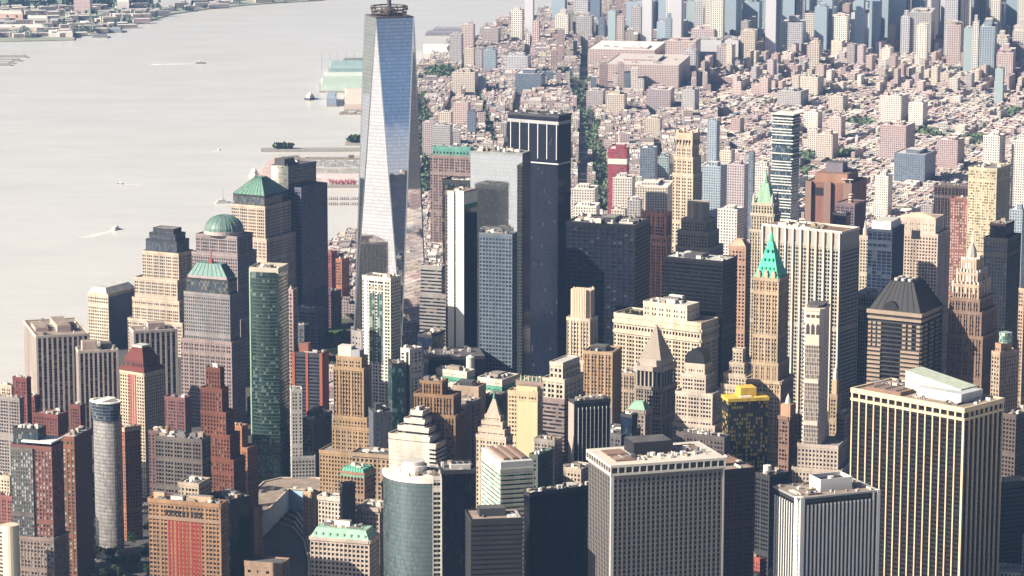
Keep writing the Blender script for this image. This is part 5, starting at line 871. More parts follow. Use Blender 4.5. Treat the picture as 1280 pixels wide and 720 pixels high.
b = Bd('office_tower', 'white-roofed riverside block with shaded blue side, left of the stepped beige tower', 'office block', (135, 369), (110, 366), (170, 359), D=3575); b.body(mas((0.62, 0.54, 0.42), 3.2, 4, 0.5, 0.5, 0.35), roof='white'); b.box('painted_shade_flank', glass((0.06, 0.07, 0.11), blind=0.1, bcol=(0.2, 0.2, 0.22), rough=0.3), b.x0+0.4, b.x1+0.5, b.y0-0.6, b.y0-0.4, 0, b.H-3); b.pent(0.05, 0.4, 0.3, 0.7, 1.5, DARKMET, 'tar'); m = MB(); m.prism([(b.x0, b.y0+2), (b.x1, b.y0+2), (b.x1, b.y1), (b.x0, b.y1)], b.H+1.4, b.H+7, 3, 4, True, [(b.x0+8, b.y0+9), (b.x1-3, b.y0+9), (b.x1-3, b.y1-3), (b.x0+8, b.y1-3)]); b.part(m, 'vaulted_roof', ROOFS['white'])  # blue-grey sheet paints the shade on the side away from the sun
for lab, c, l, r, D, wall in (('red brick school-like block between the dark blue banded tower and the tallest tower', (414, 316), (397, 312), (421, 310), 3900, (0.30, 0.09, 0.11)), ('orange brick block beside the red one near the river', (427, 325), (420, 320), (436, 318), 3850, (0.42, 0.16, 0.09)), ('small building with green roof by the piers, left of the tallest tower', (436, 327), (424, 322), (447, 318), 4100, (0.5, 0.48, 0.44)),
    ('low beige block in the shade of the dark blue banded tower', (396, 325), (386, 322), (400, 318), 3700, (0.45, 0.36, 0.3)), ('blue-grey lower block in front of the dark blue banded tower', (396, 388), (370, 386), (404, 372), 3450, (0.16, 0.18, 0.22)), ('purple shaded block beside the park lawn', (418, 365), (400, 362), (426, 358), 3720, (0.16, 0.09, 0.12)), ('narrow mauve tower right behind the curved green glass tower', (366, 363), (358, 362), (371, 360), 2960, (0.36, 0.25, 0.24)), ('slate glass block with bright green roof panel left of the lawn', (380, 408), (368, 406), (386, 400), 3300, (0.10, 0.11, 0.13))):
    b = Bd('office_block', lab, 'office block', c, l, r, D=D, t=62); b.body(mas(wall, 3.2, 3.8), roof='green' if 'green roof' in lab else 'brown'); b.clutter(4)

# ================================================================== towers behind
b = Bd('office_tower', 'cream limestone skyscraper with open loggia crown, right of the black glass tower with pipes', 'skyscraper', (865, 168), (846, 165), (873, 164), D=3472, t=62)
CL = (0.60, 0.49, 0.37); st = mas(CL, 3.4, 3.9, 0.4, 0.5, 0.5); b.body(pier(CL, 4.2, 12, 0.55, 0.72, 1.0), z0=b.H-14, roof='tan', name='loggia_crown'); b.body(st, b.H-13.9, roof='tan'); b.tier(st, b.zpx(197), dl=2, df=2, dr=2, db=2); b.tier(st, b.zpx(218), dl=3, df=3, dr=3, db=3); b.clutter(2)
for sx, sy in ((-1, -1), (1, -1), (-1, 1), (1, 1)): b.box('crown_pier', plain(CL), sx*b.x1*0.9-1.3, sx*b.x1*0.9+1.3, sy*b.y1*0.9-1.3, sy*b.y1*0.9+1.3, b.H, b.H+4.5)
b = Bd('apartment_tower', 'grey-beige tower with scalloped drum crown in front of the cream limestone skyscraper', 'skyscraper', (884, 292), (847, 291), (898, 288), D=3300, t=62)
GB = (0.45, 0.38, 0.32); st = mas(GB, 3.2, 3.4, 0.6, 0.6, 0.4); b.body(st, roof='tan'); k = 0.82; b.body(st, b.zpx(276), b.H+0.1, (b.x0*k, b.x1*k, b.y0*k, b.y1*k), 'tan', 0.6, 'setback_wall'); z = b.zpx(276); rr = min(b.X, b.Y)*0.40
m = MB(); m.prism([(rr*(1+0.09*math.cos(8*q))*math.cos(q), rr*(1+0.09*math.cos(8*q))*math.sin(q)) for q in np.linspace(0, 2*math.pi, 65)[:-1]], z, b.zpx(255), 3, 4); b.part(m, 'scalloped_drum', plain((0.42, 0.36, 0.29))); b.tier(st, b.zpx(310), dl=4, df=4, dr=3)
b = Bd('office_tower', 'salmon pink stone tower with pointed crenellated top between the two black slabs', 'skyscraper', (832, 268), (803, 266), (840, 264), D=3550, t=62); SP = (0.56, 0.27, 0.19); b.body(pier(SP, 3.4, 3.9, 0.42, 0.5, 0.6), roof='tan')
for k in range(6): b.box('crown_pier', plain(SP), b.x0-1, b.x0+1, b.y0+k*b.Y/5-1, b.y0+k*b.Y/5+1, b.H-14, b.H+4)
b.tier(pier(SP, 3.4, 3.9, 0.42, 0.5, 0.6), b.zpx(295), df=3, dl=3); b.clutter(2)
b = Bd('office_tower', 'ornate gothic tower in pale terracotta with weathered green spire', 'skyscraper', (966, 256), (941, 253), (973, 250), D=3400, t=66)
WO = (0.58, 0.50, 0.39); st = pier(WO, 3.4, 3.8, 0.42, 0.5, 0.5); b.body(st, roof='tan', cornice=0.6); cg = plain((0.26, 0.42, 0.31), 0.7, 0.45, 0.3); k = 0.82; z = b.H+1
m = MB(); m.prism([(b.x0*k, b.y0*k), (b.x1*k, b.y0*k), (b.x1*k, b.y1*k), (b.x0*k, b.y1*k)], z, b.zpx(230), 3, 3.8, True, [(b.x0*.34, b.y0*.34), (b.x1*.34, b.y0*.34), (b.x1*.34, b.y1*.34), (b.x0*.34, b.y1*.34)]); cr = b.part(m, 'copper_crown', cg); m = MB(); m.cyl(0, 0, 3.6, b.zpx(230), b.zpx(222), 8, 2.4); m.cyl(0, 0, 2.2, b.zpx(222), b.zpx(212), 8, 0.2); b.part(m, 'spire', cg, cr)
for sx, sy in ((-1, -1), (1, -1), (-1, 1), (1, 1)): m = MB(); m.cyl(sx*b.x1*0.92, sy*b.y1*0.92, 1.9, b.H, b.H+7, 8, 1.4); m.cyl(sx*b.x1*0.92, sy*b.y1*0.92, 1.6, b.H+7, b.H+13, 8, 0.1); b.part(m, 'corner_turret', plain((0.5, 0.48, 0.38)))
b.tier(st, b.zpx(268), df=1.5, dl=1.5, dr=1.5, db=1, cornice=0.6); b.tier(st, b.zpx(288), df=3, dl=3, dr=4, db=2)
b = Bd('office_tower', 'pink-beige shaft with pale hipped roof left of the green spired tan shaft', 'skyscraper', (932, 310), (911, 309), (938, 306), D=3100, t=66); b.body(mas((0.50, 0.30, 0.22), 3.4, 3.8, 0.42, 0.5, 0.3), roof='tan'); b.hip('hipped_roof', plain((0.5, 0.38, 0.28)), (b.x0, b.x1, b.y0, b.y1), b.H+1.4, b.H+8, 0.4, 0.4)
b = Bd('apartment_tower', 'slender tower of irregular shifted white floor slabs and glass', 'skyscraper', (990, 143), (966, 141), (1000, 140), D=4015, t=62)
gl = MB(); wh_ = MB(); rj = random.Random(5); b.body(cwall(glass((0.05, 0.075, 0.10), metal=0.3, blind=0.2, bcol=(0.2, 0.25, 0.28))), b.H-2, roof='tan'); f5 = plain((0.62, 0.62, 0.6), 0.7, 0.1); k = 0; z = b.H
while z > 20:
    amp = 3.4 if k < 12 else 1.6; ox, oy = rj.uniform(-0.3, amp), rj.uniform(-0.3, amp); m = MB(); m.box(b.x0-ox, b.x1+rj.uniform(0, amp), b.y0-rj.uniform(0.2, amp), b.y1+oy, z-1.3, z, True)
    if k < 34: b.part(m, 'shifted_slab', f5)
    z -= 3.9 if k > 10 else rj.choice((3.9, 7.0, 5.2)); k += 1
b = Bd('office_tower', 'windowless brown telephone exchange with heavy vertical shafts and rooftop dishes', 'skyscraper', (1066, 231), (1008, 227), (1083, 224), D=3886, t=68)
BR = (0.235, 0.155, 0.13); bm = plain(BR, 0.85, 0.12); b.body(mas((0.26, 0.12, 0.10), 40, 60, 0.02, 0.02, 0.2), roof='brown')
for a0, a1 in ((0.0, 0.13), (0.40, 0.55), (0.82, 1.0)): b.box('vertical_shaft', bm, b.x0-5, b.x0, b.y1-b.Y*a1, b.y1-b.Y*a0, 0, b.H+2)
b.box('dark_louvre', BLACKM, b.x0-1.2, b.x0, b.y1-b.Y*0.39, b.y1-b.Y*0.14, b.H-16, b.H-6); b.pent(0.1, 0.9, 0.15, 0.85, 12, plain((0.29, 0.165, 0.12)), 'brown'); b.rb = (b.x0*0.6, b.x1*0.6, b.y0*0.6, b.y1*0.6, b.H+12.3); b.pent(0.2, 0.8, 0.2, 0.8, 12, plain((0.18, 0.16, 0.2)), 'tar')
for y in (-0.3, -0.42): m = MB(); m.cyl(0, 0, 0.5, 0, 3, 6); m.cyl(0.6, 0, 0.6, 3, 4, 16, 4.6); o = b.part(m, 'dish_antenna', LIGHTM); o.location = (b.x0+4, b.Y*y, b.H+2)
b = Bd('office_tower', 'purple-blue tower under construction with red and white banded mast', 'skyscraper', (1068, 256), (1045, 254), (1082, 250), D=3600, t=60); b.body(mas((0.20, 0.14, 0.17), 3, 3.6, 0.6, 0.6, 0.3, G_NAVY), roof='brown'); m = MB(); m.cyl(0, 0, 2.8, b.H+0.2, b.H+10, 10); p1 = b.part(m, 'mast', WHITEM)
for k in range(3): m = MB(); m.cyl(0, 0, 3.0, b.H+1+k*3.4, b.H+2.6+k*3.4, 10); b.part(m, 'red_band', REDB, p1)
b = Bd('office_block', 'little black roof box poking above the wide pale metal slab', 'office block', (1058, 268), (1041, 267), (1063, 266), D=3350, t=60); b.body(cwall(G_BLACK), roof='tar'); b.clutter(2)
b = Bd('office_tower', 'cream block with a small pinnacle between wide metal slab and navy glass tower', 'office block', (1086, 296), (1072, 294), (1091, 292), D=3350, t=66); b.body(mas((0.58, 0.48, 0.38), 3.2, 3.8), roof='tan'); m = MB(); m.cyl(0, 0, 3, b.H, b.H+8, 8); m.cyl(0, 0, 2.4, b.H+8, b.H+18, 8, 0.2); b.part(m, 'pinnacle', plain((0.55, 0.5, 0.44)))
# ================================================================== land, water, parks
def gp(px, py, z=0.0): p = at_z(px, py, z); return (float(p[0]), float(p[1]))
shore = [(-330, -1300), (-405, -888), (-395, -400), (-388, 0), (-345, 300), (-279, 555), (-170, 560)]+[gp(*q) for q in ((396, 316), (447, 296), (466, 240), (474, 200), (482, 160), (494, 120), (518, 88), (548, 66), (592, 46), (640, 23), (700, 14), (790, 5), (900, -14), (1000, -40))]
LANDP = shore+[(5200, 16000), (24000, 20000), (24000, 9660), (7000, 9660), (4743, 5220), (3308, 2440), (3139, -220), (1150, -960), (800, -1320), (120, -1480), (-68, -1420)]
def inpoly(x, y, P):
    c = False; n = len(P); j = n-1
    for i in range(n):
        if (P[i][1] > y) != (P[j][1] > y) and x < (P[j][0]-P[i][0])*(y-P[i][1])/(P[j][1]-P[i][1])+P[i][0]: c = not c
        j = i
    return c
def sheet(name, pts, z, mat, kind='structure', thick=0.0, label=None, cat=None):
    from mathutils.geometry import tessellate_polygon
    V = [Vector((p[0], p[1], z)) for p in pts]; m = MB()
    for t in tessellate_polygon([V]):
        T = [V[i] for i in t]
        if (T[1]-T[0]).cross(T[2]-T[0]).z < 0: T = T[::-1]
        m.quad(T)
    if thick:
        for i in range(len(V)):
            a, b = V[i], V[(i+1) % len(V)]; m.quad([a, b, b-Vector((0, 0, thick)), a-Vector((0, 0, thick))])
    o = m.build(name, mat)
    if kind: o['kind'] = kind
    return o
S = 29000
def water_mat():
    m, N, L, b = _new('river_water')
    g = N.new('ShaderNodeNewGeometry'); mp = N.new('ShaderNodeMapping'); L.new(g.outputs['Position'], mp.inputs[0]); mp.inputs['Rotation'].default_value = (0, 0, 0.5); mp.inputs['Scale'].default_value = (0.005, 0.012, 1)
    n = N.new('ShaderNodeTexNoise'); n.inputs['Scale'].default_value = 1; n.inputs['Detail'].default_value = 8; n.inputs['Roughness'].default_value = 0.62; L.new(mp.outputs[0], n.inputs[0])
    L.new(_mix(N, L, n.outputs[0], (0.52, 0.515, 0.495), (0.74, 0.73, 0.705)), b.inputs['Base Color'])  # whitish base colour stands in for glare on the river
    n2 = N.new('ShaderNodeTexNoise'); n2.inputs['Scale'].default_value = 0.09; n2.inputs['Detail'].default_value = 4; L.new(g.outputs['Position'], n2.inputs[0])
    bp = N.new('ShaderNodeBump'); bp.inputs['Strength'].default_value = 0.3; bp.inputs['Distance'].default_value = 1.2; L.new(n2.outputs[0], bp.inputs['Height']); L.new(bp.outputs[0], b.inputs['Normal'])
    b.inputs['Roughness'].default_value = 0.25; b.inputs['IOR'].default_value = 1.33; b.inputs['Specular IOR Level'].default_value = 0.3
    return m
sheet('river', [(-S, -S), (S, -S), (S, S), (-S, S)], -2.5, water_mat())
sheet('ground', LANDP, 0.0, plain((0.075, 0.072, 0.072), 0.9, 0.4, 0.01, streak=False), thick=2.6)
NJ = [gp(*q, -2) for q in ((-700, 80), (-420, 66), (-160, 56), (-20, 53), (93, 50.5), (95, 40), (118, 44), (150, 38), (152, 33), (186, 27), (215, 18), (270, 10), (330, 5), (400, 1), (450, -8), (520, -22))]
NJP = NJ+[(2000, 16000), (-2000, 24000), (-24000, 24000), (-24000, 3000), (-6000, 2500)]
sheet('far_shore', NJP, 0.0, plain((0.30, 0.32, 0.26), 0.9, 0.6, 0.006, streak=False), thick=2.6)
# wooded hill behind the far shore
rh = np.random.default_rng(4); m = MB(); leaf_hazed = plain((0.14, 0.185, 0.15), 0.9, 0.5, 0.02, streak=False)  # hill foliage lightened in colour to stand for blue haze
P0, P1 = np.array(gp(-300, 12)), np.array(gp(185, 9)); P2_ = np.array(gp(420, -12))
for i in range(2600):
    t = rh.random(); q = P0+(P1-P0)*t*1.0 if rh.random() < 0.7 else P1+(P2_-P1)*t; back = rh.random()*900; x, y = q[0]-back*0.15-rh.random()*60, q[1]+back; h = min(65, 10+back*0.13)
    s = rh.uniform(9, 24); z = h*rh.uniform(0.6, 1); 
    for _ in range(4):
        d = rh.normal(size=3); d /= np.linalg.norm(d); e = rh.normal(size=3); a = np.cross(d, e); a /= np.linalg.norm(a); bb = np.cross(d, a); c = np.array([x, y, z])+rh.normal(size=3)*s*0.5; m.quad([c-a*s-bb*s*0.6, c+a*s-bb*s*0.6, c+a*s+bb*s*0.6, c-a*s+bb*s*0.6])
tag(m.build('wooded_hillside', leaf_hazed), None, None, None, 'stuff')

# ================================================================== distant buildings
FW = far_wall()
RC = [(0.66, 0.62, 0.60), (0.55, 0.51, 0.50), (0.76, 0.72, 0.69), (0.42, 0.38, 0.38), (0.22, 0.21, 0.22), (0.48, 0.38, 0.36), (0.6, 0.52, 0.46)]  # far roofs lightened in colour to suggest haze
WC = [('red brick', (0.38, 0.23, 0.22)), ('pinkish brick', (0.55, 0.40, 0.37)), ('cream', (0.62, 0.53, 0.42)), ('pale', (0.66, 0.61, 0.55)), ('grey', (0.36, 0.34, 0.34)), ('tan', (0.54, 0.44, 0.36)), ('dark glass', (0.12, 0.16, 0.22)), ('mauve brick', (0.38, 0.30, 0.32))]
WC = [(n_, tuple(c*0.72+e*0.28 for c, e in zip(c_, (0.58, 0.56, 0.60)))) if 'glass' not in n_ else (n_, c_) for n_, c_ in WC]  # walls mixed towards pale lavender, distance haze put into the colour
def far_box(mb, O, u, v, X, Y, z0, z1, wc, rc, bay=3.4, fl=3.6, para=True):
    """upright box at O with axes u, v; windows on its walls, own wall and roof colours"""
    P = [np.array([*(O[:2]), 0.0]), np.array([*(O[:2]+u*X), 0.0]), np.array([*(O[:2]+u*X+v*Y), 0.0]), np.array([*(O[:2]+v*Y), 0.0])]
    o = int(rng.integers(0, 300))
    for i in range(4):
        a, b = P[i], P[(i+1) % 4]; n = max(1, round(np.linalg.norm(b-a)/bay)); h = max(1, round((z1-z0)/fl))
        mb.quad([(a[0], a[1], z0), (b[0], b[1], z0), (b[0], b[1], z1), (a[0], a[1], z1)], [(o, 300-h), (o+n, 300-h), (o+n, 300), (o, 300)], wc); o += n
    mb.quad([(p[0], p[1], z1) for p in P], None, rc)
    if para and z1 > 12:
        for i in range(4):
            a, b = P[i], P[(i+1) % 4]; mb.quad([(a[0], a[1], z1), (b[0], b[1], z1), (b[0], b[1], z1+1.1), (a[0], a[1], z1+1.1)], None, wc)
Z2 = lambda a: np.array(a, float)
def far_building(name, label, cat, x0, x1, ytop, D, wc, rc=(0.55, 0.5, 0.46), t=66, cf=0.74, group=None, crown=0.0, bay=3.6, fl=3.8, smooth=False):
    cx = x0+(x1-x0)*cf; b = Bd(name, label, cat, (cx, ytop+1), x0, x1, D=D, t=t, group=group)
    if name is None: return b
    mb = MB(); far_box(mb, Z2((b.x0, b.y0)), Z2((1, 0)), Z2((0, 1)), b.X, b.Y, 0, b.H, wc, rc, bay, fl, True)
    if smooth: mb.uv = [(0.0, -1.0)]*len(mb.uv)
    mb.build('wall', FW, b.root)
    r = random.Random(int(x0*7+ytop)); mb = MB(); k0, k1 = r.uniform(0.12, 0.35), r.uniform(0.3, 0.5)
    far_box(mb, Z2((b.x0+b.X*k0, b.y0+b.Y*k0)), Z2((1, 0)), Z2((0, 1)), b.X*k1, b.Y*k1, b.H, b.H+(crown or r.uniform(3, 8)), tuple(c*0.9 for c in wc), rc, 4, 4, False); mb.build('penthouse', FW, b.root)
    if b.X*b.Y > 1500:
        for q in range(6):
            mb = MB(); fx, fy, s_ = r.uniform(0.05, 0.85), r.uniform(0.05, 0.85), r.uniform(4, 9); far_box(mb, Z2((b.x0+b.X*fx, b.y0+b.Y*fy)), Z2((1, 0)), Z2((0, 1)), s_, s_*r.uniform(0.6, 1.6), b.H, b.H+r.uniform(2.5, 7), tuple(c*r.uniform(0.7, 1.1) for c in wc), r.choice(RC), 4, 4, False); mb.build('roof_house', FW, b.root)
    return b
C_ = dict(WC); C_['blue glass'] = (0.30, 0.37, 0.45); C_['white'] = (0.75, 0.7, 0.64); C_['teal glass'] = (0.33, 0.41, 0.44); C_['navy'] = (0.14, 0.18, 0.25); C_['lavender'] = (0.52, 0.52, 0.57); C_['bright white'] = (0.85, 0.8, 0.72); C_['red'] = (0.34, 0.055, 0.08)  # glass and lavender tones lightened, standing in for haze and reflected sky
mids = [  # x0, x1, top row, depth, colour, words
 (757, 863, 81, 6330, 'pinkish brick', 'longest pink brick block far off, with a raised roofline'), (735, 832, 62, 6700, 'pinkish brick', 'long pink brick block just behind the longest one'), (733, 757, 113, 5980, 'mauve brick', 'plain mauve slab below the longest pink block, beside the tree-lined avenue'),
 (757, 784, 118, 5900, 'cream', 'cream stepped block right of the plain mauve slab'), (808, 843, 112, 5950, 'mauve brick', 'wide dull violet block with a notched roof under the longest pink block'), (852, 874, 112, 5900, 'grey', 'pair-like grey drum shaped block right of the wide dull violet block'),
 (806, 828, 148, 5550, 'cream', 'cream church-like gabled block among low white roofs'), (692, 716, 178, 5200, 'mauve brick', 'dull mauve loft block beside the black glass tower with pipes'), (884, 900, 151, 4800, 'blue glass', 'slim steel blue slab right of the cream limestone skyscraper'),
 (900, 919, 188, 4700, 'cream', 'cream gridded block right of the slim steel blue slab'), (877, 909, 208, 4400, 'blue glass', 'blue glass block with white edge behind the grey-beige scalloped tower'), (909, 938, 206, 4350, 'mauve brick', 'mauve brick block with blue windows between blue glass block and navy slab'),
 (936, 944, 190, 4320, 'navy', 'thin navy blade just left of the gothic green spire'), (944, 966, 208, 4500, 'pale', 'pale open-framed block behind the gothic green spire'), (760, 787, 186, 4420, 'red', 'tower wrapped in bright red netting'),
 (787, 842, 234, 4300, 'cream', 'wide cream block with rows of windows left of the cream limestone skyscraper'), (766, 794, 222, 4250, 'pale', 'pale gridded block with a green rooftop below the red-wrapped tower'), (764, 784, 262, 3900, 'cream', 'cream blank-sided block peeping over the broad black slab'),
 (800, 822, 185, 4600, 'navy', 'dark blue block right behind the red-wrapped tower'), (822, 838, 196, 4450, 'teal glass', 'teal glass block with white frame left of the cream limestone skyscraper'), (784, 803, 250, 4000, 'grey', 'grey loft with ornate roofline over the broad black slab'),
 (714, 748, 236, 4150, 'pale', 'pale low block with many windows right of the black glass tower with pipes'), (716, 750, 258, 3950, 'white', 'white stepped block just above the corner of the broad black slab'), (897, 930, 262, 3800, 'pale', 'white block with sloping roof and open frame below the blue glass block'),
 (972, 1011, 114, 6000, 'grey', 'grey slab casting a long blue shadow above the shifted-slab tower'), (1036, 1057, 146, 5500, 'pinkish brick', 'pinkish apartment slab right of the shifted-slab tower'), (1006, 1028, 140, 5600, 'white', 'white stepped block just above right of the shifted-slab tower'),
 (1010, 1026, 162, 5300, 'cream', 'cream block under the white stepped one beside the shifted-slab tower'), (1100, 1144, 157, 5200, 'red brick', 'red brick group block among the trees at mid distance'), (1172, 1206, 175, 5100, 'red brick', 'long crimson hall with pale roof between two groves'),
 (1118, 1170, 193, 4900, 'navy', 'long dark blue block below the crimson hall'), (1229, 1257, 170, 4600, 'pale', 'plain beige concrete tower behind the tall cream slab'), (1265, 1296, 176, 4600, 'pale', 'beige concrete tower at the right picture edge'), (1262, 1284, 262, 3900, 'blue glass', 'blue banded block right of the tall cream slab'),
 (1094, 1116, 220, 4550, 'white', 'small white block standing in the low rooftops'), (1000, 1030, 96, 6200, 'cream', 'cream twin-topped block in the far haze'), (1036, 1060, 120, 5900, 'tan', 'tan block with teal side above the pinkish slab'),
 (1100, 1136, 120, 5700, 'pale', 'pale round-cornered block in the middle of the far low city'), (1136, 1160, 128, 5650, 'white', 'white block beside the pale round-cornered one'), (565, 598, 90, 6250, 'cream', 'cream loft block with yellowish sides, right of the tallest tower\'s top'),
 (598, 608, 96, 6260, 'blue glass', 'shaded blue wing beside the cream loft block'), (632, 664, 70, 6600, 'lavender', 'lavender slab above the black glass tower with pipes'), (644, 682, 92, 6300, 'navy', 'slate blue block left of the plain mauve slab'),  # blue box added for the shaded side of the cream loft
 (562, 579, 42, 6850, 'grey', 'grey striped tower beyond the piers'), (577, 594, 30, 7150, 'pinkish brick', 'pink tower behind the grey striped one beyond the piers'), (580, 594, 60, 6750, 'cream', 'slim cream tower right of the grey striped one'), (594, 604, 63, 6700, 'grey', 'leaning-looking grey tower with pale stripe near the river'), (604, 622, 62, 6650, 'blue glass', 'blue glass tower near the far riverbank'),
 (602, 626, 35, 7300, 'mauve brick', 'mauve block near the water under the sky-white river bend'), (528, 548, 152, 5300, 'mauve brick', 'mauve block right of the tallest tower with tree rows behind'), (548, 566, 140, 5500, 'cream', 'cream block with pink neighbour beside the green avenue'), (566, 588, 128, 5700, 'pinkish brick', 'pink block amid pale roofs right of the tallest tower'),
 (540, 566, 156, 5250, 'grey', 'grey ribbon-windowed block above the mauve green-topped tower'), (584, 596, 140, 5600, 'navy', 'navy block with pink-cream neighbour above the mauve green-topped tower'), (1020, 1048, 168, 5200, 'tan', 'tan stepped block left of the tree grove')]
for x0, x1, y, D, c, lab in mids:
    b = far_building('mid_rise', lab, 'city block', x0, x1, y, D, C_[c], random.choice(RC[:3]), t=80 if x1 < 870 else 66, cf=0.86 if x1 < 870 else 0.74)
    if c == 'red':
        m = MB(); m.box(b.x0-0.6, b.x1+0.6, b.y0-0.6, b.y1, b.H-22, b.H-14, True); m.build('white_tarpaulin', WHITEM, b.root); m = MB(); m.bar((0, 0, b.H), (0, 0, b.H+28), 0.8); m.bar((-12, 0, b.H+22), (20, 0, b.H+22), 0.6); m.build('crane', WHITEM, b.root)
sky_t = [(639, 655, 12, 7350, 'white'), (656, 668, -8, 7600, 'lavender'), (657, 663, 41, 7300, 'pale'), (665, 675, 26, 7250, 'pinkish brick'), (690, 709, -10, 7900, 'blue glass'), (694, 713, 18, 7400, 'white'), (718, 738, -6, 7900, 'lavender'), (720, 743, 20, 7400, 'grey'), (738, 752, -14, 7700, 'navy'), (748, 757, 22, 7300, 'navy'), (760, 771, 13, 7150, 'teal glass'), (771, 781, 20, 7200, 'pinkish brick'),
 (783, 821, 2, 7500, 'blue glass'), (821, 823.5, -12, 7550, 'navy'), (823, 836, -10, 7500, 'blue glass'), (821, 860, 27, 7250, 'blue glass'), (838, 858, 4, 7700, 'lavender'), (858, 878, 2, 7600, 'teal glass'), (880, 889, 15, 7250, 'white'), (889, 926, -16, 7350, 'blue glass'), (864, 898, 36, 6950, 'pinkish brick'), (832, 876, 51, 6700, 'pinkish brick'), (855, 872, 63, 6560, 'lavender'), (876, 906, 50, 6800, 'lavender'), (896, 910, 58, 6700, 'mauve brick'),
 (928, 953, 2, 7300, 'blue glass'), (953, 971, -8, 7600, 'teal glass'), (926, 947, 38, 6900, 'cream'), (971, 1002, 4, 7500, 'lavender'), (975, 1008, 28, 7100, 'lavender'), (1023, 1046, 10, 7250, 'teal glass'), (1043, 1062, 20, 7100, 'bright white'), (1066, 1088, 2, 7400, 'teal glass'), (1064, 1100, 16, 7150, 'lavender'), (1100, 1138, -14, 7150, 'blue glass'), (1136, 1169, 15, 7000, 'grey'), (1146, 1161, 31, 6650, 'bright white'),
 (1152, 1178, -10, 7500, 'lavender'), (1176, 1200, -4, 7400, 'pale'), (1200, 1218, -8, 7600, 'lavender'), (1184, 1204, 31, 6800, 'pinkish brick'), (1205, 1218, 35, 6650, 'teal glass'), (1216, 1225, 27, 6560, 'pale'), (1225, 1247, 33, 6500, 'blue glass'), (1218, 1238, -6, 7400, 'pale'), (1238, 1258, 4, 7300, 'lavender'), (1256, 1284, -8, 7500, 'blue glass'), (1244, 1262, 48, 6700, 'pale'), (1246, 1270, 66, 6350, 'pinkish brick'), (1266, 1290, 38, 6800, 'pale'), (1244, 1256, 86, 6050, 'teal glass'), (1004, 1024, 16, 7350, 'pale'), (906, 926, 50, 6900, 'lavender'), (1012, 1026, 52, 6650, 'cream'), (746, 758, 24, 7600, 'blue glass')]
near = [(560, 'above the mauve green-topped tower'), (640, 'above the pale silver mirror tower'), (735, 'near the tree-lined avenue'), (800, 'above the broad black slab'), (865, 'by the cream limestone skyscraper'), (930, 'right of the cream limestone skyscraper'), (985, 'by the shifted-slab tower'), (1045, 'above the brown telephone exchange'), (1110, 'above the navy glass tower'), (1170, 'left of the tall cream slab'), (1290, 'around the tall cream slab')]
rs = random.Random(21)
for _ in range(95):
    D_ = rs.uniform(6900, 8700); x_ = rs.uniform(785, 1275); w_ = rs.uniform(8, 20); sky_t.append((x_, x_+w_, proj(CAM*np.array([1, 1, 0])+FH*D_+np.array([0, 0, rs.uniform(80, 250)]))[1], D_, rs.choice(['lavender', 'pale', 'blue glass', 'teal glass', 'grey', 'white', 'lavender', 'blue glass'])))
ORD = ['first', 'second', 'third', 'fourth', 'fifth', 'sixth', 'seventh', 'eighth', 'ninth', 'tenth', 'eleventh', 'twelfth', 'thirteenth', 'fourteenth', 'fifteenth', 'sixteenth', 'seventeenth', 'eighteenth', 'nineteenth', 'twentieth', 'twenty-first', 'twenty-second', 'twenty-third', 'twenty-fourth', 'twenty-fifth', 'twenty-sixth', 'twenty-seventh', 'twenty-eighth', 'twenty-ninth', 'thirtieth']
byc = {}
for q in sorted(sky_t): byc.setdefault((q[4], next(p for xm, p in near if (q[0]+q[1])/2 < xm or xm == 1290)), []).append(q)
for (c, kx), L_ in byc.items():
    for i, (x0, x1, y, D, _) in enumerate(L_):
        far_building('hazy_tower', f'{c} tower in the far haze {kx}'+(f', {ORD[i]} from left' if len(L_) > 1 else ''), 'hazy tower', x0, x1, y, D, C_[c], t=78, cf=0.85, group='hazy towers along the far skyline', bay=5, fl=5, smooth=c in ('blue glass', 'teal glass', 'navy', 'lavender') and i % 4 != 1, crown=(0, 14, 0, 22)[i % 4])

# ---- low city: blocks of lots
trees_xy = []
corr = [([(700, 90), (716, 105), (735, 150), (748, 200), (760, 275)], 15), ([(522, 118), (527, 140), (535, 185), (541, 250)], 20), ([(594, 110), (604, 140), (620, 185)], 8)]
CR = [([gp(*q) for q in pl], w) for pl, w in corr]
def seg_d(x, y, pl):
    best = 1e9
    for (a, b) in zip(pl, pl[1:]):
        dx, dy = b[0]-a[0], b[1]-a[1]; t = max(0, min(1, ((x-a[0])*dx+(y-a[1])*dy)/(dx*dx+dy*dy))); best = min(best, math.hypot(x-a[0]-t*dx, y-a[1]-t*dy))
    return best
PARKS = [(1076, 162, 19, 6), (1161, 173, 14, 6), (1222, 181, 18, 5), (1026, 204, 34, 6), (742, 108, 9, 4), (1060, 200, 16, 4), (968, 88, 20, 4), (1145, 160, 6, 4), (1008, 222, 12, 4), (552, 98, 22, 9), (1265, 146, 14, 4), (1130, 166, 8, 4)]
FA = np.array([[f[1], f[2], f[3], f[4], f[5], f[6], f[7]] for f in FOOT])
def blocked(x, y, pad):
    dx, dy = x-FA[:, 0], y-FA[:, 1]; c, s_ = np.cos(FA[:, 2]), np.sin(FA[:, 2]); lx, ly = dx*c+dy*s_, -dx*s_+dy*c
    return bool(np.any((lx > FA[:, 3]-pad) & (lx < FA[:, 4]+pad) & (ly > FA[:, 5]-pad) & (ly < FA[:, 6]+pad)))
lots = []
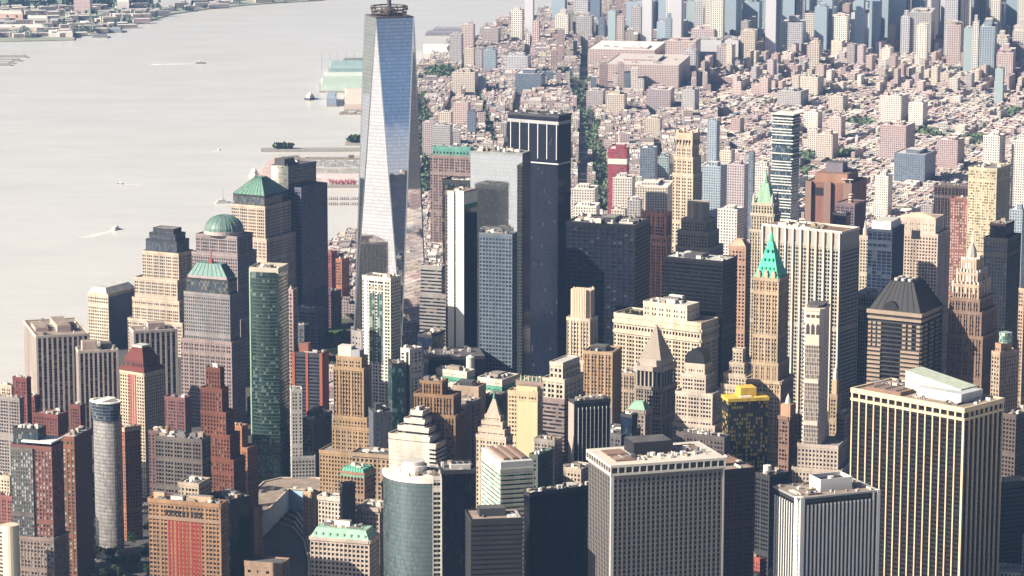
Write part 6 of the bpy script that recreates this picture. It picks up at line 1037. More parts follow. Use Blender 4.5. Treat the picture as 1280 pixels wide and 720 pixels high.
def city(th, bu, bv, su, sv, cond):
    u = np.array([math.sin(th), math.cos(th)]); v = np.array([math.cos(th), -math.sin(th)]); C0 = CAM[:2]
    for i in range(-60, 160):
        for j in range(-60, 90):
            o = C0+u*i*(bu+su)+v*j*(bv+sv); mid = o+u*bu/2+v*bv/2; d = float((mid-C0) @ FH[:2])
            if d < 3500 or d > 9300: continue
            px, py = proj((mid[0], mid[1], 10))
            if px < 392 or px > 1520 or py < -30 or not cond(px, py, d): continue
            a = 0.0; hb = rng.uniform(11, 18)
            while a < bv-6:
                wd = float(min(rng.choice([6.5, 7.6, 9, 11, 14, 18, 26], p=[.25, .25, .17, .14, .1, .06, .03]), bv-a)); 
                if rng.random() < 0.12: rows = ((0, bu),)
                else: rows = ((0, bu*0.46), (bu*0.55, bu))
                for (q0, q1) in rows:
                    c = o+v*(a+wd/2)+u*(q0+q1)/2; x, y = float(c[0]), float(c[1]); pxx, pyy = proj((x, y, 0))
                    if not inpoly(x, y, LANDP) or blocked(x, y, 9): continue
                    if any(seg_d(x, y, pl) < w for pl, w in CR): continue
                    if any(((pxx-ex)/rx)**2+((pyy-ey)/ry)**2 < 1 for ex, ey, rx, ry in PARKS): continue
                    tall = rng.random(); h = hb+rng.uniform(-2.5, 3)
                    if d > 6200 and tall < 0.36 and pxx > 690 and wd > 8.5: h = rng.uniform(22, 46) if tall < 0.31 else rng.uniform(46, 78) if wd > 13 else rng.uniform(18, 30)
                    elif tall < 0.045: h = rng.uniform(18, 27)
                    elif tall < 0.06 and wd > 11: h = rng.uniform(28, 44)
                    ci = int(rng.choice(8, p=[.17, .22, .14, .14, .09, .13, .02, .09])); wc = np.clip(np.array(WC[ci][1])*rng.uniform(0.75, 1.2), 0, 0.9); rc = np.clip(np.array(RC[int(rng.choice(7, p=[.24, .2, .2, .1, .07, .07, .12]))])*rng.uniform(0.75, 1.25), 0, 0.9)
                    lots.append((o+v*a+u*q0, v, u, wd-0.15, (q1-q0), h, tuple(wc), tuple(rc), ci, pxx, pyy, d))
                a += wd
            if rng.random() < 0.7:
                for k in range(int(rng.integers(2, 9))): trees_xy.append(o+v*rng.uniform(0, bv)+u*(bu/2+rng.uniform(-4, 4) if rng.random() < 0.6 else bu+su/2+rng.choice([-4, 4])))
city(math.radians(8), 56, 120, 14, 15, lambda px, py, d: px < 860+(d-4500)*0.02)
city(math.radians(29), 56, 150, 13, 16, lambda px, py, d: px >= 860+(d-4500)*0.02)
lots.sort(key=lambda q: -(q[3]*q[5])/q[11]**2)
# the largest stand as objects of their own
ind, rest, buckets = [], [], {}
for q in lots:
    vis = -5 < q[9] < 1285 and q[10] > 5 and not (435 < q[9] < 520)
    if vis and len(ind) < 240: ind.append(q)
    else: rest.append(q)
for q in ind:
    k = next(p for xm, p in near if q[9] < xm or xm == 1290); size = 'tall' if q[5] > 45 else 'mid-height' if q[5] > 26 else 'low'; dist = 'nearer' if q[11] < 5200 else 'farther' if q[11] < 6600 else 'farthest'
    buckets.setdefault((size, WC[q[8]][0], k, dist), []).append(q)
for (size, cn, k, dist), L_ in buckets.items():
    L_.sort(key=lambda q: q[9])
    for i, q in enumerate(L_):
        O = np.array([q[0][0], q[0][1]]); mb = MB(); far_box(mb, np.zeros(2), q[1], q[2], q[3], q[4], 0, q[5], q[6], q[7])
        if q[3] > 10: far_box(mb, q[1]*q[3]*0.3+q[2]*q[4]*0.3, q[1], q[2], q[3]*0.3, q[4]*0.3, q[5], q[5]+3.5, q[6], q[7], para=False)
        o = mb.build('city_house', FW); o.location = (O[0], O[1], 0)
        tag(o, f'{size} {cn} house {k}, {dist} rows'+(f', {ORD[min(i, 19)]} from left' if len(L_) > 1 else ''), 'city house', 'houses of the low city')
mb = MB()
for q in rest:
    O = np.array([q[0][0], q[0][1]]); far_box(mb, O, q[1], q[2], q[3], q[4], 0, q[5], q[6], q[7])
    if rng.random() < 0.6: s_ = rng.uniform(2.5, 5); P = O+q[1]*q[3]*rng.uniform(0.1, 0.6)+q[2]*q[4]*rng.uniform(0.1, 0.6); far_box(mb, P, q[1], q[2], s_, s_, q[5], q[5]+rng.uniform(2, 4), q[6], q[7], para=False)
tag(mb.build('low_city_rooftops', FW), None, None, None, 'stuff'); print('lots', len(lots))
mb = MB(); ro_ = np.random.default_rng(77); uu = np.array([math.sin(0.42), math.cos(0.42)]); vv = np.array([math.cos(0.42), -math.sin(0.42)])
for i in range(-10, 40):      # the district goes on past the picture's right edge
    for j in range(-5, 40):
        c = np.array([300.0, -1400.0])+uu*i*48+vv*j*46; d = float((c-CAM[:2]) @ FH[:2]); px, py = proj((c[0], c[1], 0))
        if 2400 < d < 3560 and 1296 < px < 1560 and inpoly(c[0], c[1], LANDP) and not blocked(c[0], c[1], 17):
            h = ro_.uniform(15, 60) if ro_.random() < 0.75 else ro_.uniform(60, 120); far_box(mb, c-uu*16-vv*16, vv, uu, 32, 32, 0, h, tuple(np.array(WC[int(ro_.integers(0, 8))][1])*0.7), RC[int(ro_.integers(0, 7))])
tag(mb.build('outer_district_blocks', FW), None, None, None, 'stuff')
# low blocks that show in gaps between the district's towers
uu = np.array([math.sin(0.42), math.cos(0.42)]); vv = np.array([math.cos(0.42), -math.sin(0.42)])
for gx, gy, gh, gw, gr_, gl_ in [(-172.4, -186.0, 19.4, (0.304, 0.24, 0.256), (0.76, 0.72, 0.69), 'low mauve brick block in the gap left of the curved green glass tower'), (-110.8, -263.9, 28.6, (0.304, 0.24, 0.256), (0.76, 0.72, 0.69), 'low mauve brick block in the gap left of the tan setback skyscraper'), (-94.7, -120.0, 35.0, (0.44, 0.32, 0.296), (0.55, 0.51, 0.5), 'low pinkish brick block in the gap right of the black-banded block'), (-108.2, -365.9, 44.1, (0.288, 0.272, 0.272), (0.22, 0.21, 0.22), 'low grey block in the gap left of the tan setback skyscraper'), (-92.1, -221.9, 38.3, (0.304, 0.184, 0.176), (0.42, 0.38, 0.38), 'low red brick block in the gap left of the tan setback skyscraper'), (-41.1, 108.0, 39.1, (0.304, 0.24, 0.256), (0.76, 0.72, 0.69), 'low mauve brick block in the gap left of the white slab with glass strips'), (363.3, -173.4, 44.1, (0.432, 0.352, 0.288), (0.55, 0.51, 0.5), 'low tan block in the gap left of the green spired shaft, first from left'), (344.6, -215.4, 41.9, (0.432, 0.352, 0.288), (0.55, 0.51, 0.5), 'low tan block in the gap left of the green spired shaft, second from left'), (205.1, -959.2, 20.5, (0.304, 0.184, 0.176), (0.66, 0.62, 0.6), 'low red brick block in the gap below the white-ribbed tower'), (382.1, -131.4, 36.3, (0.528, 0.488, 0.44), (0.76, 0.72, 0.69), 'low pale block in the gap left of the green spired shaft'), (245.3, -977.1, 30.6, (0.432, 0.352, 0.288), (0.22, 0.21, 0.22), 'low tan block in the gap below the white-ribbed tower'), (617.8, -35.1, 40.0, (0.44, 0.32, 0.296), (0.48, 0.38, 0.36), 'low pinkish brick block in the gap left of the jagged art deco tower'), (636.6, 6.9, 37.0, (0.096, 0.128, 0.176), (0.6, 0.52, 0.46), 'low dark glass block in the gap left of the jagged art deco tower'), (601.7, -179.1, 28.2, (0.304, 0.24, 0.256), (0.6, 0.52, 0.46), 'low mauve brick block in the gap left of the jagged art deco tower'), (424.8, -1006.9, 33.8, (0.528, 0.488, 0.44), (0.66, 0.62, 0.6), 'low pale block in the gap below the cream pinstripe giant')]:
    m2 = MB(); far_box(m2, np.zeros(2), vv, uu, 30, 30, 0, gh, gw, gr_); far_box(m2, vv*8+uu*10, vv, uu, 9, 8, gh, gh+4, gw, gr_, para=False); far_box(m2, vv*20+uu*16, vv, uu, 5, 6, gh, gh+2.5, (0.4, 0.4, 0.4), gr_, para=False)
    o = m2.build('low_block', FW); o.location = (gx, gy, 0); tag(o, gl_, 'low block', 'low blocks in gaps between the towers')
# ================================================================== trees
def tree_mesh(seed, h, n, s):
    r = np.random.default_rng(seed); m = MB()
    for k in range(9): leaf_blob(m, r.normal()*h*0.17, r.normal()*h*0.17, h*(0.5+0.34*r.random()), h*0.2, h*0.16, n, s, r)
    t = MB(); t.cyl(0, 0, h*0.028, 0, h*0.5, 7, h*0.016)
    for k in range(5): a = k*1.3; t.bar((0, 0, h*(0.3+0.04*k)), (h*0.2*math.cos(a), h*0.2*math.sin(a), h*(0.55+0.05*k)), h*0.009)
    return m, t
TT = []; BARK = plain((0.10, 0.075, 0.055), 0.9, 0.3)
for k in range(4):
    m, t = tree_mesh(k, 13, 60, 0.55); mo = m.build('crown', LEAF[k % 3]); to = t.build('trunk', BARK); TT.append((mo.data, to.data)); bpy.data.objects.remove(mo); bpy.data.objects.remove(to)
rt = random.Random(11)
def tree(x, y, label, group, sc_=1.0):
    cr, tr = TT[rt.randrange(4)]; e = empty('tree', (x, y, 0), rt.uniform(0, 6.3)); e.scale = (sc_*rt.uniform(0.8, 1.2),)*3; tag(e, label, 'tree', group)
    for nm, me in (('crown', cr), ('trunk', tr)): o = bpy.data.objects.new(nm, me); COL.objects.link(o); o.parent = e
for k in range(75):
    px, py = rt.uniform(96, 192), rt.uniform(612, 735)
    if abs((px-96)/96*100-(735-py)) < 13: continue
    x, y = gp(px, py)
    if not blocked(x, y, 4): tree(x, y, 'leafy tree along the shaded avenue at lower left', 'trees along the shaded avenue')
for k in range(60):
    px, py = rt.uniform(372, 446), rt.uniform(385, 470)
    if 384 < px < 430 and 396 < py < 421 and rt.random() < 0.93: continue
    x, y = gp(px, py)
    if not blocked(x, y, 4): tree(x, y, 'leafy tree in the shaded park left of the tallest tower', 'trees in the riverside park')
m = MB(); rr = np.random.default_rng(8)
def tuft(x, y, s, h, n=7):
    for _ in range(n):
        d = rr.normal(size=3); d /= np.linalg.norm(d); e = rr.normal(size=3); a = np.cross(d, e); a /= np.linalg.norm(a); q = np.cross(d, a); c = np.array([x, y, h*0.62])+rr.normal(size=3)*s*0.6; c[2] = max(c[2], 2); g = s*0.62; m.quad([c-a*g-q*g, c+a*g-q*g, c+a*g+q*g, c-a*g+q*g])
for p in trees_xy:
    if inpoly(p[0], p[1], LANDP) and not blocked(p[0], p[1], 2): tuft(p[0], p[1], 3.4, 11)
for pl, w_ in CR:
    for a, b_ in zip(pl, pl[1:]):
        L_ = math.hypot(b_[0]-a[0], b_[1]-a[1])
        for k in range(int(L_/8)):
            t = rr.random(); o = rr.choice([-1, 1])*rr.uniform(w_*0.25, w_*0.8); tuft(a[0]+(b_[0]-a[0])*t+o, a[1]+(b_[1]-a[1])*t, 3.6, 12)
for ex, ey, rx, ry in PARKS:
    for k in range(int(rx*ry*2.2)):
        q = rr.random()*6.283; rd = math.sqrt(rr.random()); x, y = gp(ex+rx*rd*math.cos(q), ey+ry*rd*math.sin(q)); tuft(x, y, 5.0, 14)
tag(m.build('far_treetops', plain((0.11, 0.155, 0.10), 0.85, 0.5, 0.03, streak=False, spec=0.1)), None, None, None, 'stuff')  # leaf green lightened, with distance haze put into the colour
sheet('park_lawn', [gp(384, 396), gp(431, 396), gp(428, 421), gp(382, 421)], 0.05, plain((0.05, 0.10, 0.03), 0.95, 0.3, 0.05, streak=False), 'structure')

# ================================================================== roads at the bottom left, tunnel mouth, garage
ASPH = plain((0.05, 0.05, 0.052), 0.9, 0.3, 0.05, streak=False); LINE = plain((0.6, 0.58, 0.52), 0.8, 0.2)
def strip(name, pl, w, z, mat, kind='structure'):
    m = MB(); P = [Vector((*p, z)) for p in pl]
    for i in range(len(P)-1):
        d0 = (P[min(i+1, len(P)-1)]-P[max(i-1, 0)]).normalized(); d1 = (P[min(i+2, len(P)-1)]-P[i]).normalized(); n0, n1 = Vector((-d0.y, d0.x, 0))*w/2, Vector((-d1.y, d1.x, 0))*w/2
        m.quad([P[i]-n0, P[i]+n0, P[i+1]+n1, P[i+1]-n1][::-1])
    return tag(m.build(name, mat), None, None, None, kind)
strip('avenue', [gp(*q) for q in ((88, 740), (120, 702), (150, 668), (185, 628), (215, 596))], 22, 0.03, ASPH)
for o in (-3, 0, 3): strip('lane_marking', [gp(q[0]+o, q[1]) for q in ((90, 738), (120, 702), (150, 668), (185, 628))], 0.4, 0.036, LINE)
arcs = []
for r_ in (0, 1, 2, 3):
    pl = [gp(*q) for q in ((318+r_*2, 672-r_*9), (345, 655-r_*9), (366+r_*2, 660-r_*6), (380+r_*3, 676-r_*3), (386+r_*4, 700), (386+r_*4, 730))]
    strip('tunnel_road', pl, 8.5, 0.03+0.01*r_, ASPH); 
    m = MB(); 
    for a, b_ in zip(pl, pl[1:]): m.bar((a[0], a[1], 0.6), (b_[0], b_[1], 0.6), 0.75)
    o = m.build('road_barrier', plain((0.42, 0.38, 0.34), 0.9, 0.2)); tag(o, ['outermost', 'second', 'third', 'innermost'][r_]+' curved concrete barrier between the sunken tunnel roads', 'barrier', 'barriers of the tunnel roads')
gr = [at_z(px, py, 20)[:2] for px, py in ((309, 640), (309, 622), (330, 603), (352, 598), (396, 598), (424, 604), (400, 613.5), (361, 612), (323, 650))]
cg_ = np.mean(gr, axis=0); root = empty('parking_garage', (cg_[0], cg_[1], 0)); tag(root, 'low parking garage with tan roof deck and pale blue wall above the tunnel roads', 'garage')
pts = [(p[0]-cg_[0], p[1]-cg_[1]) for p in gr]; m = MB(); m.prism(pts, 0, 20, 6, 5, False); m.build('blue_wall', plain((0.46, 0.66, 0.82), 0.7, 0.1), root)
rf = sheet('roof', pts, 20.2, ROOFS['tan'], None, 0.0); rf.parent = root; m = MB()
for i in range(len(pts)):
    a, b_ = pts[i], pts[(i+1) % len(pts)]; m.bar((a[0], a[1], 20.7), (b_[0], b_[1], 20.7), 0.6)
m.build('parapet', plain((0.55, 0.46, 0.38)), root)
for k in range(5): m = MB(); m.cyl(pts[1][0]+14+k*11, pts[1][1]+18+(k % 2)*9, 2.2, 20.3, 22.6, 12); m.build('roof_vent', UNIT[1+k % 2], rf)
# a few vehicles
cols = [(0.7, 0.7, 0.7), (0.05, 0.05, 0.06), (0.6, 0.45, 0.05), (0.3, 0.03, 0.03)]; cw = ['white', 'black', 'yellow', 'red']
body = MB(); body.prism([(-2.3, -0.9), (2.3, -0.9), (2.3, 0.9), (-2.3, 0.9)], 0.35, 0.95, 3, 3, True, [(-2.2, -0.85), (2.2, -0.85), (2.2, 0.85), (-2.2, 0.85)]); cab = MB(); cab.prism([(-1.6, -0.8), (1.0, -0.8), (1.0, 0.8), (-1.6, 0.8)], 0.95, 1.5, 3, 3, True, [(-1.2, -0.65), (0.4, -0.65), (0.4, 0.65), (-1.2, 0.65)])
wl_ = MB()
for x in (-1.4, 1.4):
    for y in (-0.88, 0.88): wl_.bar((x, y-0.1, 0.33), (x, y+0.1, 0.33), 0.33)
for k, (px, py) in enumerate(((114, 692), (101, 712), (126, 686), (138, 672), (160, 650), (97, 722), (118, 704), (172, 640))):
    x, y = gp(px, py); e = empty('car', (x, y, 0.04), 1.15); tag(e, ['white car lowest on the shaded avenue', 'black car low on the shaded avenue', 'yellow taxi on the shaded avenue', 'red car on the shaded avenue', 'white car highest up the shaded avenue beside the trees', 'black car at the bottom edge of the shaded avenue', 'yellow taxi lowest on the shaded avenue', 'red car farthest up the shaded avenue'][k], 'car', 'cars on the shaded avenue'); c = k % 4
    for nm, mbx, mt in (('body', body, plain(cols[c], 0.35, 0.05)), ('cabin', cab, G_BLACK), ('wheels_axle', wl_, BLACKM)):
        if nm == 'wheels_axle': nm = 'running_gear'
        mbx.build(nm, mt, e)
# ================================================================== piers, sheds and boats
WOOD = plain((0.26, 0.23, 0.2), 0.9, 0.3); CONC = plain((0.30, 0.285, 0.265), 0.9, 0.2)
def poly_thing(name, label, cat, pix, z0, z1, mat, part, zpix=0.0):
    P = [at_z(px, py, zpix)[:2] for px, py in pix]; c = np.mean(P, axis=0); root = empty(name, (c[0], c[1], -2.5)); tag(root, label, cat)
    m = MB(); m.prism([(p[0]-c[0], p[1]-c[1]) for p in P], z0+2.5, z1+2.5, 8, 8, True); m.build(part, mat, root); return root, [(p[0]-c[0], p[1]-c[1]) for p in P]
def tufts(root, name, pts, s, h, mat=None):
    m = MB(); r = np.random.default_rng(len(pts)+int(s*10))
    for x, y in pts: leaf_blob(m, x, y, 2.5+h, s, s*0.7, 60, s*0.22, r)
    m.build(name, mat or LEAF[1], root)
rp, P = poly_thing('long_pier', 'long thin park pier with a clump of trees near its outer end', 'pier', ((326, 188.5), (326, 185.5), (452, 185), (452, 188)), -4, 1.2, CONC, 'deck')
c0 = np.array(P[1]); c1 = np.array(P[2]); tufts(rp, 'pier_tree_clump', [tuple(c0+(c1-c0)*t-np.array([0, 12])) for t in (0.16, 0.2, 0.24, 0.28)], 9, 6)
rp, P = poly_thing('tree_pier', 'short pier topped by a grove, touching the tallest tower\'s left edge', 'pier', ((431, 180.5), (431, 178), (455, 178), (455, 180.5)), -4, 1.2, CONC, 'deck'); c0, c1 = np.array(P[1]), np.array(P[2]); tufts(rp, 'pier_tree_clump', [tuple(c0+(c1-c0)*t-np.array([0, 8])) for t in (0.3, 0.5, 0.7, 0.9)], 10, 8)
# the big square pier with red lettering
rp, P = poly_thing('square_pier', 'big square pier with sheds, playing field and large red lettering on its side', 'pier', ((316, 234), (340, 202), (456, 201), (456, 233)), -4, 1.0, CONC, 'deck')
cc = np.array([rp.location.x, rp.location.y])
def on(pix, z): q = at_z(pix[0], pix[1], z)[:2]-cc; return (q[0], q[1])
m = MB(); m.prism([on((352, 231.5), 0), on((456, 231.5), 0), on((456, 225), 0), on((352, 225), 0)], 3.5, 13.5, 5, 5, True); sh = m.build('shed_wall', plain((0.60, 0.52, 0.52), 0.8, 0.3, 0.1), rp)
m = MB(); m.prism([on((352, 224.5), 0), on((456, 224.5), 0), on((456, 220.5), 0), on((352, 220.5), 0)], 3.5, 5, 5, 5, True); m.build('playing_field', plain((0.10, 0.26, 0.17)), rp)
m = MB(); m.prism([on((352, 219), 0), on((456, 219), 0), on((456, 208), 0), on((352, 208), 0)], 3.5, 14, 5, 5, True); far = m.build('car_park_shed', plain((0.46, 0.44, 0.43), 0.8, 0.5, 0.12, streak=False), rp)
m = MB(); m.prism([on((318, 233), 0), on((340, 233), 0), on((352, 204), 0), on((340, 204), 0)], 3.5, 13, 5, 5, True); m.build('side_shed', plain((0.55, 0.42, 0.4), 0.8, 0.5, 0.1, streak=False), rp)
rq = np.random.default_rng(2)
pa, pb, pd = np.array(on((354, 218), 0)), np.array(on((455, 218), 0)), np.array(on((354, 209), 0)); m = MB()
for k in range(220):
    q = pa+(pb-pa)*rq.random()+(pd-pa)*(int(rq.random()*6)+0.5)/6; m.box(q[0]-2.3, q[0]+2.3, q[1]-1, q[1]+1, 14.1, 15.5)
tag(m.build('parked_cars_on_roof', plain((0.4, 0.4, 0.42), 0.4, 0.9, 0.3, streak=False), far), None, None, None, 'stuff')
cu = bpy.data.curves.new('lettering', 'FONT'); cu.body = 'THANK'; cu.extrude = 0.3; cu.size = 13.5; cu.space_character = 1.35; cu.offset = 0.2; ct = bpy.data.objects.new('lettering', cu); COL.objects.link(ct); ct.parent = rp
q0, q1 = np.array(on((410, 231.6), 0)), np.array(on((444, 231.6), 0)); dv = q1-q0; ct.rotation_euler = (math.pi/2, 0, math.atan2(dv[1], dv[0])); ct.location = (q0[0], q0[1]-0.6, 4.3); cu.materials.append(plain((0.42, 0.03, 0.06), 0.8, 0.1))
bpy.context.view_layer.update(); ct.scale = (float(np.linalg.norm(dv))/max(1, ct.dimensions.x),)*2+(1,); ct.scale.y = 0.85; bpy.context.view_layer.update(); dgl = bpy.context.evaluated_depsgraph_get(); lme = bpy.data.meshes.new_from_object(ct.evaluated_get(dgl)); lo = bpy.data.objects.new('red_lettering', lme); COL.objects.link(lo); lo.parent = rp; lo.matrix_local = ct.matrix_local.copy(); bpy.data.objects.remove(ct)
for i, y in enumerate((250.0, 256.5)):
    a, b_ = np.array(gp(398, y, -2.5)), np.array(gp(456, y, -2.5)); root = empty('pile_field', (*a, -2.5)); tag(root, ['farther', 'nearer'][i]+' row of old wooden piles standing in the river beside the tallest tower', 'pile row', 'rows of old piles in the river')
    for k in range(26):
        if k % 6 == 5: continue
        p = (b_-a)*k/25; m = MB(); m.cyl(p[0], p[1], 0.9, -2, 4.5, 7); m.cyl(p[0]+0.4, p[1]+3.4, 0.9, -2, 4.2, 7); m.build('pile', WOOD, root)
def shed(label, x0, x1, ya, yb, h, wall, roof, cat='pier shed', ridge=3.0):
    root, P = poly_thing('pier_shed', label, cat, ((x0, yb), (x1, yb), (x1, ya), (x0, ya)), -4, 1.0, CONC, 'deck'); Q = [(p[0]*0.93, p[1]*0.93) for p in P]
    m = MB(); m.prism(Q, 3.5, h+2.5, 6, 6, False); m.build('wall', plain(wall, 0.8, 0.15), root); m = MB(); m.prism(Q, h+2.5, h+2.5+ridge, 6, 6, True, [(p[0]*0.9, p[1]*0.5) for p in Q]); m.build('roof', plain(roof, 0.7, 0.2), root); return root
shed('pale green pier shed with long flat roofs left of the tallest tower', 399, 460, 104, 114.5, 12, (0.5, 0.62, 0.55), (0.42, 0.52, 0.46))
shed('pale green double pier shed just behind the nearest green one', 404, 460, 97, 102, 12, (0.5, 0.62, 0.55), (0.55, 0.62, 0.56))
r1 = shed('teal netted driving range hall on a pier, with tall pole nets', 410, 460, 84, 95, 16, (0.26, 0.38, 0.39), (0.30, 0.42, 0.43))
m = MB()
for k in range(6): m.bar((-60+k*18, -30, 3), (-60+k*18, -30, 50), 0.35)
m.build('net_pole', CONC, r1)
shed('thin brown pier with dark trees, uppermost of the piers left of the tallest tower', 428, 460, 75.5, 77.5, 4, (0.3, 0.22, 0.22), (0.14, 0.2, 0.18))
shed('blue-grey square barge house on a low pier of piles', 408, 421, 123, 132, 14, (0.25, 0.32, 0.42), (0.3, 0.36, 0.44))
shed('pinkish pier shed cluster against the tallest tower', 430, 460, 116, 138, 11, (0.6, 0.48, 0.42), (0.62, 0.56, 0.5))
shed('white tent-like pier roof right of the tallest tower', 528, 563, 62, 74, 12, (0.7, 0.66, 0.6), (0.8, 0.76, 0.7), ridge=8)
shed('narrow dark pier pointing into the pale river, beyond the white tent roof', 531, 580, 41.5, 44, 6, (0.2, 0.2, 0.23), (0.24, 0.24, 0.28))
shed('second narrow dark pier just behind the first, upriver', 540, 584, 37.2, 39, 6, (0.22, 0.22, 0.25), (0.28, 0.28, 0.32))
for lab, x0, x1, ya, yb in (('thin grey pier with a flat deck between the tree pier and the square pier', 352, 450, 196.6, 198), ('narrow pier lined with small boats under the long tree pier', 338, 372, 203, 205), ('thin dark finger pier above the pale green sheds', 418, 456, 79.5, 80.8), ('slim brown finger pier below the pinkish shed cluster', 424, 456, 140.5, 142)):
    rp_, P_ = poly_thing('finger_pier', lab, 'pier', ((x0, yb), (x1, yb), (x1, ya), (x0, ya)), -4, 0.6, WOOD, 'deck'); rz = random.Random(int(x0)); a_, b_ = np.array(P_[0]), np.array(P_[1])
    for k in range(7): q = a_+(b_-a_)*rz.random(); m = MB(); m.box(q[0]-rz.uniform(3, 9), q[0]+rz.uniform(3, 9), q[1]+2, q[1]+9, 3.1, 3.1+rz.uniform(2, 6)); m.build('pier_hut', UNIT[k % 4], rp_)
for i, (x0, x1, y) in enumerate(((-20, 13, 81), (-20, 17, 78.5), (-20, 25, 75.5), (-20, 33, 71))): shed(['lowest', 'second lowest', 'third lowest', 'uppermost'][i]+' of four grey finger piers at the far left edge', x0, x1, y-1.2, y, 4, (0.3, 0.29, 0.3), (0.45, 0.45, 0.46), ridge=1)
for lab, x0, x1, ya, yb, h, wc, rc in (('long pale terminal shed on the far bank wharf', -10, 58, 36, 40, 12, (0.62, 0.5, 0.44), (0.75, 0.7, 0.66)), ('white warehouse at the wharf corner across the river', 60, 92, 42, 47, 10, (0.7, 0.66, 0.62), (0.72, 0.68, 0.64)), ('pinkish row of buildings under the far wooded hill', -8, 30, 24, 29, 24, (0.7, 0.5, 0.42), (0.75, 0.66, 0.6)), ('low white hall right of the pinkish row across the river', 34, 60, 27, 30, 16, (0.75, 0.68, 0.62), (0.78, 0.74, 0.7)),
    ('small white house group on the far point', 100, 112, 31, 34, 10, (0.7, 0.68, 0.66), (0.78, 0.76, 0.74)), ('cluster of pale buildings climbing the far bank', 146, 162, 11, 16, 30, (0.66, 0.62, 0.6), (0.7, 0.68, 0.66)), ('pale row along the far bank upriver', 190, 240, 5, 9, 20, (0.6, 0.6, 0.62), (0.66, 0.66, 0.66))): shed(lab, x0, x1, ya, yb, h, wc, rc, 'waterside building', 2)
rb_ = np.random.default_rng(31); m = MB(); mt = MB()
for k in range(900):
    px, py = rb_.uniform(-15, 430), rb_.uniform(-3, 48); x, y = gp(px, py)
    if not inpoly(x, y, NJP): continue
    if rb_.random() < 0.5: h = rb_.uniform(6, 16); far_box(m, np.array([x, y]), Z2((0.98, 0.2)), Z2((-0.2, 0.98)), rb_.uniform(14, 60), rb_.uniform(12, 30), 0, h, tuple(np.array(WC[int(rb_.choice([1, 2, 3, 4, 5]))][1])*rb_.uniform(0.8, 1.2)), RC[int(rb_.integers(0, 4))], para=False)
    else:
        for _ in range(7):
            d = rb_.normal(size=3); d /= np.linalg.norm(d); a = np.cross(d, rb_.normal(size=3)); a /= np.linalg.norm(a); q = np.cross(d, a); c = np.array([x, y, 7])+rb_.normal(size=3)*5; c[2] = max(c[2], 3); mt.quad([c-a*4-q*4, c+a*4-q*4, c+a*4+q*4, c-a*4+q*4])
tag(m.build('far_bank_rooftops', FW), None, None, None, 'stuff'); tag(mt.build('far_bank_treetops', leaf_hazed), None, None, None, 'stuff')
far_building('apartment_tower', 'pair-topped lilac apartment tower on the far wooded bank', 'hazy tower', 92, 115, -4, 8150, (0.55, 0.42, 0.44), t=78, cf=0.88)
shed('dark jetty with moored tugs at the far point', 115, 134, 44.2, 46.5, 4, (0.16, 0.16, 0.2), (0.2, 0.2, 0.24), 'jetty', 1); shed('row of dark mooring sheds at the tip of the far point', 134, 152, 37, 40, 7, (0.2, 0.24, 0.3), (0.3, 0.34, 0.4), 'jetty', 1)
FOAM = plain((0.72, 0.72, 0.70), 0.9, 0.2, 0.15, streak=False)
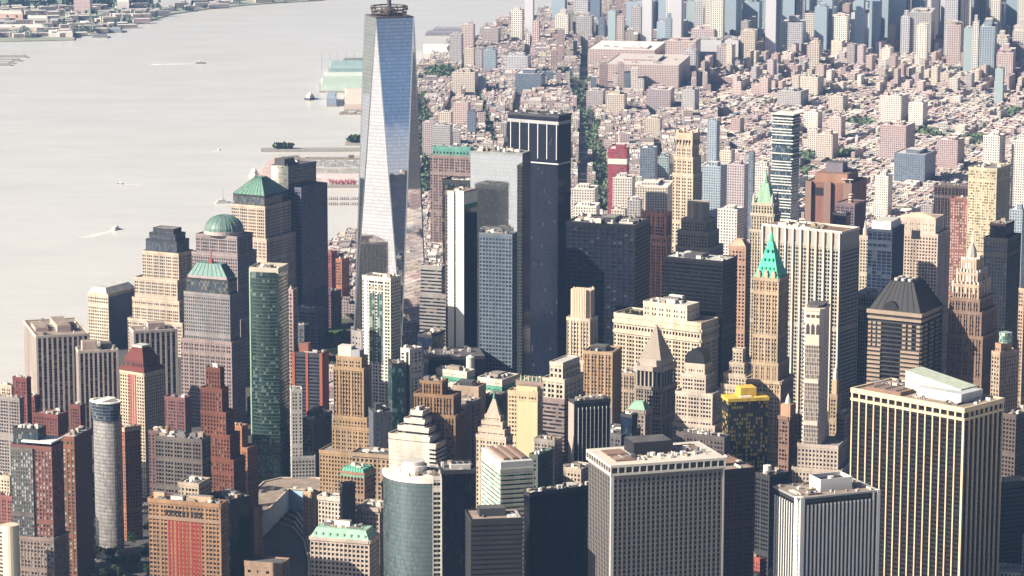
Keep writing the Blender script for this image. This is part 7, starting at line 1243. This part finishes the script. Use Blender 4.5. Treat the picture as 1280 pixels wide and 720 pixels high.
def boat(label, px, py, L_, hd, hull, wake, cat='boat', mast=False):
    x, y = gp(px, py, -2.5); e = empty('boat', (x, y, -2.5), hd); tag(e, label, cat); W = L_*0.27
    m = MB(); o = [(-L_/2, -W/2), (L_*0.2, -W/2), (L_/2, 0), (L_*0.2, W/2), (-L_/2, W/2)]; m.prism([(p[0]*0.94, p[1]*0.8) for p in o], -0.5, L_*0.1, 3, 3, True, o); m.build('hull', plain(hull, 0.6, 0.15), e)
    m = MB(); m.prism([(-L_*0.38, -W*0.38), (L_*0.15, -W*0.38), (L_*0.15, W*0.38), (-L_*0.38, W*0.38)], L_*0.1, L_*0.22, 3, 3, True, [(-L_*0.36, -W*0.36), (L_*0.1, -W*0.36), (L_*0.1, W*0.36), (-L_*0.36, W*0.36)]); m.build('cabin', LIGHTM, e); m = MB(); m.box(-L_*0.15, L_*0.04, -W*0.25, W*0.25, L_*0.22, L_*0.31); m.build('wheelhouse', LIGHTM, e)
    m = MB(); m.box(-L_*0.37, L_*0.13, -W*0.385, W*0.385, L_*0.14, L_*0.175); m.build('window_band', BLACKM, e)
    if mast: m = MB(); m.bar((0, 0, L_*0.2), (0, 0, L_*0.9), 0.25); m.build('mast', WOOD, e)
    if wake:
        ca, sa = math.cos(hd), math.sin(hd); m = MB(); f = lambda a, b_: (x+a*ca-b_*sa, y+a*sa+b_*ca, -2.44); n = 40
        for i in range(n):
            t0, t1 = i/n, (i+1)/n; w0, w1 = W*(0.55+t0*2.2), W*(0.55+t1*2.2)
            if rq.random() < 0.05+t0*0.5: continue
            m.quad([f(-L_/2-wake*t0, -w0*rq.uniform(.4, 1)), f(-L_/2-wake*t0, w0*rq.uniform(.4, 1)), f(-L_/2-wake*t1, w1*rq.uniform(.4, 1)), f(-L_/2-wake*t1, -w1*rq.uniform(.4, 1))])
        tag(m.build('boat_wake', FOAM), None, None, None, 'stuff')
boat('white ferry with a foaming wake in the middle of the river', 146, 287, 22, 1.0, (0.75, 0.75, 0.75), 75, 'ferry')
boat('tiny dark boat below the ferry lanes, left of the green pyramid', 150, 230, 12, 2.6, (0.12, 0.11, 0.12), 40)
boat('small tug with a long thin wake far up the pale river', 251, 79.5, 24, 0.1, (0.3, 0.22, 0.2), 110, 'tug')
boat('speck of a motorboat between the tug and the ferry', 274, 187.5, 10, 1.2, (0.7, 0.7, 0.7), 30)
boat('dark barge lying slanted near the pile pier', 388, 124, 46, 1.2, (0.14, 0.13, 0.15), 0, 'barge')
boat('white moored yacht behind the beige stepped riverside tower', 279, 254, 26, 0.2, (0.7, 0.7, 0.72), 0, 'yacht', True)
boat('white cruise boat tied up left of the big green copper pyramid', 318, 219, 40, 1.3, (0.75, 0.74, 0.72), 0, 'cruise boat')
# ================================================================== haze over the whole place
hm = bpy.data.materials.new('haze'); hm.use_nodes = True; hn = hm.node_tree; hn.nodes.clear(); ho = hn.nodes.new('ShaderNodeOutputMaterial'); hv = hn.nodes.new('ShaderNodeVolumePrincipled')
hv.inputs['Color'].default_value = (*HAZE_COLOR, 1); hv.inputs['Density'].default_value = HAZE_DENSITY; hv.inputs['Anisotropy'].default_value = 0.1; hn.links.new(hv.outputs[0], ho.inputs['Volume'])
m = MB(); H_ = 30000; m.box(-H_, H_, -H_, H_, -5, 760, True); hz = m.build('haze', hm); tag(hz, None, None, None, 'stuff')
# overlap report while building
